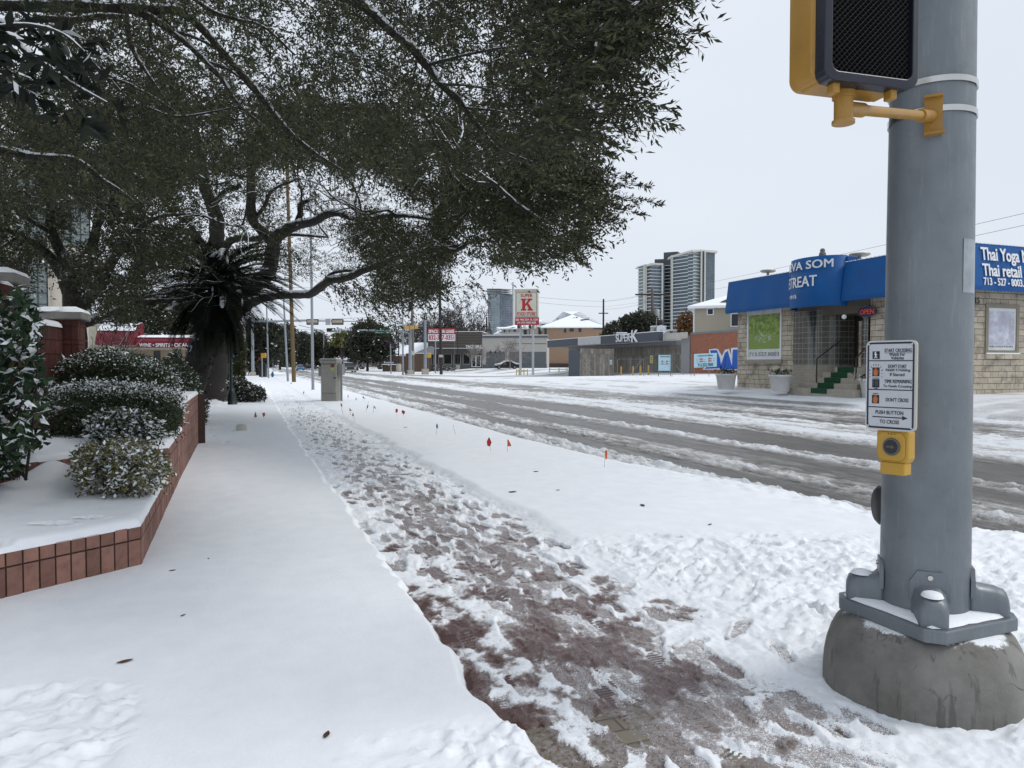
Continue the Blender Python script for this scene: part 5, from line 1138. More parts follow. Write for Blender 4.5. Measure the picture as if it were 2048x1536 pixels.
# posters in the windows
def wframe(fr, a0, a1, z0, z1, mat, par, t=.06, nm='window', glass=None, pane='pane', proud=.04):
    o = MB().fbox(fr, a0, a1, z0, z0 + t, -.05, proud).fbox(fr, a0, a1, z1 - t, z1, -.05, proud).fbox(fr, a0, a0 + t, z0 + t, z1 - t, -.05, proud).fbox(fr, a1 - t, a1, z0 + t, z1 - t, -.05, proud).build(nm, mat, par)
    if glass: MB().fbox(fr, a0 + t, a1 - t, z0 + t, z1 - t, .004, .012).build(pane, glass, o)
    return o
def m_poster_green():
    s = NT('garden_poster'); v = s.coord(); n = s.noise(v, 4.5, 6, .75); n2 = s.noise(v, 16, 4, .8)
    tx = s.n('TexCoord'); sp = s.n('SeparateXYZ'); s.l(tx.outputs['Generated'], sp.inputs[0])
    c = s.ramp(n, [(.3, (.03, .07, .01)), (.45, (.10, .20, .02)), (.6, (.30, .40, .06)), (.75, (.55, .62, .25))]); lawn = s.ramp(n2, [(.3, (.12, .22, .03)), (.7, (.26, .36, .07))])
    c = s.mix(s.ramp(sp.outputs[2], [(.38, 1.), (.44, 0.)]), c, lawn)
    d = s.math('POWER', s.math('ADD', s.math('POWER', s.math('MULTIPLY', s.math('SUBTRACT', sp.outputs[1], .5), 3.0), 2.0), s.math('POWER', s.math('MULTIPLY', s.math('SUBTRACT', sp.outputs[2], .32), 6.0), 2.0)), .5)
    k = s.math('MULTIPLY', s.ramp(d, [(.6, 1.), (1.1, 0.)]), s.ramp(n2, [(.52, 0.), (.6, 1.)])); c = s.mix(k, c, (.6, .6, .62)); s.base(c); s.rough(.3); return s.m
wa0, wa1 = aF(1495), aF(1563); wz1, wz0 = zF(1530, 626), zF(1530, 719)
o = wframe(f1, wa0, wa1, wz0, wz1 + .25, wht, ts, .07, glass=M('poster_white', (.62, .64, .66), .4), pane='poster')
MB().fbox(f1, wa0 + .09, wa1 - .09, wz0 + .42, wz1 - .05, .013, .017).build('picture', m_poster_green(), o)
lettering([('713.527.8003', wa0 + .12, wz0 + .14, wa1 - wa0 - .24, .15)], lambda x, y, n: f1(x, y, n + .01), M('dim_print', (.10, .12, .08), .5), o)
MB().fbox(f1, wa0 - .05, wa1 + .05, wz0 - .16, wz0 - .002, -.02, .07).build('sill', stone2, ts)
# right-hand face window with a pale poster
def m_poster_pale():
    s = NT('pale_poster'); v = s.coord(); n = s.noise(v, 2.4, 5, .7); s.base(s.ramp(n, [(.35, (.62, .65, .70)), (.5, (.42, .44, .55)), (.62, (.40, .36, .40)), (.72, (.6, .6, .64))])); s.rough(.3); return s.m
xx0, xx1 = PY(1975, 660, YK).x - XF, PY(2030, 660, YK).x - XF; zz0, zz1 = PY(2000, 705, YK).z - ZG, PY(2000, 615, YK).z - ZG
o = wframe(f2, xx0 - .12, xx1 + .14, zz0 - .05, zz1 + .1, trim, ts, .12, glass=M('poster_white', (.6, .6, .6)), pane='poster'); MB().fbox(f2, xx0 + .05, xx1 - .06, zz0 + .25, zz1 - .12, .013, .017).build('picture', m_poster_pale(), o)
lettering([('RELAXATION', xx0 + .08, zz0 + .16, xx1 - xx0 - .2, .06)], lambda x, y, n: f2(x, y, n + .01), M('dim_print', (.10, .12, .08), .5), o)
MB().fbox(f2, xx0 - .12, xx1 + .14, zz0 - .2, zz0 - .052, -.02, .08).build('sill', stone, ts); MB().fbox(f2, xx0 - .12, xx1 + .14, zz0 - .05, zz0 - .01, .042, .09).build('snow', SNOW, ts)
n0 = PY(1945, 600, YK).x - XF; lettering([('1915', n0 - .12, zF(1953, 607) * 0 + PY(1955, 607, YK).z - ZG, .42, .19)], lambda x, y, n: f2(x, y, n), blackl, ts, 'house_number', bold=.02)
# awnings (fascia boards of stretched canvas)
def fascia(fr, a0, a1, z0, z1, par, nm='awning', scal=.14, dn=.55):
    m = MB(); n = max(2, int((a1 - a0) / .035)); V = []
    for i in range(n + 1):
        a = a0 + (a1 - a0) * i / n; w_ = .012 * math.sin(a * 2.2) + .01 * math.sin(a * 5 + 1); sc2 = .035 * abs(math.sin(math.pi * a / scal))
        V += [fr(a, z0 - .10 + sc2, dn + w_ - .02), fr(a, z0 + .06, dn + w_), fr(a, (z0 + z1) / 2, dn * .86 + w_), fr(a, z1, dn * .72), fr(a, z1 + .02, 0)]
    m.smooth = False; m.add(V, [(5 * i + j, 5 * i + 5 + j, 5 * i + 6 + j, 5 * i + 1 + j) for i in range(n) for j in range(4)])
    for a in (a0, a1): m.add([fr(a, z0 - .02, 0), fr(a, z0 - .02, dn - .02), fr(a, z0 + .06, dn), fr(a, z1, dn * .72), fr(a, z1, 0)], [(0, 1, 2, 3, 4)])
    o = m.build(nm, blue, par)
    rp = MB(); k = int((a1 - a0) / .16)
    for i in range(k): a = a0 + (a1 - a0) * (i + .1) / k; rp.fbox(fr, a, a + (a1 - a0) / k * .55, z1 + .0, z1 + .025, dn * .72 - .015, dn * .72 + .02)
    rp.fbox(fr, a0, a1, z1 + .001, z1 + .006, dn * .72 - .012, dn * .72 + .01).build('lacing', wht, o)
    return o
z_b, z_t = 3.2, 4.45
fascia(f1, -.12, YL - 21.15, z_b, z_t, ts); fascia(f1, YL - 18.75, YL - YK + .55, z_b + .0, z_t, ts); a2 = fascia(f2, -.0, 14, 3.31, 4.66, ts)
# half round entrance canopy
EC, EA, EB_ = 19.95, 1.2, .95
def emap(x, y, n): # x metres along the curve from centre
    q = math.pi - x / 1.05; return Vector((XF - .25 + (EB_ + n) * math.cos(q) , EC - (EA + n) * math.sin(x / 1.05) * 1.0, ZG + y))
m = MB(); m.smooth = True; V = []; n = 40; zb0, zt0 = 3.08, 4.72
for i in range(n + 1):
    x = -1.65 + 3.3 * i / n
    V += [emap(x, zb0 - .10 + .035 * abs(math.sin(x * 20)), -.03), emap(x, zb0 + .05, 0), emap(x, zt0, -.05), emap(x, zt0 + .01, -.5)]
m.add(V, [(4 * i + j, 4 * i + 4 + j, 4 * i + 5 + j, 4 * i + 1 + j) for i in range(n) for j in range(3)]); eo = m.build('canopy', blue, ts)
MB().box(XF - .3, XF + .2, EC - EA, EC + EA, ZG + zb0 + .1, ZG + zt0 - .05).build('canopy_side', blue, eo)
lettering([('JEEVA SOM', -1.05, 4.22, 2.12, .37), ('RETREAT', -1.05, 3.71, 1.62, .36), ('1915', -.58, 3.33, .42, .13)], lambda x, y, n: emap(x, y, n + .02 - .03 * (y - zb0) / 1.9), wht, eo, bold=.018)
ft2 = lambda dy: (lambda x, y, n: f2(x + PY(1953, 500, YK).x - XF - .42, y + dy, n + .575 - (y + dy - 3.37) * .121))
lettering([('Thai Yoga Massage', .0, 0, 3.1, .50)], ft2(4.04), wht, a2, bold=.03)
lettering([('Thai retail - Food', .0, 0, 2.9, .36)], ft2(3.68), wht, a2, bold=.03)
lettering([('713 - 527 - 8003.', .0, 0, 1.72, .22)], ft2(3.40), wht, a2, bold=.03)
# neon sign
op = frame(f1(aF(1722), zF(1740, 634), .14), (0, -1, 0)); 
opn = thing('open_sign', 'small oval OPEN neon sign with red letters hanging at the blue awning shop entrance', 'sign', tuple(op(0, 0)))
ow, oh = aF(1758) - aF(1722), .34; el_ = [(ow / 2 + ow / 2 * math.cos(R(a)), oh / 2 + oh / 2 * math.sin(R(a))) for a in range(0, 360, 15)]
MB().tube([op(a, z, .02) for a, z in el_ + el_[:1]], .018, 6).build('rim', M('neon_blue_tube', (.03, .05, .16), .4), opn); MB().fprism(op, el_, -.03, .0).build('backing', M('backing_dark', (.03, .026, .03), .4), opn)
lettering([('OPEN', .08, .09, ow - .16, .16)], lambda x, y, n: op(x, y, n), M('neon_red', (.5, .06, .06), .4, emis=(1, .12, .10), es=.08), opn, bold=.01, thick=.02)
# roof vents and the owl figure
def vent(px, py, X, sz, label):
    g = PX(px, py, X); t = thing('roof_vent', label, 'vent', (g.x, g.y, g.z - sz), 'turbine vents on the blue awning shop'); m = MB(); m.lathe([(.42 * sz, -.4), (.42 * sz, .45 * sz)], (g.x, g.y), 16, g.z - sz); m.lathe([(.12 * sz, 0), (.10 * sz, .35 * sz)], (g.x, g.y), 10, g.z - sz * .5); m.build('stack', M('vent_metal', (.33, .32, .30), .5, .5), t)
    MB().lathe([(.45 * sz, 0), (.6 * sz, .04), (.58 * sz, .10), (.1 * sz, .2 * sz), (.001, .2 * sz)], (g.x, g.y), 16, g.z - sz * .2).build('hood', M('vent_metal', (.33, .32, .30), .5, .5), t); MB().lathe([(.56 * sz, 0), (.4 * sz, .05), (.001, .09)], (g.x, g.y), 16, g.z - sz * .06).build('snow', SNOW, t)
vent(1536, 540, 21.5, .55, 'mushroom shaped roof vent above the left end of the blue awning'); vent(1719, 506, 21.0, .62, 'mushroom shaped roof vent right of the half round canopy')
g = PX(1645, 513, XF - .5); m = MB(); m.lathe([(.001, 0), (.10, .03), (.13, .14), (.11, .27), (.075, .31), (.09, .36), (.06, .42), (.001, .44)], (g.x, g.y), 14, g.z - .15)
tag(m.build('owl_figure', M('owl_grey', (.14, .14, .14), .8, var=.3, scale=20, bump=.4), loc=(g.x, g.y, g.z - .15)), 'small grey owl decoy perched on top of the half round blue canopy', 'decoy')
m = MB(); m.lathe([(.001, -.09), (.07, -.06), (.085, 0), (.06, .06), (.001, .08)], (g.x + .1, g.y - .9), 12, ZG + 2.62); m.build('floodlight', wht, ts)
MB().tube([f1(8.0, 4.42, .1), f1(YL - YK, 4.5, .1), f2(1.5, 4.62, .1)], .05, 8).build('roof_pipe', M('pipe_grey', (.30, .30, .29), .5, .3), ts)
# planters
def planter(px, py, d, label, w_=.82, h_=.60):
    q = P(px, py, d); z = ZG - .08; z = P(px, py, d).z; t = thing('planter_pot', label, 'planter', (q.x, q.y, z), 'white plant pots before the blue awning shop'); m = MB(); r1, r0 = w_ / 2, w_ * .36
    m.lathe([(r0, 0), (r0 + .01, .02), (r1 - .03, h_ - .08), (r1, h_ - .07), (r1, h_), (r1 - .05, h_), (r1 - .06, h_ - .1), (.001, h_ - .1)], (q.x, q.y), 28, z); m.build('pot', M('pot_white', (.62, .62, .60), .6, var=.08, grime=.25), t)
    MB().lathe([(r1 - .06, 0), (r1 * .6, .05), (.001, .08)], (q.x, q.y), 16, z + h_ - .09).build('snow', SNOW, t)
    rs = np.random.RandomState(int(px)); n = 90; C = np.stack([q.x + rs.normal(0, .16, n), q.y + rs.normal(0, .16, n), z + h_ + rs.uniform(-.03, .14, n)], -1); D = unit(rs.normal(0, 1, (n, 3)) + np.array([0, 0, .8])); V, N_ = twigs(C, D, np.full(n, .09), 7, .07, .035, rs=rs); leafmesh('plant', V, [boxleaf, leafsnow], t, N_, snow=.35, rs=rs)
planter(1452, 778, 27.8, 'white plant pot standing beyond the left corner of the stone shop'); planter(1561, 783, 25.4, 'white plant pot with snowy plant before the garden poster window'); planter(1745, 795, 22.6, 'white plant pot partly hidden behind the crossing sign')
m = MB().tube([P(1446, 756, 27.6), P(1452, 712, 27.6)], .012, 6); tag(m.build('stake', dark_metal, loc=tuple(P(1446, 756, 27.6))), 'thin dark stake sticking up out of the leftmost white plant pot', 'stake')

# ---- flat roofed food store
XS = 42.; sk = thing('store_building', 'long low grey boarded up food store with dark fascia and white lettering', 'store', (XS, PX(1480, 735, XS).y, .75))
yS = lambda px: PX(px, 729, XS).y; zS = lambda px, py: PX(px, py, XS).z
Y0s, Y1s = yS(1480), yS(1137); fsx = frame((XS, Y1s, 0), (0, -1, 0)); aS = lambda px: Y1s - yS(px)
def m_boards():
    s = NT('grey_boards'); v = s.coord(uv=True); b = s.n('TexBrick', Scale=1.0); b.offset = .0; b.inputs['Brick Width'].default_value = .3; b.inputs['Row Height'].default_value = 2.6; b.inputs['Mortar Size'].default_value = .012
    b.inputs['Color1'].default_value = (.15, .135, .115, 1); b.inputs['Color2'].default_value = (.27, .255, .225, 1); b.inputs['Mortar'].default_value = (.07, .065, .06, 1); s.l(v, b.inputs['Vector'])
    n = s.noise(s.coord((1, 2.5, .6)), 2.5, 6, .7); s.base(s.mix(s.ramp(n, [(.4, 0.), (.65, .7)]), b.outputs['Color'], (.085, .075, .062))); s.rough(.9); return s.m
boards = m_boards(); slate = M('slate_paint', (.055, .066, .085), .6, var=.12); gpaint = M('grey_paint', (.24, .245, .25), .7, var=.08); brick3 = m_brickuv('orange_brick', [(.30, .10, .055), (.38, .14, .08), (.22, .07, .04)], (.20, .13, .10), .35, .11, .012, .5, .003, .2, .9)
MB().box(XS, XS + 14, Y0s, Y1s, .5, zS(1300, 684)).build('wall', gpaint, sk); MB().box(XS + .2, XS + 14, Y0s + .2, Y1s - .2, zS(1300, 684), zS(1300, 684) + .35).build('roof_snow', SNOW, sk)
MB().fbox(fsx, 3, aS(1230), .5, zS(1200, 697), .02, .12).fbox(fsx, aS(1231), aS(1380), .5, zS(1300, 693), .02, .10).build('boarded_front', boards, sk)
MB().fbox(fsx, aS(1379), aS(1396), .5, zS(1390, 672), .01, 1.0).build('grey_pier', gpaint, sk)
zf0, zf1 = 4.05, 4.98
def tri_fascia(a0, a1, mat, nm, n1=2.2, zz0=None, zz1=None): return MB().fbox(fsx, a0, a1, zz0 or zf0, zz1 or zf1, 1.6, n1).build(nm, mat, sk)
tri_fascia(-2.5, aS(1186), slate, 'fascia'); tri_fascia(aS(1186), aS(1233), M('fascia_white', (.5, .5, .5), .6), 'fascia'); tri_fascia(aS(1233) + .01, aS(1352), slate, 'fascia'); MB().fbox(fsx, -2.5, aS(1352), zf0 - .12, zf0 - .002, -.1, 2.15).build('canopy_roof', M('soffit_grey', (.20, .20, .21), .8), sk)
MB().fbox(fsx, -2.5, aS(1352), zf1 + .002, zf1 + .07, 1.2, 2.22).build('snow', SNOW, sk)
MB().fbox(fsx, aS(1353), aS(1396), zf0 + .1, zf1 - .2, 1.2, 1.5).build('fascia', M('fascia_cream', (.45, .43, .38), .7), sk)
MB().box(XS - 1.0, XS + 14, Y0s - 3, yS(1397) - .1, .5, 4.5).build('brick_wall', brick3, sk); MB().box(XS - 1.05, XS + 14, Y0s - 3, yS(1397) - .1, 4.502, 4.72).build('coping', M('coping_grey', (.16, .17, .18), .7), sk)
q = PX(1232, 690, XS - 2.25)
def slab(body, x, y, w_, h_): return (body, x, y, w_, h_)
fk = frame((XS - 2.22, yS(1230) if 0 else PX(1233, 689, XS - 2.2).y, 0), (0, -1, 0)); wl_ = PX(1233, 689, XS - 2.2).y - PX(1276, 689, XS - 2.2).y
lettering([('SUPER', 0, zf0 + .12, wl_ * .66, .85), ('-', wl_ * .66, zf0 + .5, wl_ * .08, .15), ('K', wl_ * .74, zf0 + .0, wl_ * .26, 1.3)], lambda x, y, n: fk(x, y, n), wht, sk, bold=.018, thick=.06)

# graffiti on the brick wall
fg = frame((XS - 1.02, PX(1408, 720, XS - 1).y, 0), (0, -1, 0)); gb = M('graffiti_blue', (.012, .09, .42), .7); gw = M('graffiti_white', (.6, .62, .66), .7)
gz = lambda py: PX(1440, py, XS - 1.02).z; gx = lambda px: PX(1408, 720, XS - 1).y - PX(px, 720, XS - 1.02).y
out1 = [(1405, 740), (1420, 722), (1418, 698), (1430, 697), (1436, 698), (1444, 712), (1450, 700), (1458, 698), (1463, 712), (1462, 697), (1478, 696), (1485, 700), (1500, 740)]
MB().fprism(fg, [(gx(a), gz(b)) for a, b in out1], .0, .02).build('graffiti_outline', gw, sk)
for poly in ([(1410, 738), (1424, 722), (1421, 700), (1434, 700), (1440, 716), (1444, 736)], [(1440, 738), (1450, 706), (1456, 702), (1466, 738)], [(1464, 738), (1466, 700), (1480, 700), (1484, 712), (1494, 738)]):
    MB().fprism(fg, [(gx(a), gz(b)) for a, b in poly], .02, .03).build('graffiti', gb, sk)
# roof plant
hv = M('hvac_grey', (.30, .31, .31), .6, .2, var=.1); 
def hvac(px0, px1, py0, py1, d, label):
    a, b = P(px0, py1, d), P(px1, py0, d); t = thing('rooftop_unit', label, 'air conditioner', tuple(a), 'rooftop units on the grey store'); fr = frame((a.x, a.y, 0), (Vector((b.x, b.y, 0)) - Vector((a.x, a.y, 0)))); L = (Vector((b.x, b.y, 0)) - Vector((a.x, a.y, 0))).length
    MB().fbox(fr, 0, L, a.z - .4, b.z, -1.4, 0).build('casing', hv, t, bevel=.03); m = MB()
    for k in range(6): m.fbox(fr, L * .1, L * .45, a.z + (b.z - a.z) * (.15 + .12 * k), a.z + (b.z - a.z) * (.2 + .12 * k), 0, .03)
    m.build('louvre', M('louvre_dark', (.08, .085, .085), .7), t); MB().fbox(fr, -.02, L + .02, b.z + .002, b.z + .09, -1.42, .02).build('snow', SNOW, t)
hvac(1305, 1333, 653, 670, 86, 'large grey rooftop unit behind the satellite dish'); hvac(1235, 1254, 666, 680, 92, 'small boxy rooftop unit left of the white roof lettering'); hvac(1338, 1354, 661, 668, 80, 'low rooftop unit right of the satellite dish'); hvac(1199, 1207, 673, 681, 96, 'smallest grey rooftop unit near the far end of the store')
t = thing('satellite_dish', 'white satellite dish on the flat roof of the grey store', 'dish', tuple(P(1322, 668, 82))); m = MB(); m.lathe([(.001, 0), (.5, .06), (.85, .2), (1.0, .32)], (0, 0), 24)
c_ = P(1322, 660, 82); rotm = Matrix.Rotation(R(-60), 3, Vector((CY, -SY, 0))) @ Matrix.Rotation(R(25), 3, 'Y'); m.v = [tuple(c_ + rotm @ Vector(v) * .55) for v in m.v]; m.build('reflector', wht, t); MB().tube([c_ - Vector((0, 0, 1.2)), c_], .06, 6).tube([c_, c_ + rotm @ Vector((0, 0, .9))], .03, 5).build('mast', hv, t)
m = MB().tube([P(1313, 655, 84), P(1313, 637, 84)], .05, 6); tag(m.build('roof_pipe', hv, loc=tuple(P(1313, 655, 84))), 'thin vertical vent pipe rising beside the satellite dish', 'pipe')

# ---- boards, fence and signs before the store
def tubefence(pxa, pya, pxb, pyb, d0, d1):
    pass
lb = M('realty_sign_blue', (.40, .60, .68), .5, var=.06); tealink = M('realty_ink', (.02, .10, .14), .5); redink = M('realty_red', (.40, .05, .05), .5)
def board(name, label, cat, px0, px1, pyt, pyb, d, texts, leg, mat=lb, tilt=0, inkm=tealink, reds=True):
    a, b = P(px0, pyb, d), P(px1, pyb, d); t_ = thing(name, label, cat, (a.x, a.y, lz(a.x, a.y))); x = Vector((b.x, b.y, 0)) - Vector((a.x, a.y, 0)); L = x.length; Ht = P(px0, pyt, d).z - a.z; o = Vector(a); f0_ = frame(o, x)
    f = lambda u, v, n=0.: f0_(u - v * math.sin(tilt) * .0, v + u * math.sin(tilt), n)
    MB().fbox(f, 0, L, 0, Ht, -.03, 0).build('panel', mat, t_); items = [(s_, L * x0, Ht * y0, L * w_, Ht * h_) for s_, x0, y0, w_, h_ in texts]; lettering(items, f, inkm, t_, bold=.035)
    if reds:
        m = MB()
        for i, (u, v) in enumerate(((.24, .56), (.62, .56), (.24, .40), (.62, .40))): m.fbox(f, L * u, L * (u + .15), Ht * v, Ht * (v + .08), 0, .015)
        m.build('red_mark', redink, t_)
        m = MB()
        for u, v in ((.1, .52), (.45, .52), (.85, .55), (.12, .36), (.42, .36), (.48, .37), (.84, .40)): m.fbox(f, L * u, L * (u + .05), Ht * v, Ht * (v + .06), 0, .012)
        m.build('small_print', M('realty_print', (.22, .36, .40), .5), t_)
    m = MB()
    for u in leg: q = f(L * u, 0, -.05); m.tube([(q.x, q.y, lz(q.x, q.y) - .1), (q.x, q.y, q.z + Ht * .9)], .03, 6)
    m.build('post', galv, t_); return t_
board('realty_sign', 'pale blue real estate sign board with a phone number, before the graffiti wall', 'sign', 1388, 1433.5, 708, 735.5, 52, [('Treewood Realty', .17, .77, .66, .13), ('713.222.7400', .16, .06, .68, .22)], (.02,), tilt=.05)
board('realty_banner', 'pale blue banner sign drooping on the chain link gate before the boarded store', 'sign', 1317, 1341, 710, 741.5, 52, [('Treewood Realty', .12, .84, .8, .1)], (.0, 1.0), tilt=.0)
gal2 = M('fence_pipe', (.20, .21, .215), .5, .5); 
def wiremesh_mat():
    s = NT('chain_link'); v = s.coord(uv=True); s.base((.25, .26, .27)); s.rough(.5)
    return s.m
chl = wiremesh_mat()
fpx = [1160, 1172, 1178, 1190, 1200, 1235, 1260, 1287, 1317, 1344, 1382, 1418]; tf = thing('chain_link_fence', 'temporary chain link fence on thin pipe posts before the boarded store', 'fence', tuple(P(1300, 748, 50)))
prev = None; rail = MB()
for i, px in enumerate(fpx):
    d = np.interp(px, [1160, 1300, 1418], [62, 53, 50]); g_ = P(px, 744, d); z0 = lz(g_.x, g_.y); zt_ = P(px, 718 if px < 1300 else 708, d).z; MB().tube([(g_.x, g_.y, z0 - .1), (g_.x, g_.y, zt_)], .022, 6).build('post', gal2, tf)
    if prev:
        p0, p1 = prev, (g_.x, g_.y, z0, zt_); rail.tube([(p0[0], p0[1], p0[3]), (p1[0], p1[1], p1[3])], .010, 4) if px > 1240 and px < 1400 else None
        n = 7
        if px > 1260 and px < 1345:
            for k in range(1, n): rail.tube([(p0[0] + (p1[0] - p0[0]) * k / n, p0[1] + (p1[1] - p0[1]) * k / n, p0[2]), (p0[0] + (p1[0] - p0[0]) * k / n, p0[1] + (p1[1] - p0[1]) * k / n, p0[3])], .004, 3, cap=False)
            for k in range(1, 6): zz = p0[2] + (p0[3] - p0[2]) * k / 6; rail.tube([(p0[0], p0[1], zz), (p1[0], p1[1], zz)], .004, 3, cap=False)
    prev = (g_.x, g_.y, z0, zt_)
for a, b in (((1262, 748), (1284, 719)), ((1351, 730), (1368, 750)), ((1164, 722), (1186, 744)), ((1203, 748), (1215, 724))): rail.tube([P(a[0], a[1], 52), P(b[0], b[1], 52)], .018, 5)
rail.build('wire_mesh', gal2, tf)
pb = M('bollard_yellow', (.44, .28, .07), .6, var=.15, grime=.3)
for i, (px, pyt, pyb, lab) in enumerate(((1202, 725, 738, 'leftmost yellow bollard before the boarded store'), (1221, 727, 741, 'yellow bollard just left of the boarded store door'), (1242, 726, 741, 'yellow bollard just right of the boarded store door'), (1266, 722, 741, 'thicker yellow bollard near the middle of the boarded front'), (1281, 727, 738, 'yellow bollard behind the leaning fence brace'), (1297, 725, 738, 'rightmost yellow bollard, below the yellow notice'))):
    d = 72; g_ = P(px, pyb, d); m = MB(); m.lathe([(.085, -.1), (.085, .95), (.06, 1.02), (.001, 1.04)], (0, 0), 12); o = m.build('bollard', pb, loc=(g_.x, g_.y, lz(g_.x, g_.y)), local=True); tag(o, lab, 'bollard', 'yellow bollards before the boarded store')
def notice(px0, px1, pyt, pyb, d, col, label, txt=None):
    a, b = P(px0, pyb, d), P(px1, pyb, d); x = Vector((b.x, b.y, 0)) - Vector((a.x, a.y, 0)); f = frame(a, x); t_ = thing('notice', label, 'notice', tuple(a)); MB().fbox(f, 0, x.length, 0, P(px0, pyt, d).z - a.z, -.03, 0).build('panel', col, t_)
    Ht = P(px0, pyt, d).z - a.z; m = MB()
    for k in range(3): m.fbox(f, x.length * .2, x.length * .8, Ht * (.2 + .25 * k), Ht * (.28 + .25 * k), 0, .01)
    m.build('print', blackl, t_)
notice(1220, 1226, 701, 713, 84.5, M('notice_red', (.28, .03, .03), .6), 'red notice beside the boarded store door'); notice(1300, 1306, 711, 726, 75.5, M('notice_yellow', (.5, .48, .18), .6), 'yellow notice on the boarded store front'); notice(1219.5, 1224, 720, 729, 70, M('notice_pale', (.45, .55, .6), .6), 'pale blue notice low beside the boarded store door')
# blue and grey fence at the left end
m = MB(); a, b = P(1137, 745, 72), P(1160, 745, 70); f = frame((a.x, a.y, 0), (b.x - a.x, b.y - a.y, 0)); L = math.hypot(b.x - a.x, b.y - a.y)
t_ = thing('board_fence', 'slate blue and grey board fence at the left end of the boarded store', 'fence', tuple(a)); MB().fbox(f, 0, L, -.3, P(1140, 701, 72).z, -.08, 0).build('blue_panel', slate, t_); f2_ = frame(f(L, 0), ud(1, .25)); MB().fbox(f2_, .02, 3.6, -.3, P(1170, 697, 70).z, -.08, 0).build('grey_panel', boards, t_)

# ---- pylon sign
yp = PX(1052, 745, 34); tpy = thing('pylon_sign', 'tall cream and red food store sign on two white steel posts', 'sign', (yp.x, yp.y, lz(yp.x, yp.y)))
d = 95; a = P(1028.5, 683, d); b = P(1078, 683, d); x = Vector((b.x, b.y, 0)) - Vector((a.x, a.y, 0)); L = x.length; fp = frame((a.x, a.y, 0), ud(1, -.12)); z = lambda py: P(1050, py, d).z; fpz = z
L = 48.5 / FPX * d; cream = M('sign_cream', (.62, .60, .50), .5, var=.06); sred = M('sign_red', (.42, .018, .025), .5); wp = M('post_white', (.44, .46, .48), .6, var=.12)
MB().fbox(fp, 0, L, z(650), z(578), -.6, 0).build('cabinet', cream, tpy, bevel=.05); m = MB()
for k in range(22): m.fbox(fp, L * (k + .3) / 22, L * (k + .5) / 22, z(584.5), z(578.6), .0, .03)
m.build('rib', M('rib_shade', (.30, .28, .20), .7), tpy)
m = MB(); o_ = [(.2, z(634)), (L - .2, z(634)), (L - .2, z(585)), (.2, z(585))]; i_ = [(.28, z(633)), (L - .28, z(633)), (L - .28, z(586)), (.28, z(586))]; ringpoly(m, fp, o_, i_, .012); m.build('border_line', M('line_grey', (.2, .2, .18), .6), tpy)
MB().fbox(fp, .1, L + .08, z(650), z(635), .0, .05).build('red_panel', sred, tpy)
lettering([('SUPER', L * .27, z(594.5), L * .48, z(588) - z(594.5)), ('FOOD STORE', L * .12, z(631.5), L * .76, z(624.5) - z(631.5))], fp, sred, tpy, bold=.03, rise=.01)
# slab serif K as an outline of its own
kx0, kx1, kz0, kz1 = L * .28, L * .76, z(621.5), z(597.5); KW, KH = kx1 - kx0, kz1 - kz0; KP = lambda u, v: (kx0 + u * KW, kz0 + v * KH)
m = MB()
for poly in ([(.10, .12), (.36, .12), (.36, .88), (.10, .88)], [(0, 0), (.46, 0), (.46, .13), (0, .13)], [(0, .87), (.46, .87), (.46, 1), (0, 1)], [(.36, .36), (.50, .36 + .14), (.86, .88), (.62, .88), (.36, .55)], [(.44, .56), (.68, .12), (.95, .12), (.60, .68)], [(.56, 0), (1, 0), (1, .13), (.56, .13)], [(.54, .87), (.94, .87), (.94, 1), (.54, 1)]):
    m.fprism(fp, [KP(*q) for q in poly], .01, .02 + .001 * len(m.v) / 8)
m.build('big_letter', sred, tpy)
lettering([('BEER  WINE  SODA  OIL  CIGAR', L * .06, z(641.5), L * .92, .26), ('ATM  LOTTO  MONEY ORDER', L * .12, z(647.5), L * .78, .26)], lambda u, v, n: fp(u, v, n + .05), wht, tpy, bold=.03)
for px in (1041, 1066): q = P(px, 750, d + .3); MB().tube([(q.x, q.y, lz(q.x, q.y) - .2), (q.x, q.y, z(648))], .16, 12).build('post', wp, tpy)
for px in (1037, 1049, 1060, 1070): q = P(px, 652, d - .3); MB().lathe([(.16, -.35), (.2, 0), (.12, .12), (.001, .14)], (q.x, q.y), 10, q.z).build('floodlight', dark_metal if px in (1037, 1060) else cream, tpy)
yr = M('rail_yellow', (.58, .52, .22), .6, var=.12)
def guard(pxs, pyt, pyb, d, label, cross=True):
    q = P(pxs[0], pyb, d); t_ = thing('guard_rail', label, 'guard rail', tuple(q), 'yellow pipe guard rails on the forecourt')
    for px in pxs: a = P(px, pyb, d); MB().tube([(a.x, a.y, lz(a.x, a.y) - .1), (a.x, a.y, P(px, pyt, d).z)], .075, 8).build('post', yr, t_)
    a, b = P(pxs[0], pyt + 2.5, d), P(pxs[-1], pyt + 2.5, d); MB().tube([a, b], .06, 8).build('rail', yr, t_)
guard([1033, 1038, 1048, 1055], 738.5, 751, 93, 'yellow pipe guard rail round the foot of the pylon sign'); guard([1099, 1118, 1134], 736, 747, 100, 'yellow pipe guard rail right of the pylon sign')

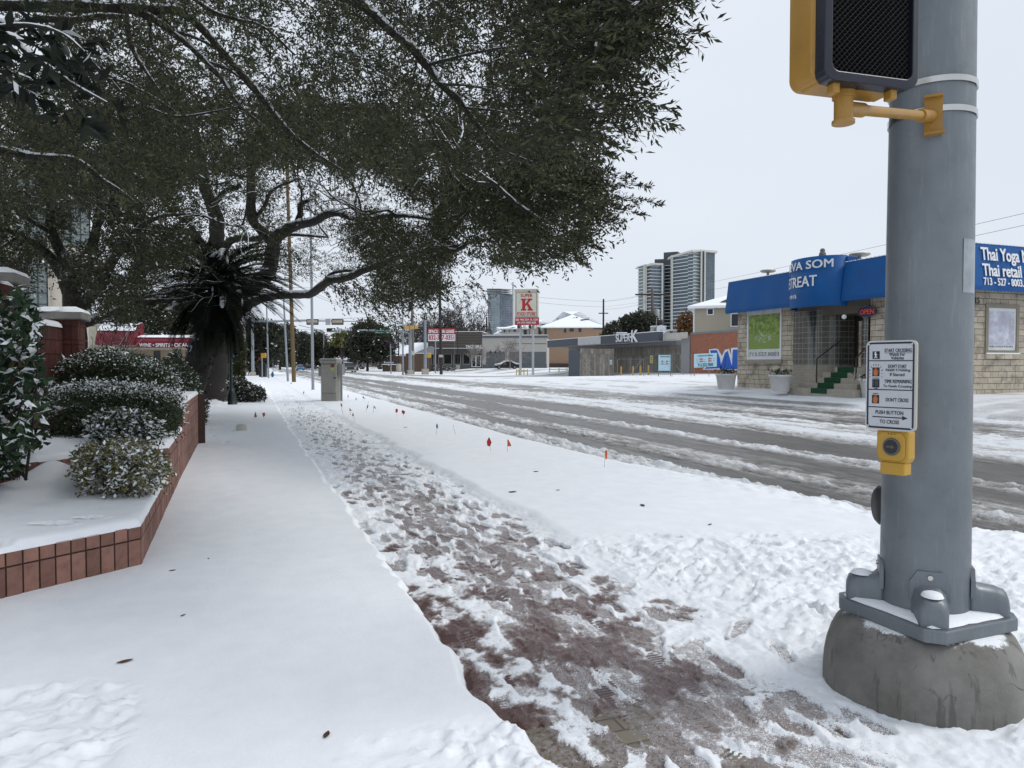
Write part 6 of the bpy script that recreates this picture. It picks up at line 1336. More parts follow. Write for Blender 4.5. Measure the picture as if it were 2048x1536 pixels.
# ---- restaurant unit for lease
dT = 150.; a = P(856, 734, dT); tq = thing('restaurant_building', 'low restaurant building with brown slatted front and pale grey wing behind the pylon sign', 'restaurant', (a.x, a.y, .9))
ft = frame((a.x, a.y, 0), ud(1, -.10)); px_m = dT / FPX; U = lambda px: (px - 856) * px_m * 1.0 ; Zt = lambda py: P(900, py, dT).z
def m_slats():
    s = NT('brown_slats'); v = s.coord(uv=True); w_ = s.n('TexWave', Scale=1.0); w_.bands_direction = 'Y'; w_.inputs['Scale'].default_value = .95; s.l(v, w_.inputs['Vector']); s.base(s.ramp(w_.outputs['Color'], [(.2, (.03, .025, .02)), (.6, (.12, .10, .088))])); s.rough(.8); return s.m
MB().fbox(ft, U(856), U(965), Zt(706), Zt(664), -8, 0).build('slatted_front', m_slats(), tq); MB().fbox(ft, U(858), U(965) - .02, .3, Zt(706), -8, -.4).build('rear_wall', M('wall_brown', (.10, .08, .07), .8), tq)
cw = M('stucco_pale', (.42, .40, .37), .85, var=.05, grime=.15); gw_ = M('stucco_grey', (.11, .12, .13), .85, var=.08)
MB().fbox(ft, U(965), U(1094), .3, Zt(676), -9, -.1).build('wing_wall', cw, tq); MB().fbox(ft, U(965) - .05, U(1095), Zt(676) + .005, Zt(671.5), -9, .1).build('parapet', gw_, tq); MB().fbox(ft, U(966), U(1094), Zt(671.5), Zt(671.5) + .12, -9, .1).build('snow', SNOW, tq); MB().fbox(ft, U(856), U(965), Zt(664), Zt(664) + .1, -8, 0).build('snow', SNOW, tq)
for p0, p1 in ((973, 1011), (1020, 1092)): MB().fbox(ft, U(p0), U(p1), .8, Zt(704), -.1, -.06).build('grey_panel', gw_, tq)
MB().fbox(ft, U(966), U(1093), .8, Zt(729), -.05, .02).fbox(ft, U(870), U(944), .8, Zt(729), -.35, -.2).build('base_band', gw_, tq); MB().fbox(ft, U(1022), U(1092), Zt(688.5), Zt(687.5), -.1, -.07).build('joint_line', dark_metal, tq)
MB().fbox(ft, U(858), U(966), Zt(707.5), Zt(697.5), -.2, 1.2).build('canopy', M('canopy_brown', (.05, .042, .038), .7), tq); MB().fbox(ft, U(858), U(966), Zt(697.4), Zt(696.6), -.2, 1.25).build('snow', SNOW, tq)
for p0, p1 in ((862, 867), (868, 877), (887, 904), (907, 922), (926, 941)):
    o = wframe(ft, U(p0), U(p1), Zt(729), Zt(707.5), frm_, tq, .12, glass=glassd); o.location += ft.n * -.3
o = wframe(ft, U(944), U(953), Zt(734), Zt(711), wht, tq, .14, nm='door', glass=glassd); o2 = wframe(ft, U(953.4), U(963), Zt(734), Zt(711), wht, tq, .14, nm='door', glass=glassd)
for px in (982, 992, 1001.5): q = ft(U(px), Zt(704), .1); MB().lathe([(.12, -.3), (.2, 0), (.1, .25)], (q.x, q.y), 8, q.z).build('wall_lamp', dark_metal, tq)
lettering([('TACO BELL', U(932.5), Zt(695.6), U(964.5) - U(932.5), .52)], lambda u, v, n: ft(u, v, n + .02), wht, tq, bold=.04, thick=.08)
# lease sign on posts
board('lease_sign', 'red and white space for lease sign with a phone number, behind the dark pole', 'sign', 856, 910.5, 657, 682, 112, [('832-377-0351', .03, .1, .93, .36)], (.0, .98), mat=wht, inkm=sred, reds=False)
d = 112; a = P(856, 668.5, d); b = P(910.5, 668.5, d); f = frame(a, (b.x - a.x, b.y - a.y, 0)); L = math.hypot(b.x - a.x, b.y - a.y); ls = [o for o in bpy.data.objects if o.name.startswith('lease_sign')][0]
MB().fbox(f, 0, L, 0, P(856, 657, d).z - a.z, .0, .02).build('red_panel', sred, ls); lettering([('SPACE FOR LEASE', L * .03, .2, L * .93, .50)], lambda u, v, n: f(u, v, n + .02), wht, ls, bold=.04)

# ---- apartments, townhouses, gabled houses
def m_siding(name, a, b, row=.22):
    s = NT(name); v = s.coord(uv=True); w_ = s.n('TexWave'); w_.wave_profile = 'SAW'; w_.bands_direction = 'Y'; w_.inputs['Scale'].default_value = .314 / row; s.l(v, w_.inputs['Vector']); n = s.noise(v, 1.5, 4)
    c = s.mix(s.ramp(w_.outputs['Color'], [(.0, .8), (.15, 0.)]), a, b); s.base(s.mix(s.ramp(n, [(.3, 0.), (.8, .3)]), c, tuple(x * .8 for x in a))); s.rough(.75); return s.m
def hiproof(m, fr, a0, a1, n0, n1, z0, z1, over=.5, ridge=.35):
    a0 -= over; a1 += over; n0 -= over; n1 += over; mid = (n0 + n1) / 2; rl_ = (n1 - n0) / 2 * (1 if ridge else 0)
    r0, r1 = a0 + rl_ * ridge * 2, a1 - rl_ * ridge * 2
    m.add([fr(a0, z0, n1), fr(a1, z0, n1), fr(a1, z0, n0), fr(a0, z0, n0), fr(r0, z1, mid), fr(r1, z1, mid), fr(a0, z0 - .25, n1), fr(a1, z0 - .25, n1), fr(a1, z0 - .25, n0), fr(a0, z0 - .25, n0)], [(0, 1, 5, 4), (1, 2, 5), (2, 3, 4, 5), (3, 0, 4), (6, 7, 1, 0), (7, 8, 2, 1), (8, 9, 3, 2), (9, 6, 0, 3), (9, 8, 7, 6)])
def simplewin(fr, a0, a1, z0, z1, par, fm=wht, t=.09): return wframe(fr, a0, a1, z0, z1, fm, par, t, glass=glassd)
dA2 = 165.; a = P(1085, 740, dA2); ap = thing('apartment_building', 'tan brick three storey apartment block with snow covered hipped roof', 'apartments', (a.x, a.y, .9)); fa = frame((a.x, a.y, 0), ud(1, -.05)); pm_ = dA2 / FPX; U = lambda px: (px - 1085) * pm_; Z = lambda py: P(1120, py, dA2).z
tanb = m_brickuv('tan_brick', [(.33, .22, .145), (.37, .25, .165), (.26, .17, .11)], (.28, .2, .15), .3, .1, .01, .5, .002, .15, .9)
MB().fbox(fa, 0, U(1207), .3, Z(654), -22, 0).build('wall', tanb, ap); m = MB(); hiproof(m, fa, 0, U(1207), -22, 0, Z(654), Z(616), .5, .42); m.build('roof', SNOW, ap); MB().fbox(fa, U(1092), U(1206), .5, Z(727), -.0, .3).build('ground_floor', M('wall_dark_brown', (.06, .045, .04), .8), ap)
for p0, p1, t0, t1 in ((1127, 1133, 656, 666), (1138, 1148, 655, 664), (1156, 1163, 655, 665), (1185, 1202, 655, 659), (1098, 1112, 681, 688), (1088, 1094, 655, 670)): simplewin(fa, U(p0), U(p1), Z(t1), Z(t0), ap, tanb if p0 == 1098 else trim)
for px, h in ((1116, 5), (1137, 4), (1155, 6), (1149, 5)): q = fa(U(px), Z(640), -6); MB().tube([q, q + Vector((0, 0, h * pm_ * 1.6))], .25, 8).build('flue', hv, ap)
q = fa(U(1168), Z(645), -4); MB().add([q + Vector((-.8, 0, .9)), q + Vector((1.6, 0, 1.2)), q + Vector((.6, 0, -1.2)), q + Vector((.5, 2, .6))], [(0, 2, 1), (0, 1, 3), (1, 2, 3), (2, 0, 3)]).build('roof_peak', M('roof_dark', (.08, .08, .085), .8), ap)
def townhouse(px0, px1, pye, pyr, d, label, mat, wins, grp='pale townhouses behind the restaurant', dark=True):
    a = P(px0, 740, d); t_ = thing('townhouse', label, 'townhouse', (a.x, a.y, .9), grp); fr = frame((a.x, a.y, 0), ud(1, -.08)); k = d / FPX; U = lambda p: (p - px0) * k; Z = lambda y: P((px0 + px1) / 2, y, d).z
    MB().fbox(fr, 0, U(px1), .3, Z(pye), -12, 0).build('wall', mat, t_); m = MB(); hiproof(m, fr, 0, U(px1), -12, 0, Z(pye), Z(pyr), .5, .30); m.build('roof', SNOW, t_)
    if dark:
        m = MB(); zz0, zz1 = Z(pye), Z(pyr)
        for i in range(2): u = U(px0 + (px1 - px0) * (.25 + .35 * i)); m.add([fr(u, zz0 + .3, .45), fr(u + 1.0, zz0 + .3, .47), fr(u + 3.4, zz1 - .8, -4.9), fr(u + 3.0, zz1 - .8, -4.9)], [(0, 1, 2, 3)])
        m.v = [(x, y, z + .06) for x, y, z in m.v]; m.build('bare_shingles', M('shingle_grey', (.07, .07, .072), .9), t_)
    for p0, p1, y0, y1 in wins: simplewin(fr, U(p0), U(p1), Z(y1), Z(y0), t_, trim)
pw = M('house_white', (.55, .54, .52), .8, var=.04)
townhouse(990, 1012, 667, 652, 205, 'pale townhouse with snowy roof just right of the slatted restaurant front', pw, ((995, 999, 670, 677), (1005, 1008, 670, 677)))
townhouse(1003, 1058, 657, 647, 188, 'white townhouse with snowy roof directly behind the pylon sign', pw, ((1007, 1011, 660, 665), (1018, 1020, 660, 665), (1027, 1032, 658, 664), (1047, 1054, 655, 672)))
townhouse(1060, 1088, 652, 637, 180, 'beige townhouse between the pylon sign and the tan apartments', M('house_beige', (.50, .42, .33), .8), ((1064, 1069, 656, 670), (1076, 1083, 655, 670)))
# pale clapboard house behind the blue awning shop
dH = 74.; a = P(1386, 740, dH); ho = thing('clapboard_house', 'tall beige clapboard house with half snowed roof behind the blue awning shop', 'house', (a.x, a.y, .9)); fh2 = frame((a.x, a.y, 0), ud(1, -.35)); 
sid = m_siding('beige_siding', (.40, .36, .28), (.22, .20, .16), .23); LH = 9.0
zE = P(1386, 613, dH).z; MB().fbox(fh2, 0, LH, .3, zE, -9, 0).build('wall', sid, ho); m = MB(); hiproof(m, fh2, 0, LH + 3, -9, 0, zE + .02, P(1430, 578, dH).z, .55, .5); m.build('roof', SNOW, ho)
zr = P(1430, 578, dH).z; nrm_ = 4.5 + .55; sl_ = (zr - zE) / nrm_; pt = lambda a_, t_: fh2(a_, zE + (zr - zE) * t_ + .10, .55 - nrm_ * t_)
m = MB(); ja = [.12 + .03 * math.sin(i * 1.7) for i in range(24)]; topj = [.80 + .10 * math.sin(i * 2.3) * math.cos(i * .9) for i in range(24)]
V = [pt(2.6 + 8 * i / 23., .17 + .0 * ja[i]) for i in range(24)] + [pt(max(2.6 + 8 * i / 23., 2.6 + 1.9), topj[i]) for i in range(24)]
m.add(V, [(i, i + 1, 24 + i + 1, 24 + i) for i in range(23)]); m.build('bare_shingles', M('shingle_brown', (.055, .05, .048), .95, var=.3, scale=12, bump=.3), ho)
for a0, a1, t0, t1 in ((1.35, 2.05, 617, 631), (3.7, 4.9, 628, 655), (6.6, 7.7, 653, 668)): simplewin(fh2, a0, a1, P(1420, t1, dH).z, P(1420, t0, dH).z, ho, wht, .1)
MB().fbox(fh2, -.02, .12, .3, zE, -.1, .03).build('corner_board', wht, ho); q = pt(6.5, .95); MB().tube([q, q + Vector((0, 0, .7))], .07, 8).build('flue', dark_metal, ho)
# gabled house and fence beyond the far signal
dG = 150; a = P(800, 738, dG); gh = thing('gabled_house', 'white gabled house with snowy roof beyond the brown board fence', 'house', (a.x, a.y, .8)); fg2 = frame((a.x, a.y, 0), ud(1, -.1)); k = dG / FPX; Z = lambda y: P(825, y, dG).z; L = 58 * k
MB().fbox(fg2, 0, L, .2, Z(709), -10, 0).build('wall', M('house_grey', (.30, .31, .32), .8), gh)
MB().add([fg2(-.4, Z(709), .5), fg2(L, Z(709), .5), fg2(L, Z(684), -5), fg2(1.2, Z(684), -5), fg2(-.4, Z(709), -10.5), fg2(L, Z(709), -10.5)], [(0, 1, 2, 3), (3, 2, 5, 4), (0, 3, 4)]).build('roof', SNOW, gh)
MB().add([fg2(2.6, Z(709) + .0, .8), fg2(7.5, Z(709), .8), fg2(7.5, Z(695), .8), fg2(6.9, Z(692), .8)], [(0, 1, 2, 3)]).build('gable', M('house_grey', (.30, .31, .32), .8), gh)
for (px0, px1, pyt, d, lab) in ((765, 812, 728, 140, 'brown board fence beyond the far corner, left stretch'), (812, 862, 707, 140, 'tall brown board fence before the white gabled house')):
    a, b = P(px0, 742, d), P(px1, 742, d); f = frame((a.x, a.y, 0), (b.x - a.x, b.y - a.y, 0)); L = math.hypot(b.x - a.x, b.y - a.y); t_ = thing('board_fence', lab, 'fence', (a.x, a.y, .5)); MB().fbox(f, 0, L, -.2, P(px0, pyt if px0 > 800 else 712, d).z, -.06, 0).build('boards', m_brickuv('fence_boards_%d' % px0, [(.10, .062, .042), (.14, .09, .062), (.05, .035, .025)], (.02, .015, .012), .16, 4, .01, 0, .003, .3, .9), t_); MB().fbox(f, 0, L, P(px0, pyt if px0 > 800 else 712, d).z, P(px0, pyt if px0 > 800 else 712, d).z + .1, -.1, .04).build('snow', SNOW, t_)
# dark cafe sign
a, b = P(765, 728, 132), P(792, 728, 132); f = frame(a, (b.x - a.x, b.y - a.y, 0)); L = math.hypot(b.x - a.x, b.y - a.y); t_ = thing('cafe_sign', 'dark sign with pale lettering before the brown board fence', 'sign', (a.x, a.y, .4)); MB().fbox(f, 0, L, 0, .62, -.1, 0).build('panel', blk, t_); lettering([('Breakfast', L * .12, .14, L * .72, .34)], f, wht, t_); MB().fbox(f, 0, L, -.12, -.02, -.1, .04).build('snow', SNOW, t_); MB().tube([f(.3, -.1, -.05), f(.3, -1.6, -.05)], .06, 6).tube([f(L - .3, -.1, -.05), f(L - .3, -1.6, -.05)], .06, 6).build('post', dark_metal, t_)

# ---- towers
def m_curtain(name, a, b, line, fw=3.0, fl=3.1):
    s = NT(name); v = s.coord(uv=True); br_ = s.n('TexBrick', Scale=1.0); br_.offset = 0; br_.inputs['Brick Width'].default_value = fw; br_.inputs['Row Height'].default_value = fl; br_.inputs['Mortar Size'].default_value = .16; br_.inputs['Mortar Smooth'].default_value = .2
    br_.inputs['Color1'].default_value = (*a, 1); br_.inputs['Color2'].default_value = (*b, 1); br_.inputs['Mortar'].default_value = (*line, 1); s.l(v, br_.inputs['Vector']); n = s.noise(v, .03, 3, .6); n2 = s.noise(s.coord((1, 1, 1), uv=True), .5, 2)
    c = s.mix(s.ramp(n, [(.35, 0.), (.65, .6)]), br_.outputs['Color'], tuple(x * .5 for x in a)); c = s.mix(s.ramp(n2, [(.62, 0.), (.7, .5)]), c, (.25, .27, .27)); s.base(c); s.rough(.25); return s.m
tgl = m_curtain('tower_glass_blue', (.075, .115, .145), (.11, .155, .185), (.17, .20, .22)); tgg = m_curtain('tower_glass_green', (.15, .20, .20), (.19, .24, .235), (.25, .28, .28)); tgd = m_curtain('tower_glass_dark', (.025, .033, .045), (.04, .05, .065), (.05, .06, .07))
slabw = M('slab_white', (.60, .62, .63), .7); frw = M('frame_white', (.52, .52, .48), .7); crown = M('tower_crown', (.075, .08, .095), .7)
dT2 = 630.; kt = dT2 / FPX; tw0 = P(1352, 735, dT2); tw1 = thing('glass_tower', 'tall glass apartment tower with white vertical fins behind the stone shop, the nearer of two', 'tower', (tw0.x, tw0.y, .5))
def tz(px, py): return P(px, py, dT2).z
def tw_pt(px, dd): return P(px, 735, dT2 + dd)
def tpanel(nm, px0, d0, px1, d1, pyt, mat, slabs=None, th=14, sp=None, sn=1.1):
    a, b = tw_pt(px0, d0), tw_pt(px1, d1); f = frame((a.x, a.y, 0), (b.x - a.x, b.y - a.y, 0)); L = math.hypot(b.x - a.x, b.y - a.y); zt_ = P((px0 + px1) / 2, pyt, dT2 + (d0 + d1) / 2).z
    MB().fbox(f, 0, L, .3, zt_, -th, 0).build(nm, mat, tw1)
    if slabs:
        m = MB(); z_ = zt_ - slabs * .55
        while z_ > 12: m.fbox(f, -.1, L + .1, z_, z_ + .55, -.5, sn); z_ -= slabs
        m.build('floor_slab', sp or slabw, tw1)
    return f, L, zt_
def fin(px, dd, pyt, w_=1.5, nm='fin', mat=None): a = tw_pt(px, dd); f = frame((a.x, a.y, 0), ud(1, 0)); MB().fbox(f, -w_ / 2, w_ / 2, .3, P(px, pyt, dT2 + dd).z, -2, 1.4).build(nm, mat or frw, tw1)
tpanel('glass_facade', 1276, 34, 1286, 26, 534, tgg, 3.1); fin(1288, 24, 531, 1.6); fin(1289.9, 24.6, 531, .8, 'recess', crown); fin(1291.5, 23, 529, 1.0)
tpanel('glass_facade', 1292, 24, 1301, 16, 529, tgl, 3.1, sn=.4); tpanel('glass_facade', 1301, 16, 1322, 20, 529, tgd, 3.1, sn=.9); fin(1323.5, 17, 527, 1.3)
tpanel('glass_facade', 1325, 28, 1342, 24, 528, tgd, 3.1, sn=.9); tpanel('crown_block', 1308, 40, 1342, 36, 518, crown); tpanel('crown_block', 1326, 46, 1354, 40, 504, crown); fin(1342.7, 16, 511, 1.7)
tpanel('glass_facade', 1344, 16, 1375, 2, 509, tgl, 3.1, sn=1.1); tpanel('glass_facade', 1375, 2, 1385, 0, 504, tgl, 3.1, sn=.3); tpanel('glass_facade', 1385, 0, 1400, 6, 503, tgg, 3.1, sn=.6)
fin(1401, 3, 502, 1.3); fin(1404.5, 5, 503, 1.9, 'recess', crown); fin(1408, 3, 502, 1.3); tpanel('glass_facade', 1410, 8, 1428, 14, 503.5, tgl)
# white roof frames
def tband(pts, h=2.0):
    m = MB()
    for (p0, d0, y0), (p1, d1, y1) in zip(pts[:-1], pts[1:]):
        a, b = P(p0, y0, dT2 + d0), P(p1, y1, dT2 + d1); n_ = ud(0, -1) * 1.5; bk = ud(0, 1) * 12; m.hexa([a + n_ - Vector((0, 0, h)), b + n_ - Vector((0, 0, h)), b + bk - Vector((0, 0, h)), a + bk - Vector((0, 0, h)), a + n_, b + n_, b + bk, a + bk])
    m.build('roof_frame', frw, tw1)
tband([(1275, 34, 533), (1291, 22, 528.5)], 1.0); tband([(1292, 22, 530), (1302, 14, 526), (1325, 17, 527)], 1.6); tband([(1341, 15, 512), (1384, -2, 500), (1400, 4, 499.5), (1434, 14, 502)], 1.8)
# farther tower under construction
dB = 1100.; tb_ = thing('glass_tower', 'distant unfinished glass tower left of the pylon sign', 'tower', tuple(P(1002, 735, dB))); kb_ = dB / FPX
fb = frame((P(976, 735, dB).x, P(976, 735, dB).y, 0), ud(1, 0)); fc = frame(fb(23.5 * kb_, 0), ud(.85, .55)); zt_ = P(1000, 588, dB).z
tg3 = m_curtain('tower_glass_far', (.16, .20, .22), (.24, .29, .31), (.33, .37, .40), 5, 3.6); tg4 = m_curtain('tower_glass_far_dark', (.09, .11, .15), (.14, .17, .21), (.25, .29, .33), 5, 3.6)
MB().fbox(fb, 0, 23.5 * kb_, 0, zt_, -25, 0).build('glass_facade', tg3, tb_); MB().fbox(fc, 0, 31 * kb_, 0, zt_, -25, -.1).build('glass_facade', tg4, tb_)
m = MB()
for i in range(3): m.fbox(fb, -2, 23.5 * kb_, zt_ + 1 + 3.2 * i, zt_ + 1.9 + 3.2 * i, -26, 2).fbox(fc, 0, 31 * kb_, zt_ + 1 + 3.2 * i, zt_ + 1.9 + 3.2 * i, -26, 2)
for i in range(8): m.fbox(fb, 2 + 3 * i, 2.6 + 3 * i, zt_, zt_ + 8, -2, -1)
z_ = zt_ - 3
while z_ > 20: m.fbox(fb, -.3, 4, z_, z_ + .6, -10, .8).fbox(fb, 18, 23.4 * kb_, z_, z_ + .6, -1, .8); z_ -= 3.6
m.build('floor_slab', M('slab_grey', (.36, .37, .38), .8), tb_); q = fc(20, 0); 
m = MB(); qa = P(1026, 735, dB - 10); m.tube([(qa.x, qa.y, 0), (qa.x, qa.y, P(1026, 566, dB).z)], 1.2, 4); m.build('crane_mast', M('crane_grey', (.30, .32, .35), .6), tb_)

# ---- left side: office building, wine store
dL = 38.; a = P(-330, 735, dL); lb_ = thing('office_building', 'cream office building with tall green tinted windows glimpsed through the oak at the far left', 'office', (a.x, a.y, 0)); fl_ = frame((a.x, a.y, 0), ud(1, .35)); L = 9.9
creamw = M('stucco_cream', (.40, .37, .31), .85, var=.05, grime=.15); gt = M('tinted_glass', (.17, .205, .20), .15, var=.25, scale=.8)
MB().fbox(fl_, -8, L, 0, 13.5, -10, 0).build('wall', creamw, lb_); MB().fbox(fl_, -8, L + .1, 3.75, 4.3, .0, .25).build('ledge', M('ledge_stone', (.36, .34, .29), .8), lb_)
for i in range(9):
    a0 = -7 + 2.2 * i
    for z0, z1 in ((4.4, 7.6), (8.4, 12.2)):
        o = wframe(fl_, a0, a0 + 1.5, z0, z1, dark_metal, lb_, .06, glass=gt); m = MB()
        for q_ in range(1, 3): m.fbox(fl_, a0 + .5 * q_ - .02, a0 + .5 * q_ + .02, z0, z1, .013, .05)
        for q_ in range(1, 5): m.fbox(fl_, a0, a0 + 1.5, z0 + (z1 - z0) * q_ / 5 - .02, z0 + (z1 - z0) * q_ / 5 + .02, .013, .045)
        m.build('glazing_bar', dark_metal, o)
dW = 62.; a = P(100, 735, dW); wsx = thing('wine_store', 'cream wine shop with dark red snow topped awnings behind the hedges', 'shop', (a.x, a.y, 0)); fw_ = frame((a.x, a.y, 0), ud(1, 0)); k = dW / FPX; U = lambda p: (p - 100) * k; Z = lambda y: P(250, y, dW).z
MB().fbox(fw_, 0, U(396), 0, Z(697), -4, 0).build('wall', M('wall_tan', (.26, .21, .155), .85, var=.1, scale=4), wsx); MB().fbox(fw_, 0, U(214), Z(697), Z(649), -4, -.5).build('parapet', M('wall_cream', (.50, .47, .38), .8), wsx); MB().fbox(fw_, 0, U(214), Z(649), Z(648), -4, -.45).build('snow', SNOW, wsx); MB().fbox(fw_, U(215), U(396), Z(697), Z(675), -4, -.6).build('parapet', M('wall_cream', (.50, .47, .38), .8), wsx)
MB().fbox(fw_, U(190), U(396), Z(699), Z(696), .0, .5).build('ledge', M('wall_cream', (.50, .47, .38), .8), wsx)
wred = M('awning_wine_red', (.14, .008, .02), .6, var=.1)
def barrel(a0, a1, zt_, zb_, dp, nm='awning'):
    m = MB(); m.smooth = True; n = 12; V = []
    for i in range(n + 1): q = math.pi / 2 * i / n; V += [fw_(a0, zb_ + (zt_ - zb_) * math.cos(q), dp * math.sin(q)), fw_(a1, zb_ + (zt_ - zb_) * math.cos(q), dp * math.sin(q))]
    m.add(V, [(2 * i, 2 * i + 1, 2 * i + 3, 2 * i + 2) for i in range(n)]); m.smooth = False; m.add([V[2 * i] for i in range(n + 1)] + [fw_(a0, zb_, 0)], [tuple(range(n + 2))]); m.add([V[2 * i + 1] for i in range(n + 1)] + [fw_(a1, zb_, 0)], [tuple(range(n + 2))])
    o = m.build(nm, wred, wsx); s_ = MB(); s_.smooth = True; V = []
    for i in range(8): q = math.pi / 2 * i / n; V += [fw_(a0 + .02, zb_ + (zt_ - zb_) * math.cos(q) + .08, dp * math.sin(q) + .03), fw_(a1, zb_ + (zt_ - zb_) * math.cos(q) + .08 - .03 * (i == 7), dp * math.sin(q) + .03)]
    s_.add(V, [(2 * i, 2 * i + 1, 2 * i + 3, 2 * i + 2) for i in range(7)]); s_.build('snow', SNOW, o); return o
o = barrel(U(215), U(289), Z(647), Z(691), 1.8); o = barrel(U(290), U(398), Z(672), Z(686), 1.6); MB().fbox(fw_, U(290), U(398), Z(695), Z(686), 1.5, 1.62).build('valance', wred, o)
lettering([('WINE \u2022 SPIRITS \u2022 CIGARS', U(299), Z(694.5), U(397) - U(299), .30)], lambda u, v, n: fw_(u, v, n + 1.62), wht, o, bold=.02)
MB().fbox(fw_, U(308), U(321), Z(722), Z(702), 0, .05).build('shutter', dark_metal, wsx)
for px, py in ((230, 641), (254, 652)): q = fw_(U(px), Z(py), 1.0); MB().tube([fw_(U(px) - .3, Z(py) - 1.2, 0), q], .03, 5).fbox(frame(q, fw_.x), -.45, .45, -.1, .35, -.1, .1).build('sign_lamp', hv, wsx)
# ------------------------------------------------------------------ utility cabinet and the posts along our side
cabm = M('cabinet_beige', (.265, .262, .23), .6, var=.08, grime=.25); cabg = M('cabinet_grey', (.21, .215, .22), .6, var=.08); pgal = M('pole_galvanised', (.27, .30, .33), .5, .3, var=.12, scale=2); wood = m_bark('pole_wood', (.085, .055, .025), (.17, .115, .055), 3); dwood = m_bark('pole_wood_dark', (.018, .015, .014), (.045, .04, .036), 3)
dC_0 = 28.6; a = P(642, 805, dC_0); a.z = 0; cab = thing('utility_cabinet', 'beige traffic control cabinet standing in the snow between path and road', 'cabinet', tuple(a)); kc = dC_0 / FPX; fcb = frame(a, ud(1, -.08)); U = lambda px: (px - 642) * kc; Z = lambda py: P(655, py, dC_0).z
MB().fbox(fcb, 0, U(674), 0.0, Z(726), -.6, 0).build('cabinet_body', cabm, cab, bevel=.02); MB().fbox(fcb, .03, U(673), Z(786), Z(729), .0, .03).build('door', cabm, cab, bevel=.008)
MB().fbox(fcb, -.02, U(674) + .02, Z(726), Z(722.5), -.64, .05).build('lid', cabm, cab, bevel=.01); MB().fbox(fcb, -.14, U(671), Z(722.4), Z(718), -1.0, -.2).build('rear_lid', cabm, cab, bevel=.01); MB().fbox(fcb, -.12, U(670), .0, Z(722.5), -.95, -.603).build('rear_cabinet', cabm, cab)
MB().fbox(fcb, -.14, -.01, Z(752), Z(732), -.5, -.1).build('side_box', cabm, cab, bevel=.01); MB().fbox(fcb, U(674) + .01, U(684), Z(750), Z(728), -.45, -.1).build('side_box', cabg, cab, bevel=.01); MB().tube([fcb(U(681), -.05, -.2), fcb(U(681), Z(750), -.2)], .04, 8).build('conduit', cabg, cab)
MB().fbox(fcb, U(669), U(674), Z(757), Z(755), .03, .08).build('handle', blk, cab); MB().fbox(fcb, U(663), U(670), Z(734.5), Z(728.5), .03, .035).build('warning_label', M('label_red', (.12, .03, .02), .5), cab); MB().fbox(fcb, U(663), U(670), Z(740.5), Z(735), .03, .035).build('yellow_label', M('label_yellow', (.40, .42, .04), .5), cab)
MB().fbox(fcb, 0.01, U(674) - .01, Z(786.5), Z(785.5), .0, .012).build('seam', dark_metal, cab); MB().fbox(fcb, -.10, U(668), Z(717.8), Z(717), -.98, -.22).build('snow', SNOW, cab)
def post(name, label, cat, px0, pxt, pyb, pyt, d, r0, r1, mat, group=None, extra=None, z=None):
    b = P(px0, pyb, d); t = P(pxt, pyt, d); z0 = z if z is not None else b.z; o = thing(name, label, cat, (b.x, b.y, z0), group); MB().tube([(b.x, b.y, z0 - .3), b, (b + t) / 2, t], [r0, r0, (r0 + r1) / 2, r1], 12).build('pole', mat, o); return o, b, t
g_ = 'posts along the street'
o, b, t = post('light_pole', 'pale grey steel pole rising behind the beige cabinet into the oak branches', 'pole', 626, 620, 782, 330, 41.5, .085, .06, pgal); MB().lathe([(.16, 0), (.16, .05), (.10, .1)], (b.x, b.y), 12, 0).build('base_flange', pgal, o)
o, b, t = post('utility_pole', 'brown wooden utility pole leaning slightly beside the grey street light', 'utility pole', 588, 571, 766, 250, 60, .17, .12, wood); MB().tube([t + ud(-1, 0) - Vector((0, 0, .5)), t + ud(1, 0) - Vector((0, 0, .5))], .06, 6).build('crossarm', wood, o)
o, b, t = post('street_light', 'slim grey street light with a short curved arm left of the wooden pole', 'street light', 576, 567.5, 765, 603, 62.5, .10, .07, pgal); p, r = smoothpts([t, t + Vector((0, 0, .35)), t + ud(-.25, 0) + Vector((0, 0, .45)), t + ud(-.7, -.3) + Vector((0, 0, .3))], [.07, .06, .05, .04], 4); MB().tube(p, r, 8).build('arm', pgal, o)
q = t + ud(-.95, -.4) + Vector((0, 0, .15)); MB().lathe([(.001, -.3), (.12, -.28), (.2, -.1), (.16, .1), (.05, .2)], (q.x, q.y), 12, q.z).build('lamp_head', M('lamp_glass', (.45, .47, .48), .3), o)
# decorative lamp post next to the oak
b = P(463, 819, 26.2); b.z = 0; lp = thing('street_lamp', 'dark green cast iron street lamp post with fluted base beside the oak trunk', 'street lamp', tuple(b)); lgm = M('lamp_green', (.010, .022, .020), .4, var=.2)
MB().lathe([(.24, 0), (.24, .06), (.20, .10), (.20, .22), (.16, .3), (.17, .36), (.12, .55), (.10, .62), (.075, .66), (.065, .75)], (b.x, b.y), 16, 0).build('base', lgm, lp); MB().tube([(b.x, b.y, .7), (b.x, b.y, 3.9)], [.062, .045], 12).build('shaft', lgm, lp)
MB().lathe([(.05, 0), (.10, .05), (.07, .1), (.14, .16), (.22, .35), (.2, .6), (.001, .7)], (b.x, b.y), 12, 3.9).build('lantern', M('lantern_glass', (.3, .31, .3), .3), lp)
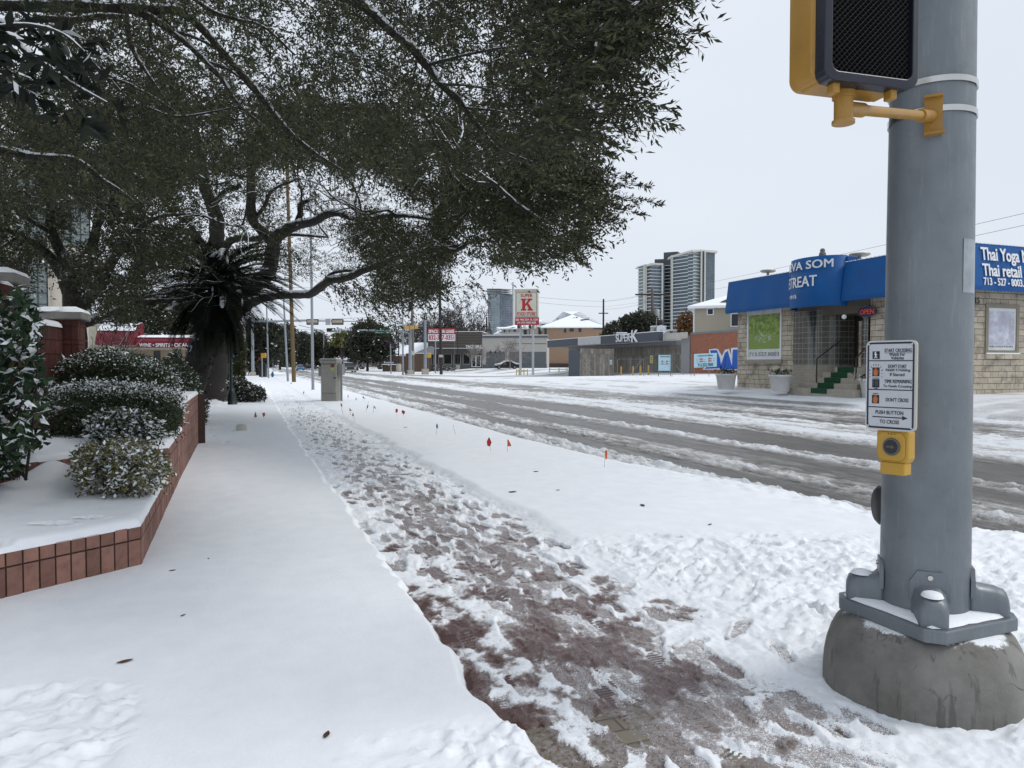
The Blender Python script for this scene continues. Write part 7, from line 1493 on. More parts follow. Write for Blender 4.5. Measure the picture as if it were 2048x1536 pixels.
# traffic signals on the two mast arms
rlens = M('lens_red_off', (.05, .008, .008), .3); ylens = M('lens_amber_off', (.05, .02, .01), .3); glens = M('lens_green_lit', (.2, .9, .7), .3, emis=(.35, 1, .82), es=1.1); sgy = M('signal_body_dark', (.03, .035, .03), .5); sbk = M('signal_back_tan', (.36, .27, .15), .6)
def sighead(label, px, py, d, w_, h_, facing, grp='horizontal traffic lights on the mast arms'):
    c = P(px, py, d); t_ = thing('traffic_light', label, 'traffic light', tuple(c), grp); f = frame(c - ud(w_ / 2, 0) - Vector((0, 0, h_ / 2)), ud(1, 0))
    MB().fprism(f, rrect(0, w_, 0, h_, .08), -.02, .02).build('backplate', M('backplate', (.02, .025, .022), .5), t_)
    if facing:
        MB().fbox(f, .12, w_ - .12, .12, h_ - .12, -.2, .06).build('body', sgy, t_)
        for i, mt_ in enumerate((rlens, ylens, glens)):
            cx = w_ * (.22 + .28 * i); m = MB().fprism(f, [(cx + .155 * math.cos(R(a)), h_ / 2 + .155 * math.sin(R(a))) for a in range(0, 360, 24)], .06, .075); lo = m.build('lens', mt_, t_)
            v = MB(); pts = [(cx + .175 * math.cos(R(a)), h_ / 2 + .175 * math.sin(R(a))) for a in range(-20, 201, 20)]; v.add([f(x, z, .06) for x, z in pts] + [f(x, z, .28) for x, z in pts], [(k, k + 1, len(pts) + k + 1, len(pts) + k) for k in range(len(pts) - 1)]); v.build('visor', M('visor_rust', (.10, .05, .035), .6), lo)
    else: MB().fbox(f, .13, w_ - .13, .17, h_ * .58, .02, .2).build('body', sbk, t_, bevel=.03); MB().fbox(f, .13, w_ - .13, h_ * .581, h_ - .17, .02, .14).build('body_top', M('signal_back_pale', (.5, .5, .47), .6), t_)
def mastpole(label, pxp, pyb, d, pyarm, pxtip, r, zbase, dend=None, foot=None, pyend=None):
    b = P(pxp, pyb, d); b.z = zbase; t_ = thing('mast_arm_pole', label, 'signal mast', tuple(b), 'mast arm signal poles at the next crossing'); za = P(pxp, pyarm, d).z; MB().tube([b - Vector((0, 0, .2)), (b.x, b.y, za + .5)], [r, r * .8], 14).build('pole', pgal, t_)
    if pxtip: e = P(pxtip, pyend or pyarm, dend or d); MB().tube([(b.x, b.y, za), (b.x * .5 + e.x * .5, b.y * .5 + e.y * .5, (za + e.z) / 2 + .1), e], [r * .7, r * .5, r * .22], 12).build('mast_arm', pgal, t_)
    if foot: MB().box(b.x - foot, b.x + foot, b.y - foot, b.y + foot, zbase - .3, zbase + foot * 1.7).build('footing', conc2, t_, bevel=.05)
    return t_
mastpole('thick mast arm signal pole on our side, mostly behind the palm fronds', 506, 752, 92, 643, 725, .20, 0, foot=.35)
sighead('traffic light seen from behind, above the street, crossed by the pale grey steel pole', 625, 644, 91.5, 1.56, .74, False); sighead('traffic light seen from behind, right of the white back of a sign', 675, 644, 91.5, 1.56, .74, False)
mastpole('mast arm signal pole on the far corner with green street name sign', 820.5, 747, 94, 662.5, 657, .24, .2, dend=118, foot=.36, pyend=661)
sighead('green lit traffic light at the end of the far mast arm', 662, 660, 117, 1.45, .62, True); sighead('green lit traffic light in the middle of the far mast arm', 712.5, 661.5, 108, 1.25, .56, True)
def flat(name, label, cat, px0, px1, py0, py1, d, mat, items=(), im=None, th=.03):
    a, b = P(px0, py1, d), P(px1, py1, d); t_ = thing(name, label, cat, tuple(a)); f = frame(a, (b.x - a.x, b.y - a.y, 0)); L = math.hypot(b.x - a.x, b.y - a.y); Ht = P(px0, py0, d).z - a.z; MB().fbox(f, 0, L, 0, Ht, -th, 0).build('panel', mat, t_)
    if items: lettering([(s_, L * x0, Ht * y0, L * w_, Ht * h_) for s_, x0, y0, w_, h_ in items], f, im, t_, bold=.01)
    return t_, f, L, Ht
flat('street_name_sign', 'green street name sign with white letters on the far mast arm', 'street sign', 750, 780.5, 659, 667, 99, M('sign_green', (.004, .16, .11), .5), [('1900', .5, .56, .25, .3), ('West', .12, .56, .3, .3), ('\u2192', .85, .58, .1, .25), ('3100  San Felipe', .06, .1, .88, .34)], wht)
t_, f, L, Ht = flat('lane_sign', 'white lane control sign between the green lit traffic lights', 'sign', 673, 681.5, 656.5, 665.8, 113, M('sign_pale', (.5, .51, .52), .5)); MB().fbox(f, L * .38, L * .62, Ht * .12, Ht * .45, 0, .02).build('symbol', blackl, t_)
flat('lane_sign', 'plain grey back of a lane sign between the two traffic lights seen from behind', 'sign', 651, 661, 638, 650, 91.3, M('sign_back', (.36, .38, .40), .5))
mastpole('mast arm pole right of the green street sign, its arm pointing away', 850.5, 748, 96, 648, None, .22, .25, foot=.42)
b = P(858, 711, 95); t_ = thing('pedestrian_signal', 'small yellow pedestrian signal box on the far corner pole', 'pedestrian signal', tuple(b), 'far yellow pedestrian signals'); f = frame(b, ud(1, 0)); MB().fprism(f, rrect(-.25, .25, -.3, .3, .07), -.2, .12).build('housing', M('far_yellow', (.55, .32, .04), .5), t_, bevel=.02); MB().fbox(f, -.5, -.25, -.05, .05, -.1, 0).build('mount_arm', M('far_yellow', (.55, .32, .04), .5), t_)
b = P(527, 711, 80); t_ = thing('pedestrian_signal', 'small yellow pedestrian signal box seen past the palm fronds', 'pedestrian signal', tuple(b), 'far yellow pedestrian signals'); f = frame(b, ud(1, 0)); MB().fprism(f, rrect(-.26, .26, -.27, .27, .07), -.2, .12).build('housing', M('far_yellow', (.55, .32, .04), .5), t_, bevel=.02); MB().fbox(f, .26, .5, -.05, .05, -.1, 0).build('mount_arm', M('far_yellow', (.55, .32, .04), .5), t_)
# side-on signal on a far post
b = P(822, 656, 93); t_ = thing('traffic_light', 'yellow bodied traffic light seen from the side, in front of the timber pole', 'traffic light', tuple(b), 'horizontal traffic lights on the mast arms'); f = frame(b, ud(.8, .6)); m = MB()
for i in range(3): m.fprism(f, rrect(-1.1 + .75 * i, -.45 + .75 * i, -.2 + .06 * i, .22 + .06 * i, .06), -.35, .3)
m.build('body', M('signal_yellow_tan', (.42, .27, .09), .6), t_); m = MB()
for i in range(3): m.tube([f(.9 + .0 * i, .1, .2 - .2 * i), f(1.5, .12, .3 - .2 * i)], .14, 8)
m.build('visor', blk, t_)
post('sign_post', 'short grey post under the yellow signal seen past the palm', 'post', 524.5, 524, 755, 713, 81, .07, .06, pgal); post('light_pole', 'slim grey pole carrying the small yellow signal past the palm', 'pole', 537, 533, 757, 600, 79, .10, .07, pgal); post('light_pole', 'mottled grey pole in front of the ivy screen', 'pole', 490.5, 488, 752, 600, 93, .15, .13, M('pole_mottled', (.22, .21, .23), .7, var=.35, scale=3)); post('sign_post', 'thin post carrying the small white street sign far down our pavement', 'post', 546.5, 545.5, 750, 712, 112, .05, .05, pgal)
flat('street_sign', 'small white sign on a thin post far down our pavement', 'sign', 540, 546, 714.5, 720.5, 111.8, M('sign_pale', (.5, .51, .52), .5)); flat('shop_sign', 'small dark red sign beyond the palm at the far crossing', 'sign', 516, 522, 715, 721, 85, M('dark_red_sign', (.16, .012, .015), .6)); flat('signal_cabinet', 'black box at the foot of the far crossing poles', 'cabinet', 518, 531, 728, 754, 84, blk, th=.6)
def hydrant(px, py, d, label, mat):
    b = P(px, py, d); t_ = thing('fire_hydrant', label, 'hydrant', tuple(b), 'fire hydrants'); m = MB(); m.lathe([(.17, 0), (.17, .06), (.12, .08), (.12, .5), (.16, .52), (.16, .56), (.13, .62), (.08, .72), (.03, .76), (.001, .76)], (b.x, b.y), 14, b.z); m.build('barrel', mat, t_); MB().tube([b + ud(-.22, 0, .4), b + ud(.22, 0, .4)], .06, 8).build('outlet', mat, t_)
hydrant(545, 756.5, 84, 'blue fire hydrant beside the road at the far crossing', M('hydrant_blue', (.015, .06, .16), .5)); hydrant(812, 751, 92, 'small dark hydrant left of the far concrete footing', dark_metal)
o, b, t = post('light_pole', 'thin grey light pole left of the far signal on the far corner', 'pole', 806, 805.5, 751, 607, 88, .12, .08, pgal); p, r = smoothpts([t, t + Vector((0, 0, .25)), t + ud(-2.2, 0) + Vector((0, 0, 1.1)), t + ud(-4.5, 0) + Vector((0, 0, 1.2))], [.06, .05, .04, .03], 4); MB().tube(p, r, 6).build('arm', pgal, o); q = t; MB().lathe([(.16, -.3), (.2, 0), (.05, .15)], (q.x, q.y), 8, q.z).build('lamp_head', dark_metal, o)
o, b, t = post('light_pole', 'black square parking lot light pole before the snowy gabled house', 'pole', 797.5, 797.3, 738, 652, 135, .12, .11, blk); MB().tube([t, t + ud(1.0, 0)], .1, 4).build('arm', blk, o); MB().lathe([(.5, -.4), (.5, .9), (.3, 1.0)], (b.x, b.y), 12, .7).build('base', conc2, o)
o, b, t = post('utility_pole', 'tall timber utility pole beside the far signal mast', 'utility pole', 826, 823, 748, 480, 100, .22, .14, m_bark('pole_wood_grey', (.11, .10, .085), (.2, .185, .16), 3)); MB().tube([t + ud(-1.2, 0) - Vector((0, 0, .6)), t + ud(1.2, 0) - Vector((0, 0, .6))], .08, 6).build('crossarm', dwood, o)
flat('small_sign', 'small white sign on the timber pole at the far corner', 'sign', 823, 829.5, 702, 710, 93.5, M('sign_pale', (.5, .51, .52), .5))
o, b, t = post('utility_pole', 'thick black utility pole standing before the space for lease sign', 'utility pole', 882.5, 878, 751, 500, 98, .22, .17, dwood); MB().tube([t + ud(-1.2, 0) - Vector((0, 0, .6)), t + ud(1.2, 0) - Vector((0, 0, .6))], .08, 6).build('crossarm', dwood, o)
flat('paper_sign', 'small pale paper sign stapled to the black utility pole', 'sign', 878, 886, 709.5, 714.5, 97.7, M('paper', (.5, .4, .42), .7)); 
o, b, t = post('utility_pole', 'distant dark utility pole with crossarms before the tan apartments corner', 'utility pole', 1206.5, 1207, 700, 598, 150, .22, .17, dwood)
for k_, wdt in ((3.0, 1.0), (8.5, 1.9)): q = t - Vector((0, 0, k_)); MB().tube([q + ud(-wdt, 0), q + ud(wdt, 0)], .12, 6).build('crossarm', dwood, o)
m = MB()
for s_ in (-1.9, -1, 1.9): q = t - Vector((0, 0, 8.5)) + ud(s_, 0); m.tube([q, q + Vector((0, 0, .8))], .12, 6)
m.build('insulator', dark_metal, o)
o, b, t = post('utility_pole', 'brownish utility pole with transformers before the big glass tower', 'utility pole', 1306, 1304, 690, 578, 128, .36, .22, m_bark('pole_wood_red', (.10, .075, .06), (.17, .13, .11), 3)); q = t - Vector((0, 0, 1)); MB().tube([q + ud(-3, 0), q + ud(3, 0)], .15, 6).build('crossarm', dwood, o); MB().lathe([(.45, 0), (.45, 1.3), (.2, 1.4)], (t.x + .8, t.y - .4), 12, t.z - 5).build('transformer', hv, o)
post('utility_pole', 'slim grey pole behind the slatted restaurant roof', 'utility pole', 973.5, 973.3, 690, 634, 175, .25, .2, dwood)
post('light_pole', 'thin pale steel pole carrying the lease sign, partly behind the black pole', 'pole', 871, 871, 745, 682, 112, .1, .1, pgal)
o, b, t = post('light_pole', 'thin black light pole in front of the slatted restaurant front', 'pole', 916, 915, 736, 640, 140, .10, .07, blk); MB().lathe([(.4, -.3), (.4, .5), (.3, .6)], (b.x, b.y), 10, b.z).build('base', conc2, o)
o, b, t = post('light_pole', 'distant thin grey street light above the dark trees down the road', 'street light', 647.5, 647.5, 738, 662, 170, .16, .10, pgal); MB().tube([t, t + ud(-6, 0) + Vector((0, 0, 1.4))], .07, 5).build('arm', pgal, o)
o, b, t = post('feather_banner', 'dark feather banner on a pale pole before the mid distance oak', 'banner', 782, 781, 747, 688, 104, .10, .07, pgal); f = frame(t, ud(1, 0)); MB().fprism(f, [(-1.1, .45), (-.4, .6), (.3, .2), (.75, -.5), (.7, -.9), (.3, -.3), (-.2, .1), (-.8, .3)], -.02, .02).build('banner', M('banner_dark', (.05, .02, .05), .7), o)

# ------------------------------------------------------------------ survey flags in the snow
flg = {'red': M('flag_red', (.42, .012, .010), .6), 'orange': M('flag_orange', (.62, .10, .025), .6), 'pink': M('flag_pale_red', (.42, .16, .13), .6), 'blue': M('flag_slate', (.10, .12, .14), .6), 'green': M('flag_dark', (.05, .06, .06), .6)}
wire_m = M('flag_wire', (.16, .15, .15), .5, .5)
def flag(pxb, pyb, pxt, pyt, col, shape, label, zs=.08):
    b = G(pxb, pyb, zs); b.z = snow_h(b.x, b.y); d = b.x * SY + b.y * CY; t = P(pxt, pyt, d); o = thing('marker_flag', label, 'marker flag', tuple(b), 'utility marker flags in the snow'); MB().tube([b - Vector((0, 0, .05)), t], .0022 if d < 20 else .004, 4).build('wire', wire_m, o)
    if not col: return
    sc = d / FPX; m = MB(); pts = [(x * sc, y * sc) for x, y in shape]; fr = frame(t, ud(1, random.uniform(-.3, .3))); n = len(pts); m.add([fr(x, y, .012 * math.sin(i * 2.1)) for i, (x, y) in enumerate(pts)] + [fr(x, y, -.002 + .012 * math.sin(i * 2.1)) for i, (x, y) in enumerate(pts)], [tuple(range(n)), tuple(range(2 * n - 1, n - 1, -1))] + [(i, n + i, n + (i + 1) % n, (i + 1) % n) for i in range(n)]); m.build('flag', flg[col], o)
flag(982, 903, 978, 874, 'red', [(0, 0), (-5, -9), (-3, -18), (2, -19), (5, -11), (2, -3)], 'crumpled dark red marker flag, left of the pair nearest the camera')
flag(1015, 904, 1015, 879, 'orange', [(0, 0), (2, 0), (8, -13), (0, -14)], 'orange triangular marker flag, right of the pair nearest the camera')
flag(1208, 935, 1211, 902, 'orange', [(-1, 0), (3, 2), (4, -6), (3, -16), (0, -17)], 'narrow orange red marker flag on a bent wire at the verge edge, rightmost of all')
flag(872, 869, 874, 848, 'blue', [(-1, 0), (1, 1), (2, -7), (0, -10), (-2, -5)], 'thin slate coloured marker flag on a tall wire in the verge'); flag(912, 869, 906, 849, None, [], 'bare bent wire stake without a flag, right of the slate flag')
flag(794, 834, 793, 817, 'red', [(0, 0), (3, -2), (2, -8), (-2, -8), (-2, -2)], 'dark red marker flag of the middle pair'); flag(808, 834, 805, 820, 'red', [(0, 0), (6, -3), (3, -9), (0, -7), (-2, -3)], 'brighter red diamond marker flag of the middle pair')
flag(746, 826, 748, 811, 'pink', [(0, 0), (3, -4), (4, -8), (0, -4), (-2, -7)], 'faded pinkish marker flag in mid verge'); flag(731, 824, 737, 803, 'green', [(-2, -7), (0, -8), (-2, -14), (-4, -13)], 'dark thin marker flag on a slanting wire in mid verge')
flag(710, 842, 706, 825, 'pink', [(0, 0), (2, -4), (1, -7), (-2, -8), (-1, -3)], 'small faded orange marker flag nearest the trodden path'); flag(702, 830, 699, 816, 'pink', [(0, 0), (4, -4), (6, -5), (2, -6), (0, -5)], 'small pinkish marker flag folded over its wire'); flag(687, 829, 681, 807, 'pink', [(0, 0), (3, 0), (4, -6), (1, -6)], 'faded square marker flag just right of the beige cabinet')
flag(696, 797, 696, 789, 'red', [(0, 0), (1, -2), (1, -6), (-1, -5)], 'tiny dark red marker flag behind the cabinet conduit'); flag(712, 801, 713, 795, 'blue', [(0, 0), (0, -3), (-2, -5), (-2, -3)], 'tiny dark marker flag left of the splayed red one'); flag(729, 800, 726, 791, 'red', [(0, 0), (2, -4), (6, -6), (1, -6), (-1, -4)], 'small splayed red marker flag by the kerb')
flag(676, 797, 677, 788, 'orange', [(0, 0), (1, -4), (-2, -5)], 'tiny orange marker flag against the cabinet conduit'); flag(509, 836, 511, 823, 'pink', [(0, 0), (3, -8), (3, -11), (-3, -12), (-2, -6)], 'striped marker flag left of the path, left of two'); flag(528, 838, 525, 826, 'pink', [(-1, 0), (5, 1), (5, -6), (1, -8)], 'striped marker flag left of the path, right of two')
flag(606, 789, 607, 783, 'blue', [(0, 0), (2, 0), (1, -4), (-1, -4)], 'tiny dark marker flag left of the beige cabinet'); flag(581, 769, 582, 765, 'red', [(0, 0), (1, 0), (1, -3), (-1, -3)], 'tiny red marker flag by the foot of the wooden pole')
b = G(483, 861, .07); m = MB(); m.lathe([(.11, 0), (.115, .10), (.10, .13), (.001, .14)], (0, 0), 14); o = m.build('valve_cap', M('cap_pale', (.42, .44, .38), .7), loc=tuple(b), local=True); tag(o, 'small pale round cap sticking out of the snow near the oak', 'valve cap')
# fallen leaves on the snow
lfm = m_leaf('fallen_leaf', (.035, .02, .012), (.10, .055, .03), .6)
for i, (px, py, L, an, lab) in enumerate(((250, 1325, .075, .3, 'curled dark green fallen leaf lying on the near left snow'), (653, 1472, .055, 1.2, 'curled brown fallen leaf on the smooth snow at the bottom'), (366, 1232, .04, .9, 'small brown fallen leaf on the snow below the brick planter'), (345, 1142, .05, .2, 'tiny thin dead leaf just below the planter corner'), (417, 1118, .03, 2, 'tiny dark fallen leaf right of the planter corner'), (1025, 985, .11, .1, 'dry curled leaf pair in the middle of the verge'), (1285, 1012, .10, 1.4, 'dark narrow leaf on the verge near the kerb'), (1420, 1050, .06, .4, 'small dark leaf on the right of the verge'), (1116, 981, .06, .2, 'small leaf lying on the verge left of the narrow one'), (1072, 944, .09, .1, 'thin twig like leaf on the verge behind the curled pair'), (811, 855, .10, 0, 'small dark leaf before the middle flag pair'))):
    g_ = G(px, py, .08); z = snow_h(g_.x, g_.y) - .002; g_ = G(px, py, z); hx, hy = math.cos(an), math.sin(an); m = MB(); V = []
    for k in range(6):
        t = k / 5 - .5; wdt = L * .22 * math.sin(math.pi * (k + .3) / 5.6); up = .002 + .35 * t * t * L; V += [(g_.x + hx * L * t - hy * wdt, g_.y + hy * L * t + hx * wdt, z + up + wdt * .4), (g_.x + hx * L * t, g_.y + hy * L * t, z + up), (g_.x + hx * L * t + hy * wdt, g_.y + hy * L * t - hx * wdt, z + up + wdt * .5)]
    m.add(V, [(3 * k + j, 3 * k + j + 1, 3 * k + j + 4, 3 * k + j + 3) for k in range(5) for j in range(2)]); tag(m.build('fallen_leaf', lfm, loc=tuple(g_)), lab, 'leaf', 'fallen leaves on the snow')

# ------------------------------------------------------------------ vehicles
def vehicle(name, label, cat, loc, rz, prof, cabin, width, paint, wheels, wr=.33, snowtop=False, lights=None, L=None, glassm=None):
    """prof / cabin: side outlines (x along, z up); built round the origin, x forward"""
    t_ = thing(name, label, cat, loc, 'cars on and beside the road', rz); W2 = width / 2
    def extr(poly, w0, w1, nm, mat, zref=None):
        m = MB(); n = len(poly); zs_ = [z for _, z in poly]; zmin, zmax = min(zs_), max(zs_)
        hw = lambda z: w0 + (w1 - w0) * ((z - zmin) / (zmax - zmin))
        m.add([(x, -hw(z), z) for x, z in poly] + [(x, hw(z), z) for x, z in poly], [tuple(range(n)), tuple(range(2 * n - 1, n - 1, -1))] + [(i, n + i, n + (i + 1) % n, (i + 1) % n) for i in range(n)]); return m.build(nm, mat, t_, local=True, bevel=.04)
    extr(prof, W2, W2 * .97, 'body', paint); extr(cabin, W2 * .93, W2 * .76, 'cabin_glass', glassm or glassd)
    xs_ = [x for x, z in cabin]; zt_ = max(z for x, z in cabin); tp = [x for x, z in cabin if z > zt_ - .02]
    MB().box(min(tp) - .05, max(tp) + .05, -W2 * .78, W2 * .78, zt_ - .03, zt_ + .03).build('roof', SNOW if snowtop else paint, t_, local=True, bevel=.02)
    for x in wheels:
        for s_ in (-1, 1):
            m = MB(); m.tube([(x, s_ * (W2 - .22), wr), (x, s_ * (W2 + .01), wr)], wr, 18); wo = m.build('wheel', M('tyre', (.012, .012, .012), .8), t_, local=True); MB().tube([(x, s_ * (W2 + .005), wr), (x, s_ * (W2 + .02), wr)], wr * .6, 12).build('rim', M('rim', (.25, .25, .26), .4, .6), wo, local=True)
    for nm, x, ys_, z, sx, sy_, sz, mt_ in (lights or []):
        for y in ys_: MB().box(x - sx, x + sx, y - sy_, y + sy_, z - sz, z + sz).build(nm, mt_, t_, local=True)
    return t_
zr_ = float(road_z(9.6)); q = P(697, 745, 122)
hl = M('headlight', (.5, .5, .46), .2); tl = M('tail_light', (.3, .01, .01), .3); chrome = M('chrome', (.5, .5, .5), .2, .9)
rzs = math.pi / 2
pk = vehicle('pickup_truck', 'dark grey pickup truck driving towards the camera with snow on its roof', 'pickup truck', (q.x, q.y, zr_), -math.pi / 2, [(-2.8, .45), (2.75, .45), (2.85, .75), (2.75, 1.18), (1.3, 1.28), (-2.8, 1.28)], [(1.35, 1.25), (.7, 1.88), (-.9, 1.9), (-1.2, 1.25)], 2.0, M('pickup_paint', (.05, .055, .052), .35), (-1.9, 1.75), .4, True, [('headlight', 2.82, (-.78, .78), .95, .03, .16, .13, hl), ('bumper', 2.86, (0,), .58, .06, .95, .10, chrome), ('grille', 2.82, (0,), .95, .04, .52, .2, M('grille_dark', (.03, .03, .03), .4))])
q = P(644 / 1 - 0, 740, 205); qb = P(600.5, 739, 178)
SED = [(-2.3, .3), (2.3, .3), (2.35, .55), (2.2, .75), (1.1, .92), (-1.5, .98), (-2.25, .92), (-2.35, .6)]; SCB = [(1.15, .9), (.45, 1.36), (-.75, 1.40), (-1.6, .96)]
vehicle('parked_car', 'bright blue car stopped on the road beyond the far signals', 'car', (qb.x, qb.y, float(road_z(qb.x))), -math.pi / 2, SED, SCB, 1.8, M('paint_blue', (.01, .14, .30), .35), (-1.4, 1.4), .32, True, [('headlight', 2.33, (-.65, .65), .66, .03, .16, .08, hl)])
qc = P(1013, 736, 128); vehicle('parked_car', 'black car thickly topped with snow, parked before the restaurant wing', 'car', (qc.x, qc.y, lz(qc.x, qc.y) + .02), YAW * -1 + math.pi + R(6), SED, SCB, 1.8, M('paint_black', (.012, .012, .015), .3), (-1.4, 1.4), .32, True, [('tail_light', -2.33, (-.65, .65), .75, .03, .14, .07, tl)])
car2 = [o for o in bpy.data.objects if o.name == 'parked_car.001'][0]
m = MB(); m.smooth = True; V = []; pr_ = [(2.2, .80), (1.6, .90), (1.1, 1.02), (.75, 1.26), (.4, 1.47), (-.2, 1.53), (-.8, 1.50), (-1.3, 1.24), (-1.7, 1.08), (-2.2, 1.0)]
for x, z in pr_: V += [(x, -.93, z - .22), (x, -.7, z + .06), (x, .7, z + .06), (x, .93, z - .22)]
m.add(V, [(4 * i + j, 4 * i + j + 1, 4 * i + 5 + j, 4 * i + 4 + j) for i in range(len(pr_) - 1) for j in range(3)]); m.build('snow', SNOW, car2, local=True)
qd = P(554, 737, 330); vehicle('moving_van', 'white truck far away down the road', 'truck', (qd.x, qd.y, float(road_z(9))), -math.pi / 2, [(-2.6, .4), (2.6, .4), (2.7, 1.1), (2.4, 1.3), (-2.6, 1.4)], [(2.3, 1.25), (1.6, 2.1), (-2.4, 2.1), (-2.5, 1.3)], 2.0, M('paint_white', (.55, .55, .56), .4), (-1.7, 1.7), .38, True)
qe = P(619, 737, 184); vehicle('parked_car', 'dark car parked in the trees shade beyond the blue car', 'car', (qe.x, qe.y, .25), 0.3, SED, SCB, 1.8, M('paint_black', (.012, .012, .015), .3), (-1.4, 1.4), .32, True)
qf = P(742, 742, 150); t_ = vehicle('parked_van', 'pale pink and white painted van parked beneath the mid distance oak', 'van', (qf.x, qf.y, .55), YAW * -1 + math.pi, [(-3, .4), (3, .4), (3.05, 1.0), (2.9, 1.3), (2.3, 2.6), (-3, 2.6)], [(2.95, 1.35), (2.4, 2.3), (1.6, 2.3), (1.6, 1.35)], 2.1, M('van_mural', (.42, .36, .38), .5, var=.4, scale=1.2), (-1.9, 1.9), .4, True)

# ------------------------------------------------------------------ trees in the distance
def bgtree(name, label, px, pyb, d, poly, n, ll, leaf, rs, depth=5., trunk=True, snow=.05, group='trees beyond the crossing', m=8, gap=.3, tr=.25, zb=None):
    b = P(px, pyb, d); z = zb if zb is not None else b.z; t_ = thing(name, label, 'tree', (b.x, b.y, z), group)
    if trunk:
        ys_ = [q[1] for q in poly]; mid = min(ys_) * .5 + max(ys_) * .5; top = P(px, min(ys_) + 6, d); mb = MB(); pm2 = P(px + rs.uniform(-2, 2), mid, d); p, r = smoothpts([Vector((b.x, b.y, z - .2)), Vector((b.x, b.y, z + 1)), pm2, top], [tr * 1.2, tr, tr * .6, tr * .15], 4, .05, random); mb.tube(p, r, 8)
        mb.build('trunk', barkf, t_); mb = MB()
        for _ in range(7):
            e = P(rs.uniform(min(q[0] for q in poly), max(q[0] for q in poly)) * .8 + px * .2, rs.uniform(min(ys_), max(ys_)) * .7 + mid * .3, d + rs.uniform(-depth, depth) * .6); s_ = p[3 + rs.randint(0, 5)]; mb.tube([s_, (s_ + e) / 2 + Vector((0, 0, .3)), e], [tr * .4, tr * .25, tr * .08], 5, cap=False)
        mb.build('branch', barkf, t_)
    C = region(poly, n, d - depth, d + depth, gap, 7, rs, seed=px % 7); D = unit(rs.normal(0, 1, (n, 3)) + np.array([0, 0, .3])); V, N_ = twigs(C, D, np.full(n, ll * 2.5), m, ll, ll * .55, rs=rs); leafmesh('crown', V, [leaf, leafsnow], t_, N_, snow=snow, rs=rs); return t_
r6 = np.random.RandomState(31)
bgtree('live_oak', 'big rounded oak between the far signals and the pylon side, right of the palm tree', 735, 742, 142, [(698, 690), (705, 660), (715, 650), (722, 645), (732, 652), (742, 640), (752, 648), (760, 655), (778, 662), (785, 680), (792, 700), (786, 712), (775, 722), (750, 722), (735, 718), (720, 724), (705, 715)], 3000, .45, farleaf, r6, 5, gap=.34)
bgtree('live_oak', 'smaller dark oak left of the rounded one, above the pickup', 715, 740, 165, [(650, 700), (658, 690), (668, 688), (680, 678), (700, 680), (712, 690), (718, 710), (712, 728), (700, 712), (690, 706), (670, 716), (652, 715)], 1300, .45, farleaf, r6, 5, gap=.36)
bgtree('live_oak', 'wide dark oak just right of the brown wooden pole', 612, 738, 200, [(589, 680), (596, 670), (604, 666), (612, 672), (620, 678), (622, 728), (589, 728)], 1600, .55, farleaf, r6, 8, gap=.25)
bgtree('live_oak', 'dark oak behind the thin distant street light', 640, 738, 210, [(618, 675), (630, 668), (640, 664), (648, 672), (656, 690), (662, 705), (658, 722), (620, 736)], 1800, .55, farleaf, r6, 8, gap=.25)
bgtree('palm_tree', 'small ragged palm tree beside the mid distance oak', 684, 740, 158, [(671, 681), (676, 673), (686, 670), (694, 674), (698, 682), (690, 682), (684, 677), (676, 684)], 160, .8, m_leaf('palm_leaf_far', (.06, .07, .02), (.16, .16, .06), .7), r6, 1.5, gap=0, m=5, snow=.02)
bgtree('live_oak', 'dark oak row overhanging our pavement beyond the palm, nearest part', 515, 752, 100, [(490, 650), (510, 645), (530, 648), (558, 655), (566, 675), (562, 700), (555, 715), (540, 712), (528, 722), (510, 735), (490, 740)], 2600, .42, farleaf, r6, 6, gap=.3)
bgtree('live_oak', 'dark oak overhanging the road end behind the street light', 560, 738, 160, [(545, 690), (556, 665), (570, 652), (584, 655), (590, 690), (588, 715), (575, 722), (562, 716), (552, 706)], 1700, .5, farleaf, r6, 8, gap=.3)
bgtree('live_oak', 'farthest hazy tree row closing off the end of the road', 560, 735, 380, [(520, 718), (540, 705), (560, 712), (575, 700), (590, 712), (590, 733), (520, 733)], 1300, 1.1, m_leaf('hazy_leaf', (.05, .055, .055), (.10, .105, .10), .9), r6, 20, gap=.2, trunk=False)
bgtree('live_oak', 'dark evergreen oak between the tan apartments and the glass tower', 1290, 700, 125, [(1212, 678), (1215, 655), (1225, 650), (1236, 648), (1245, 640), (1262, 634), (1280, 628), (1300, 632), (1312, 642), (1322, 650), (1330, 665), (1335, 672), (1300, 680)], 2800, .42, farleaf, r6, 5, zb=.8, gap=.3)
bgtree('live_oak', 'low dark tree top peeking between the dark tree and the grey store roof', 1228, 700, 118, [(1208, 680), (1210, 664), (1222, 656), (1235, 662), (1245, 672), (1245, 682)], 900, .4, farleaf, r6, 3, zb=.8)
bgtree('russet_tree', 'brown leaved tree left of the clapboard house', 1370, 720, 100, [(1352, 665), (1355, 650), (1364, 636), (1374, 628), (1382, 630), (1388, 645), (1387, 668), (1370, 672)], 900, .3, russet, r6, 3, zb=.8)
for i, (poly, d, lab) in enumerate((([(180, 640), (230, 600), (300, 590), (340, 600), (345, 672), (290, 672), (240, 650), (185, 650)], 75, 'dark snow flecked trees behind the wine store, left mass'), ([(330, 600), (380, 590), (470, 600), (480, 680), (440, 700), (345, 690)], 72, 'dark snow flecked trees behind the wine store, right mass'))):
    bgtree('live_oak', lab, sum(p_[0] for p_ in poly) / len(poly), 740, d, poly, 2600, .26, oakleaf2, r6, 5, zb=0, snow=.14, group='trees behind the wine store', gap=.3)
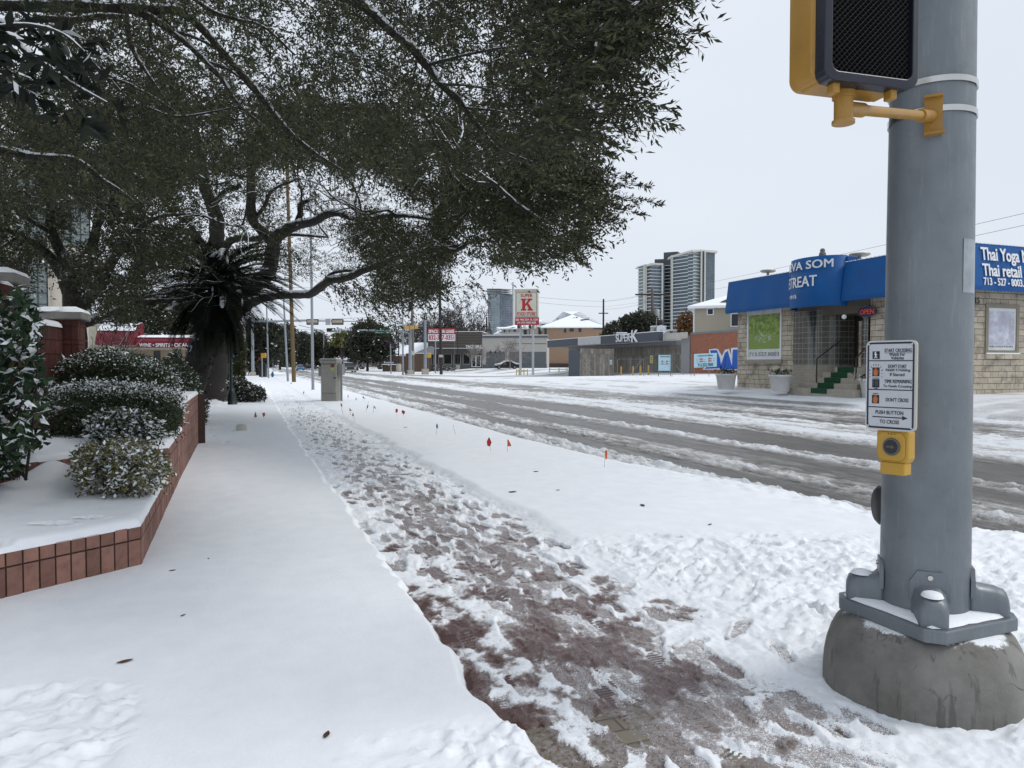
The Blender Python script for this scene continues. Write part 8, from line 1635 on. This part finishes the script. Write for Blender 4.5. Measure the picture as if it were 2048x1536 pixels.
def baretree(name, label, px, pyb, d, H_, W_, rs, mat, nb=9, r=.2, zb=None, grp='bare winter trees by the restaurant', dep=4):
    b = P(px, pyb, d); z = zb if zb is not None else b.z; t_ = thing(name, label, 'tree', (b.x, b.y, z), grp); mb = MB(); B = Vector((b.x, b.y, z)); mb.tube([B - Vector((0, 0, .2)), B + Vector((0, 0, H_ * .12)), B + Vector((.1, 0, H_ * .28))], [r * 1.2, r, r * .8], 8); mb.build('trunk', mat, t_); mb = MB()
    st = []
    for k in range(nb): a_ = 2 * math.pi * k / nb + rs.uniform(-.3, .3); st.append((B + Vector((0, 0, H_ * rs.uniform(.14, .30))), ud(math.cos(a_) * W_, math.sin(a_) * W_ * .7, H_ * rs.uniform(.45, 1.0)).normalized()))
    randbranches(mb, st, rs, dep, H_ * .45, r * .62, .25, 4, rmin=.022 if H_ < 8 else .05); mb.build('branch', mat, t_); return t_
btm = M('bare_bark', (.075, .068, .062), .9, var=.2)
r7 = np.random.RandomState(41)
baretree('bare_tree', 'large leafless tree rising behind the restaurant, right crown', 915, 738, 185, 16.5, 9, r7, btm, 12, .42, .8, dep=5); baretree('bare_tree', 'large leafless tree left of the space for lease sign', 858, 738, 180, 14.5, 9, r7, btm, 11, .38, .8, dep=5)
baretree('bare_tree', 'faint leafless tree between the restaurant and the distant tower', 950, 738, 215, 10, 8, r7, btm, 8, .3, .8); baretree('young_tree', 'frosted young bare tree right of the restaurant door', 917 + 36, 737, 138, 4.8, 2.3, r7, M('frosted_bark', (.30, .28, .26), .9), 8, .06, .8); baretree('young_tree', 'small bare tree behind the snow topped black car', 1020, 739, 126, 5.6, 2.4, r7, M('pale_bark', (.22, .20, .185), .9), 8, .09, .8)
# kerb-side shrubs and snowy planting by the restaurant
r8 = np.random.RandomState(51)
for px0, px1, py, d, lab in ((868, 912, 737, 130, 'snow covered low planting along the restaurant drive'), (1146, 1180, 731, 125, 'snow topped shrubs between restaurant wing and grey store')):
    poly = [(px0, py + 2), (px0 + 4, py - 3), ((px0 + px1) / 2, py - 4), (px1 - 4, py - 3), (px1, py + 2)]; C = region(poly, 500, d - 2, d + 2, 0, 9, r8); V, N_ = twigs(C, unit(r8.normal(0, 1, (500, 3))), np.full(500, .3), 6, .22, .12, rs=r8); b = P(px0, py + 3, d); tag(leafmesh('low_shrub', V, [farleaf, leafsnow], None, N_, snow=.55, rs=r8, loc=tuple(b)), lab, 'shrub')
# small shop in the distance and brick columns
for px0, px1, py0, py1, d, col, lab, nm in ((684, 706, 706, 738, 190, (.12, .13, .17), 'small blue and white shop beneath the mid distance oak', 'distant_shop'), (598, 618, 726, 737, 260, (.22, .10, .08), 'low brick building beyond the blue car', 'distant_shop')):
    a, b = P(px0, py1, d), P(px1, py1, d); t_ = thing(nm, lab, 'shop', tuple(a)); f = frame(a, (b.x - a.x, b.y - a.y, 0)); L = math.hypot(b.x - a.x, b.y - a.y); Ht = P(px0, py0, d).z - a.z; MB().fbox(f, 0, L, -.5, Ht, -6, 0).build('wall', M(nm + lab[:9].replace(' ', '_'), col, .8), t_); MB().fbox(f, -.3, L + .3, Ht, Ht + .35, -6, .4).build('snow', SNOW, t_); MB().fbox(f, L * .1, L * .9, Ht * .55, Ht * .75, 0, .1).build('fascia', wht, t_); wframe(f, L * .15, L * .45, Ht * .1, Ht * .45, wht, t_, .12, glass=glassd)

# ------------------------------------------------------------------ overhead wires
wm = M('wire_black', (.03, .03, .032), .6)
def wire(p0, p1, sag, r, label, grp='overhead wires'):
    p0, p1 = Vector(p0), Vector(p1); n = 14; pts = [p0 + (p1 - p0) * (k / n) - Vector((0, 0, sag * 4 * (k / n) * (1 - k / n))) for k in range(n + 1)]; o = MB().tube(pts, r, 4, cap=False).build('overhead_wire', wm, loc=tuple(p0)); tag(o, label, 'wire', grp)
W1 = P(1207, 603, 150); W2_ = P(1207, 614, 150)
wire(P(2600, 300, 26), W1, .5, .011, 'thin overhead wire running over the blue awning shop, upper of two'); wire(P(2600, 330, 26), W2_, .6, .011, 'thin overhead wire running over the blue awning shop, lower of two')
wire(W1, P(878, 570, 98), .4, .018, 'upper overhead wire from the black pole to the pole by the tan apartments'); wire(W2_, P(878, 577, 98), .5, .018, 'lower overhead wire from the black pole to the pole by the tan apartments')
wire(P(1304, 585, 128), W1, .3, .016, 'short wire between the two poles beside the big glass tower'); wire(P(1304, 600, 128), P(1207, 618, 150), .5, .016, 'lower short wire between the two poles beside the big glass tower')
wire(P(571, 560, 60), P(823, 655, 100), .4, .014, 'long wire sloping down from the brown wooden pole past the signals'); wire(P(622, 588, 41.5), P(823, 650, 100), .4, .010, 'thin wire sloping from the pale steel pole behind the cabinet')
for k, (y0, y1) in enumerate(((657, 660), (664, 662.5), (671, 671))): wire(P(470, y0, 110), P(1050, y1, 120), .15, .016, ('topmost', 'middle', 'lowest')[k] + ' of three level cross street wires at the far signals')
wire(P(571, 585, 60), P(480, 578, 90), .1, .014, 'short wire from the wooden pole into the palm side'); wire(P(571, 575, 60), P(760, 573, 96), .1, .014, 'level wire behind the low oak limb'); wire(P(571, 640, 60), P(905, 623, 110), .2, .015, 'faint wire rising towards the black utility pole')
wire(P(823, 628, 100), P(878, 626, 98), .1, .014, 'short wire between the timber pole and the black pole'); wire(P(1304, 690, 118), P(1700, 655, 60), .3, .010, 'service wire crossing the clapboard house front'); wire(P(1207, 640, 150), P(1500, 640, 80), .3, .012, 'faint service wire before the beige siding')
# small drift of broken twigs at the verge is left to the leaves above
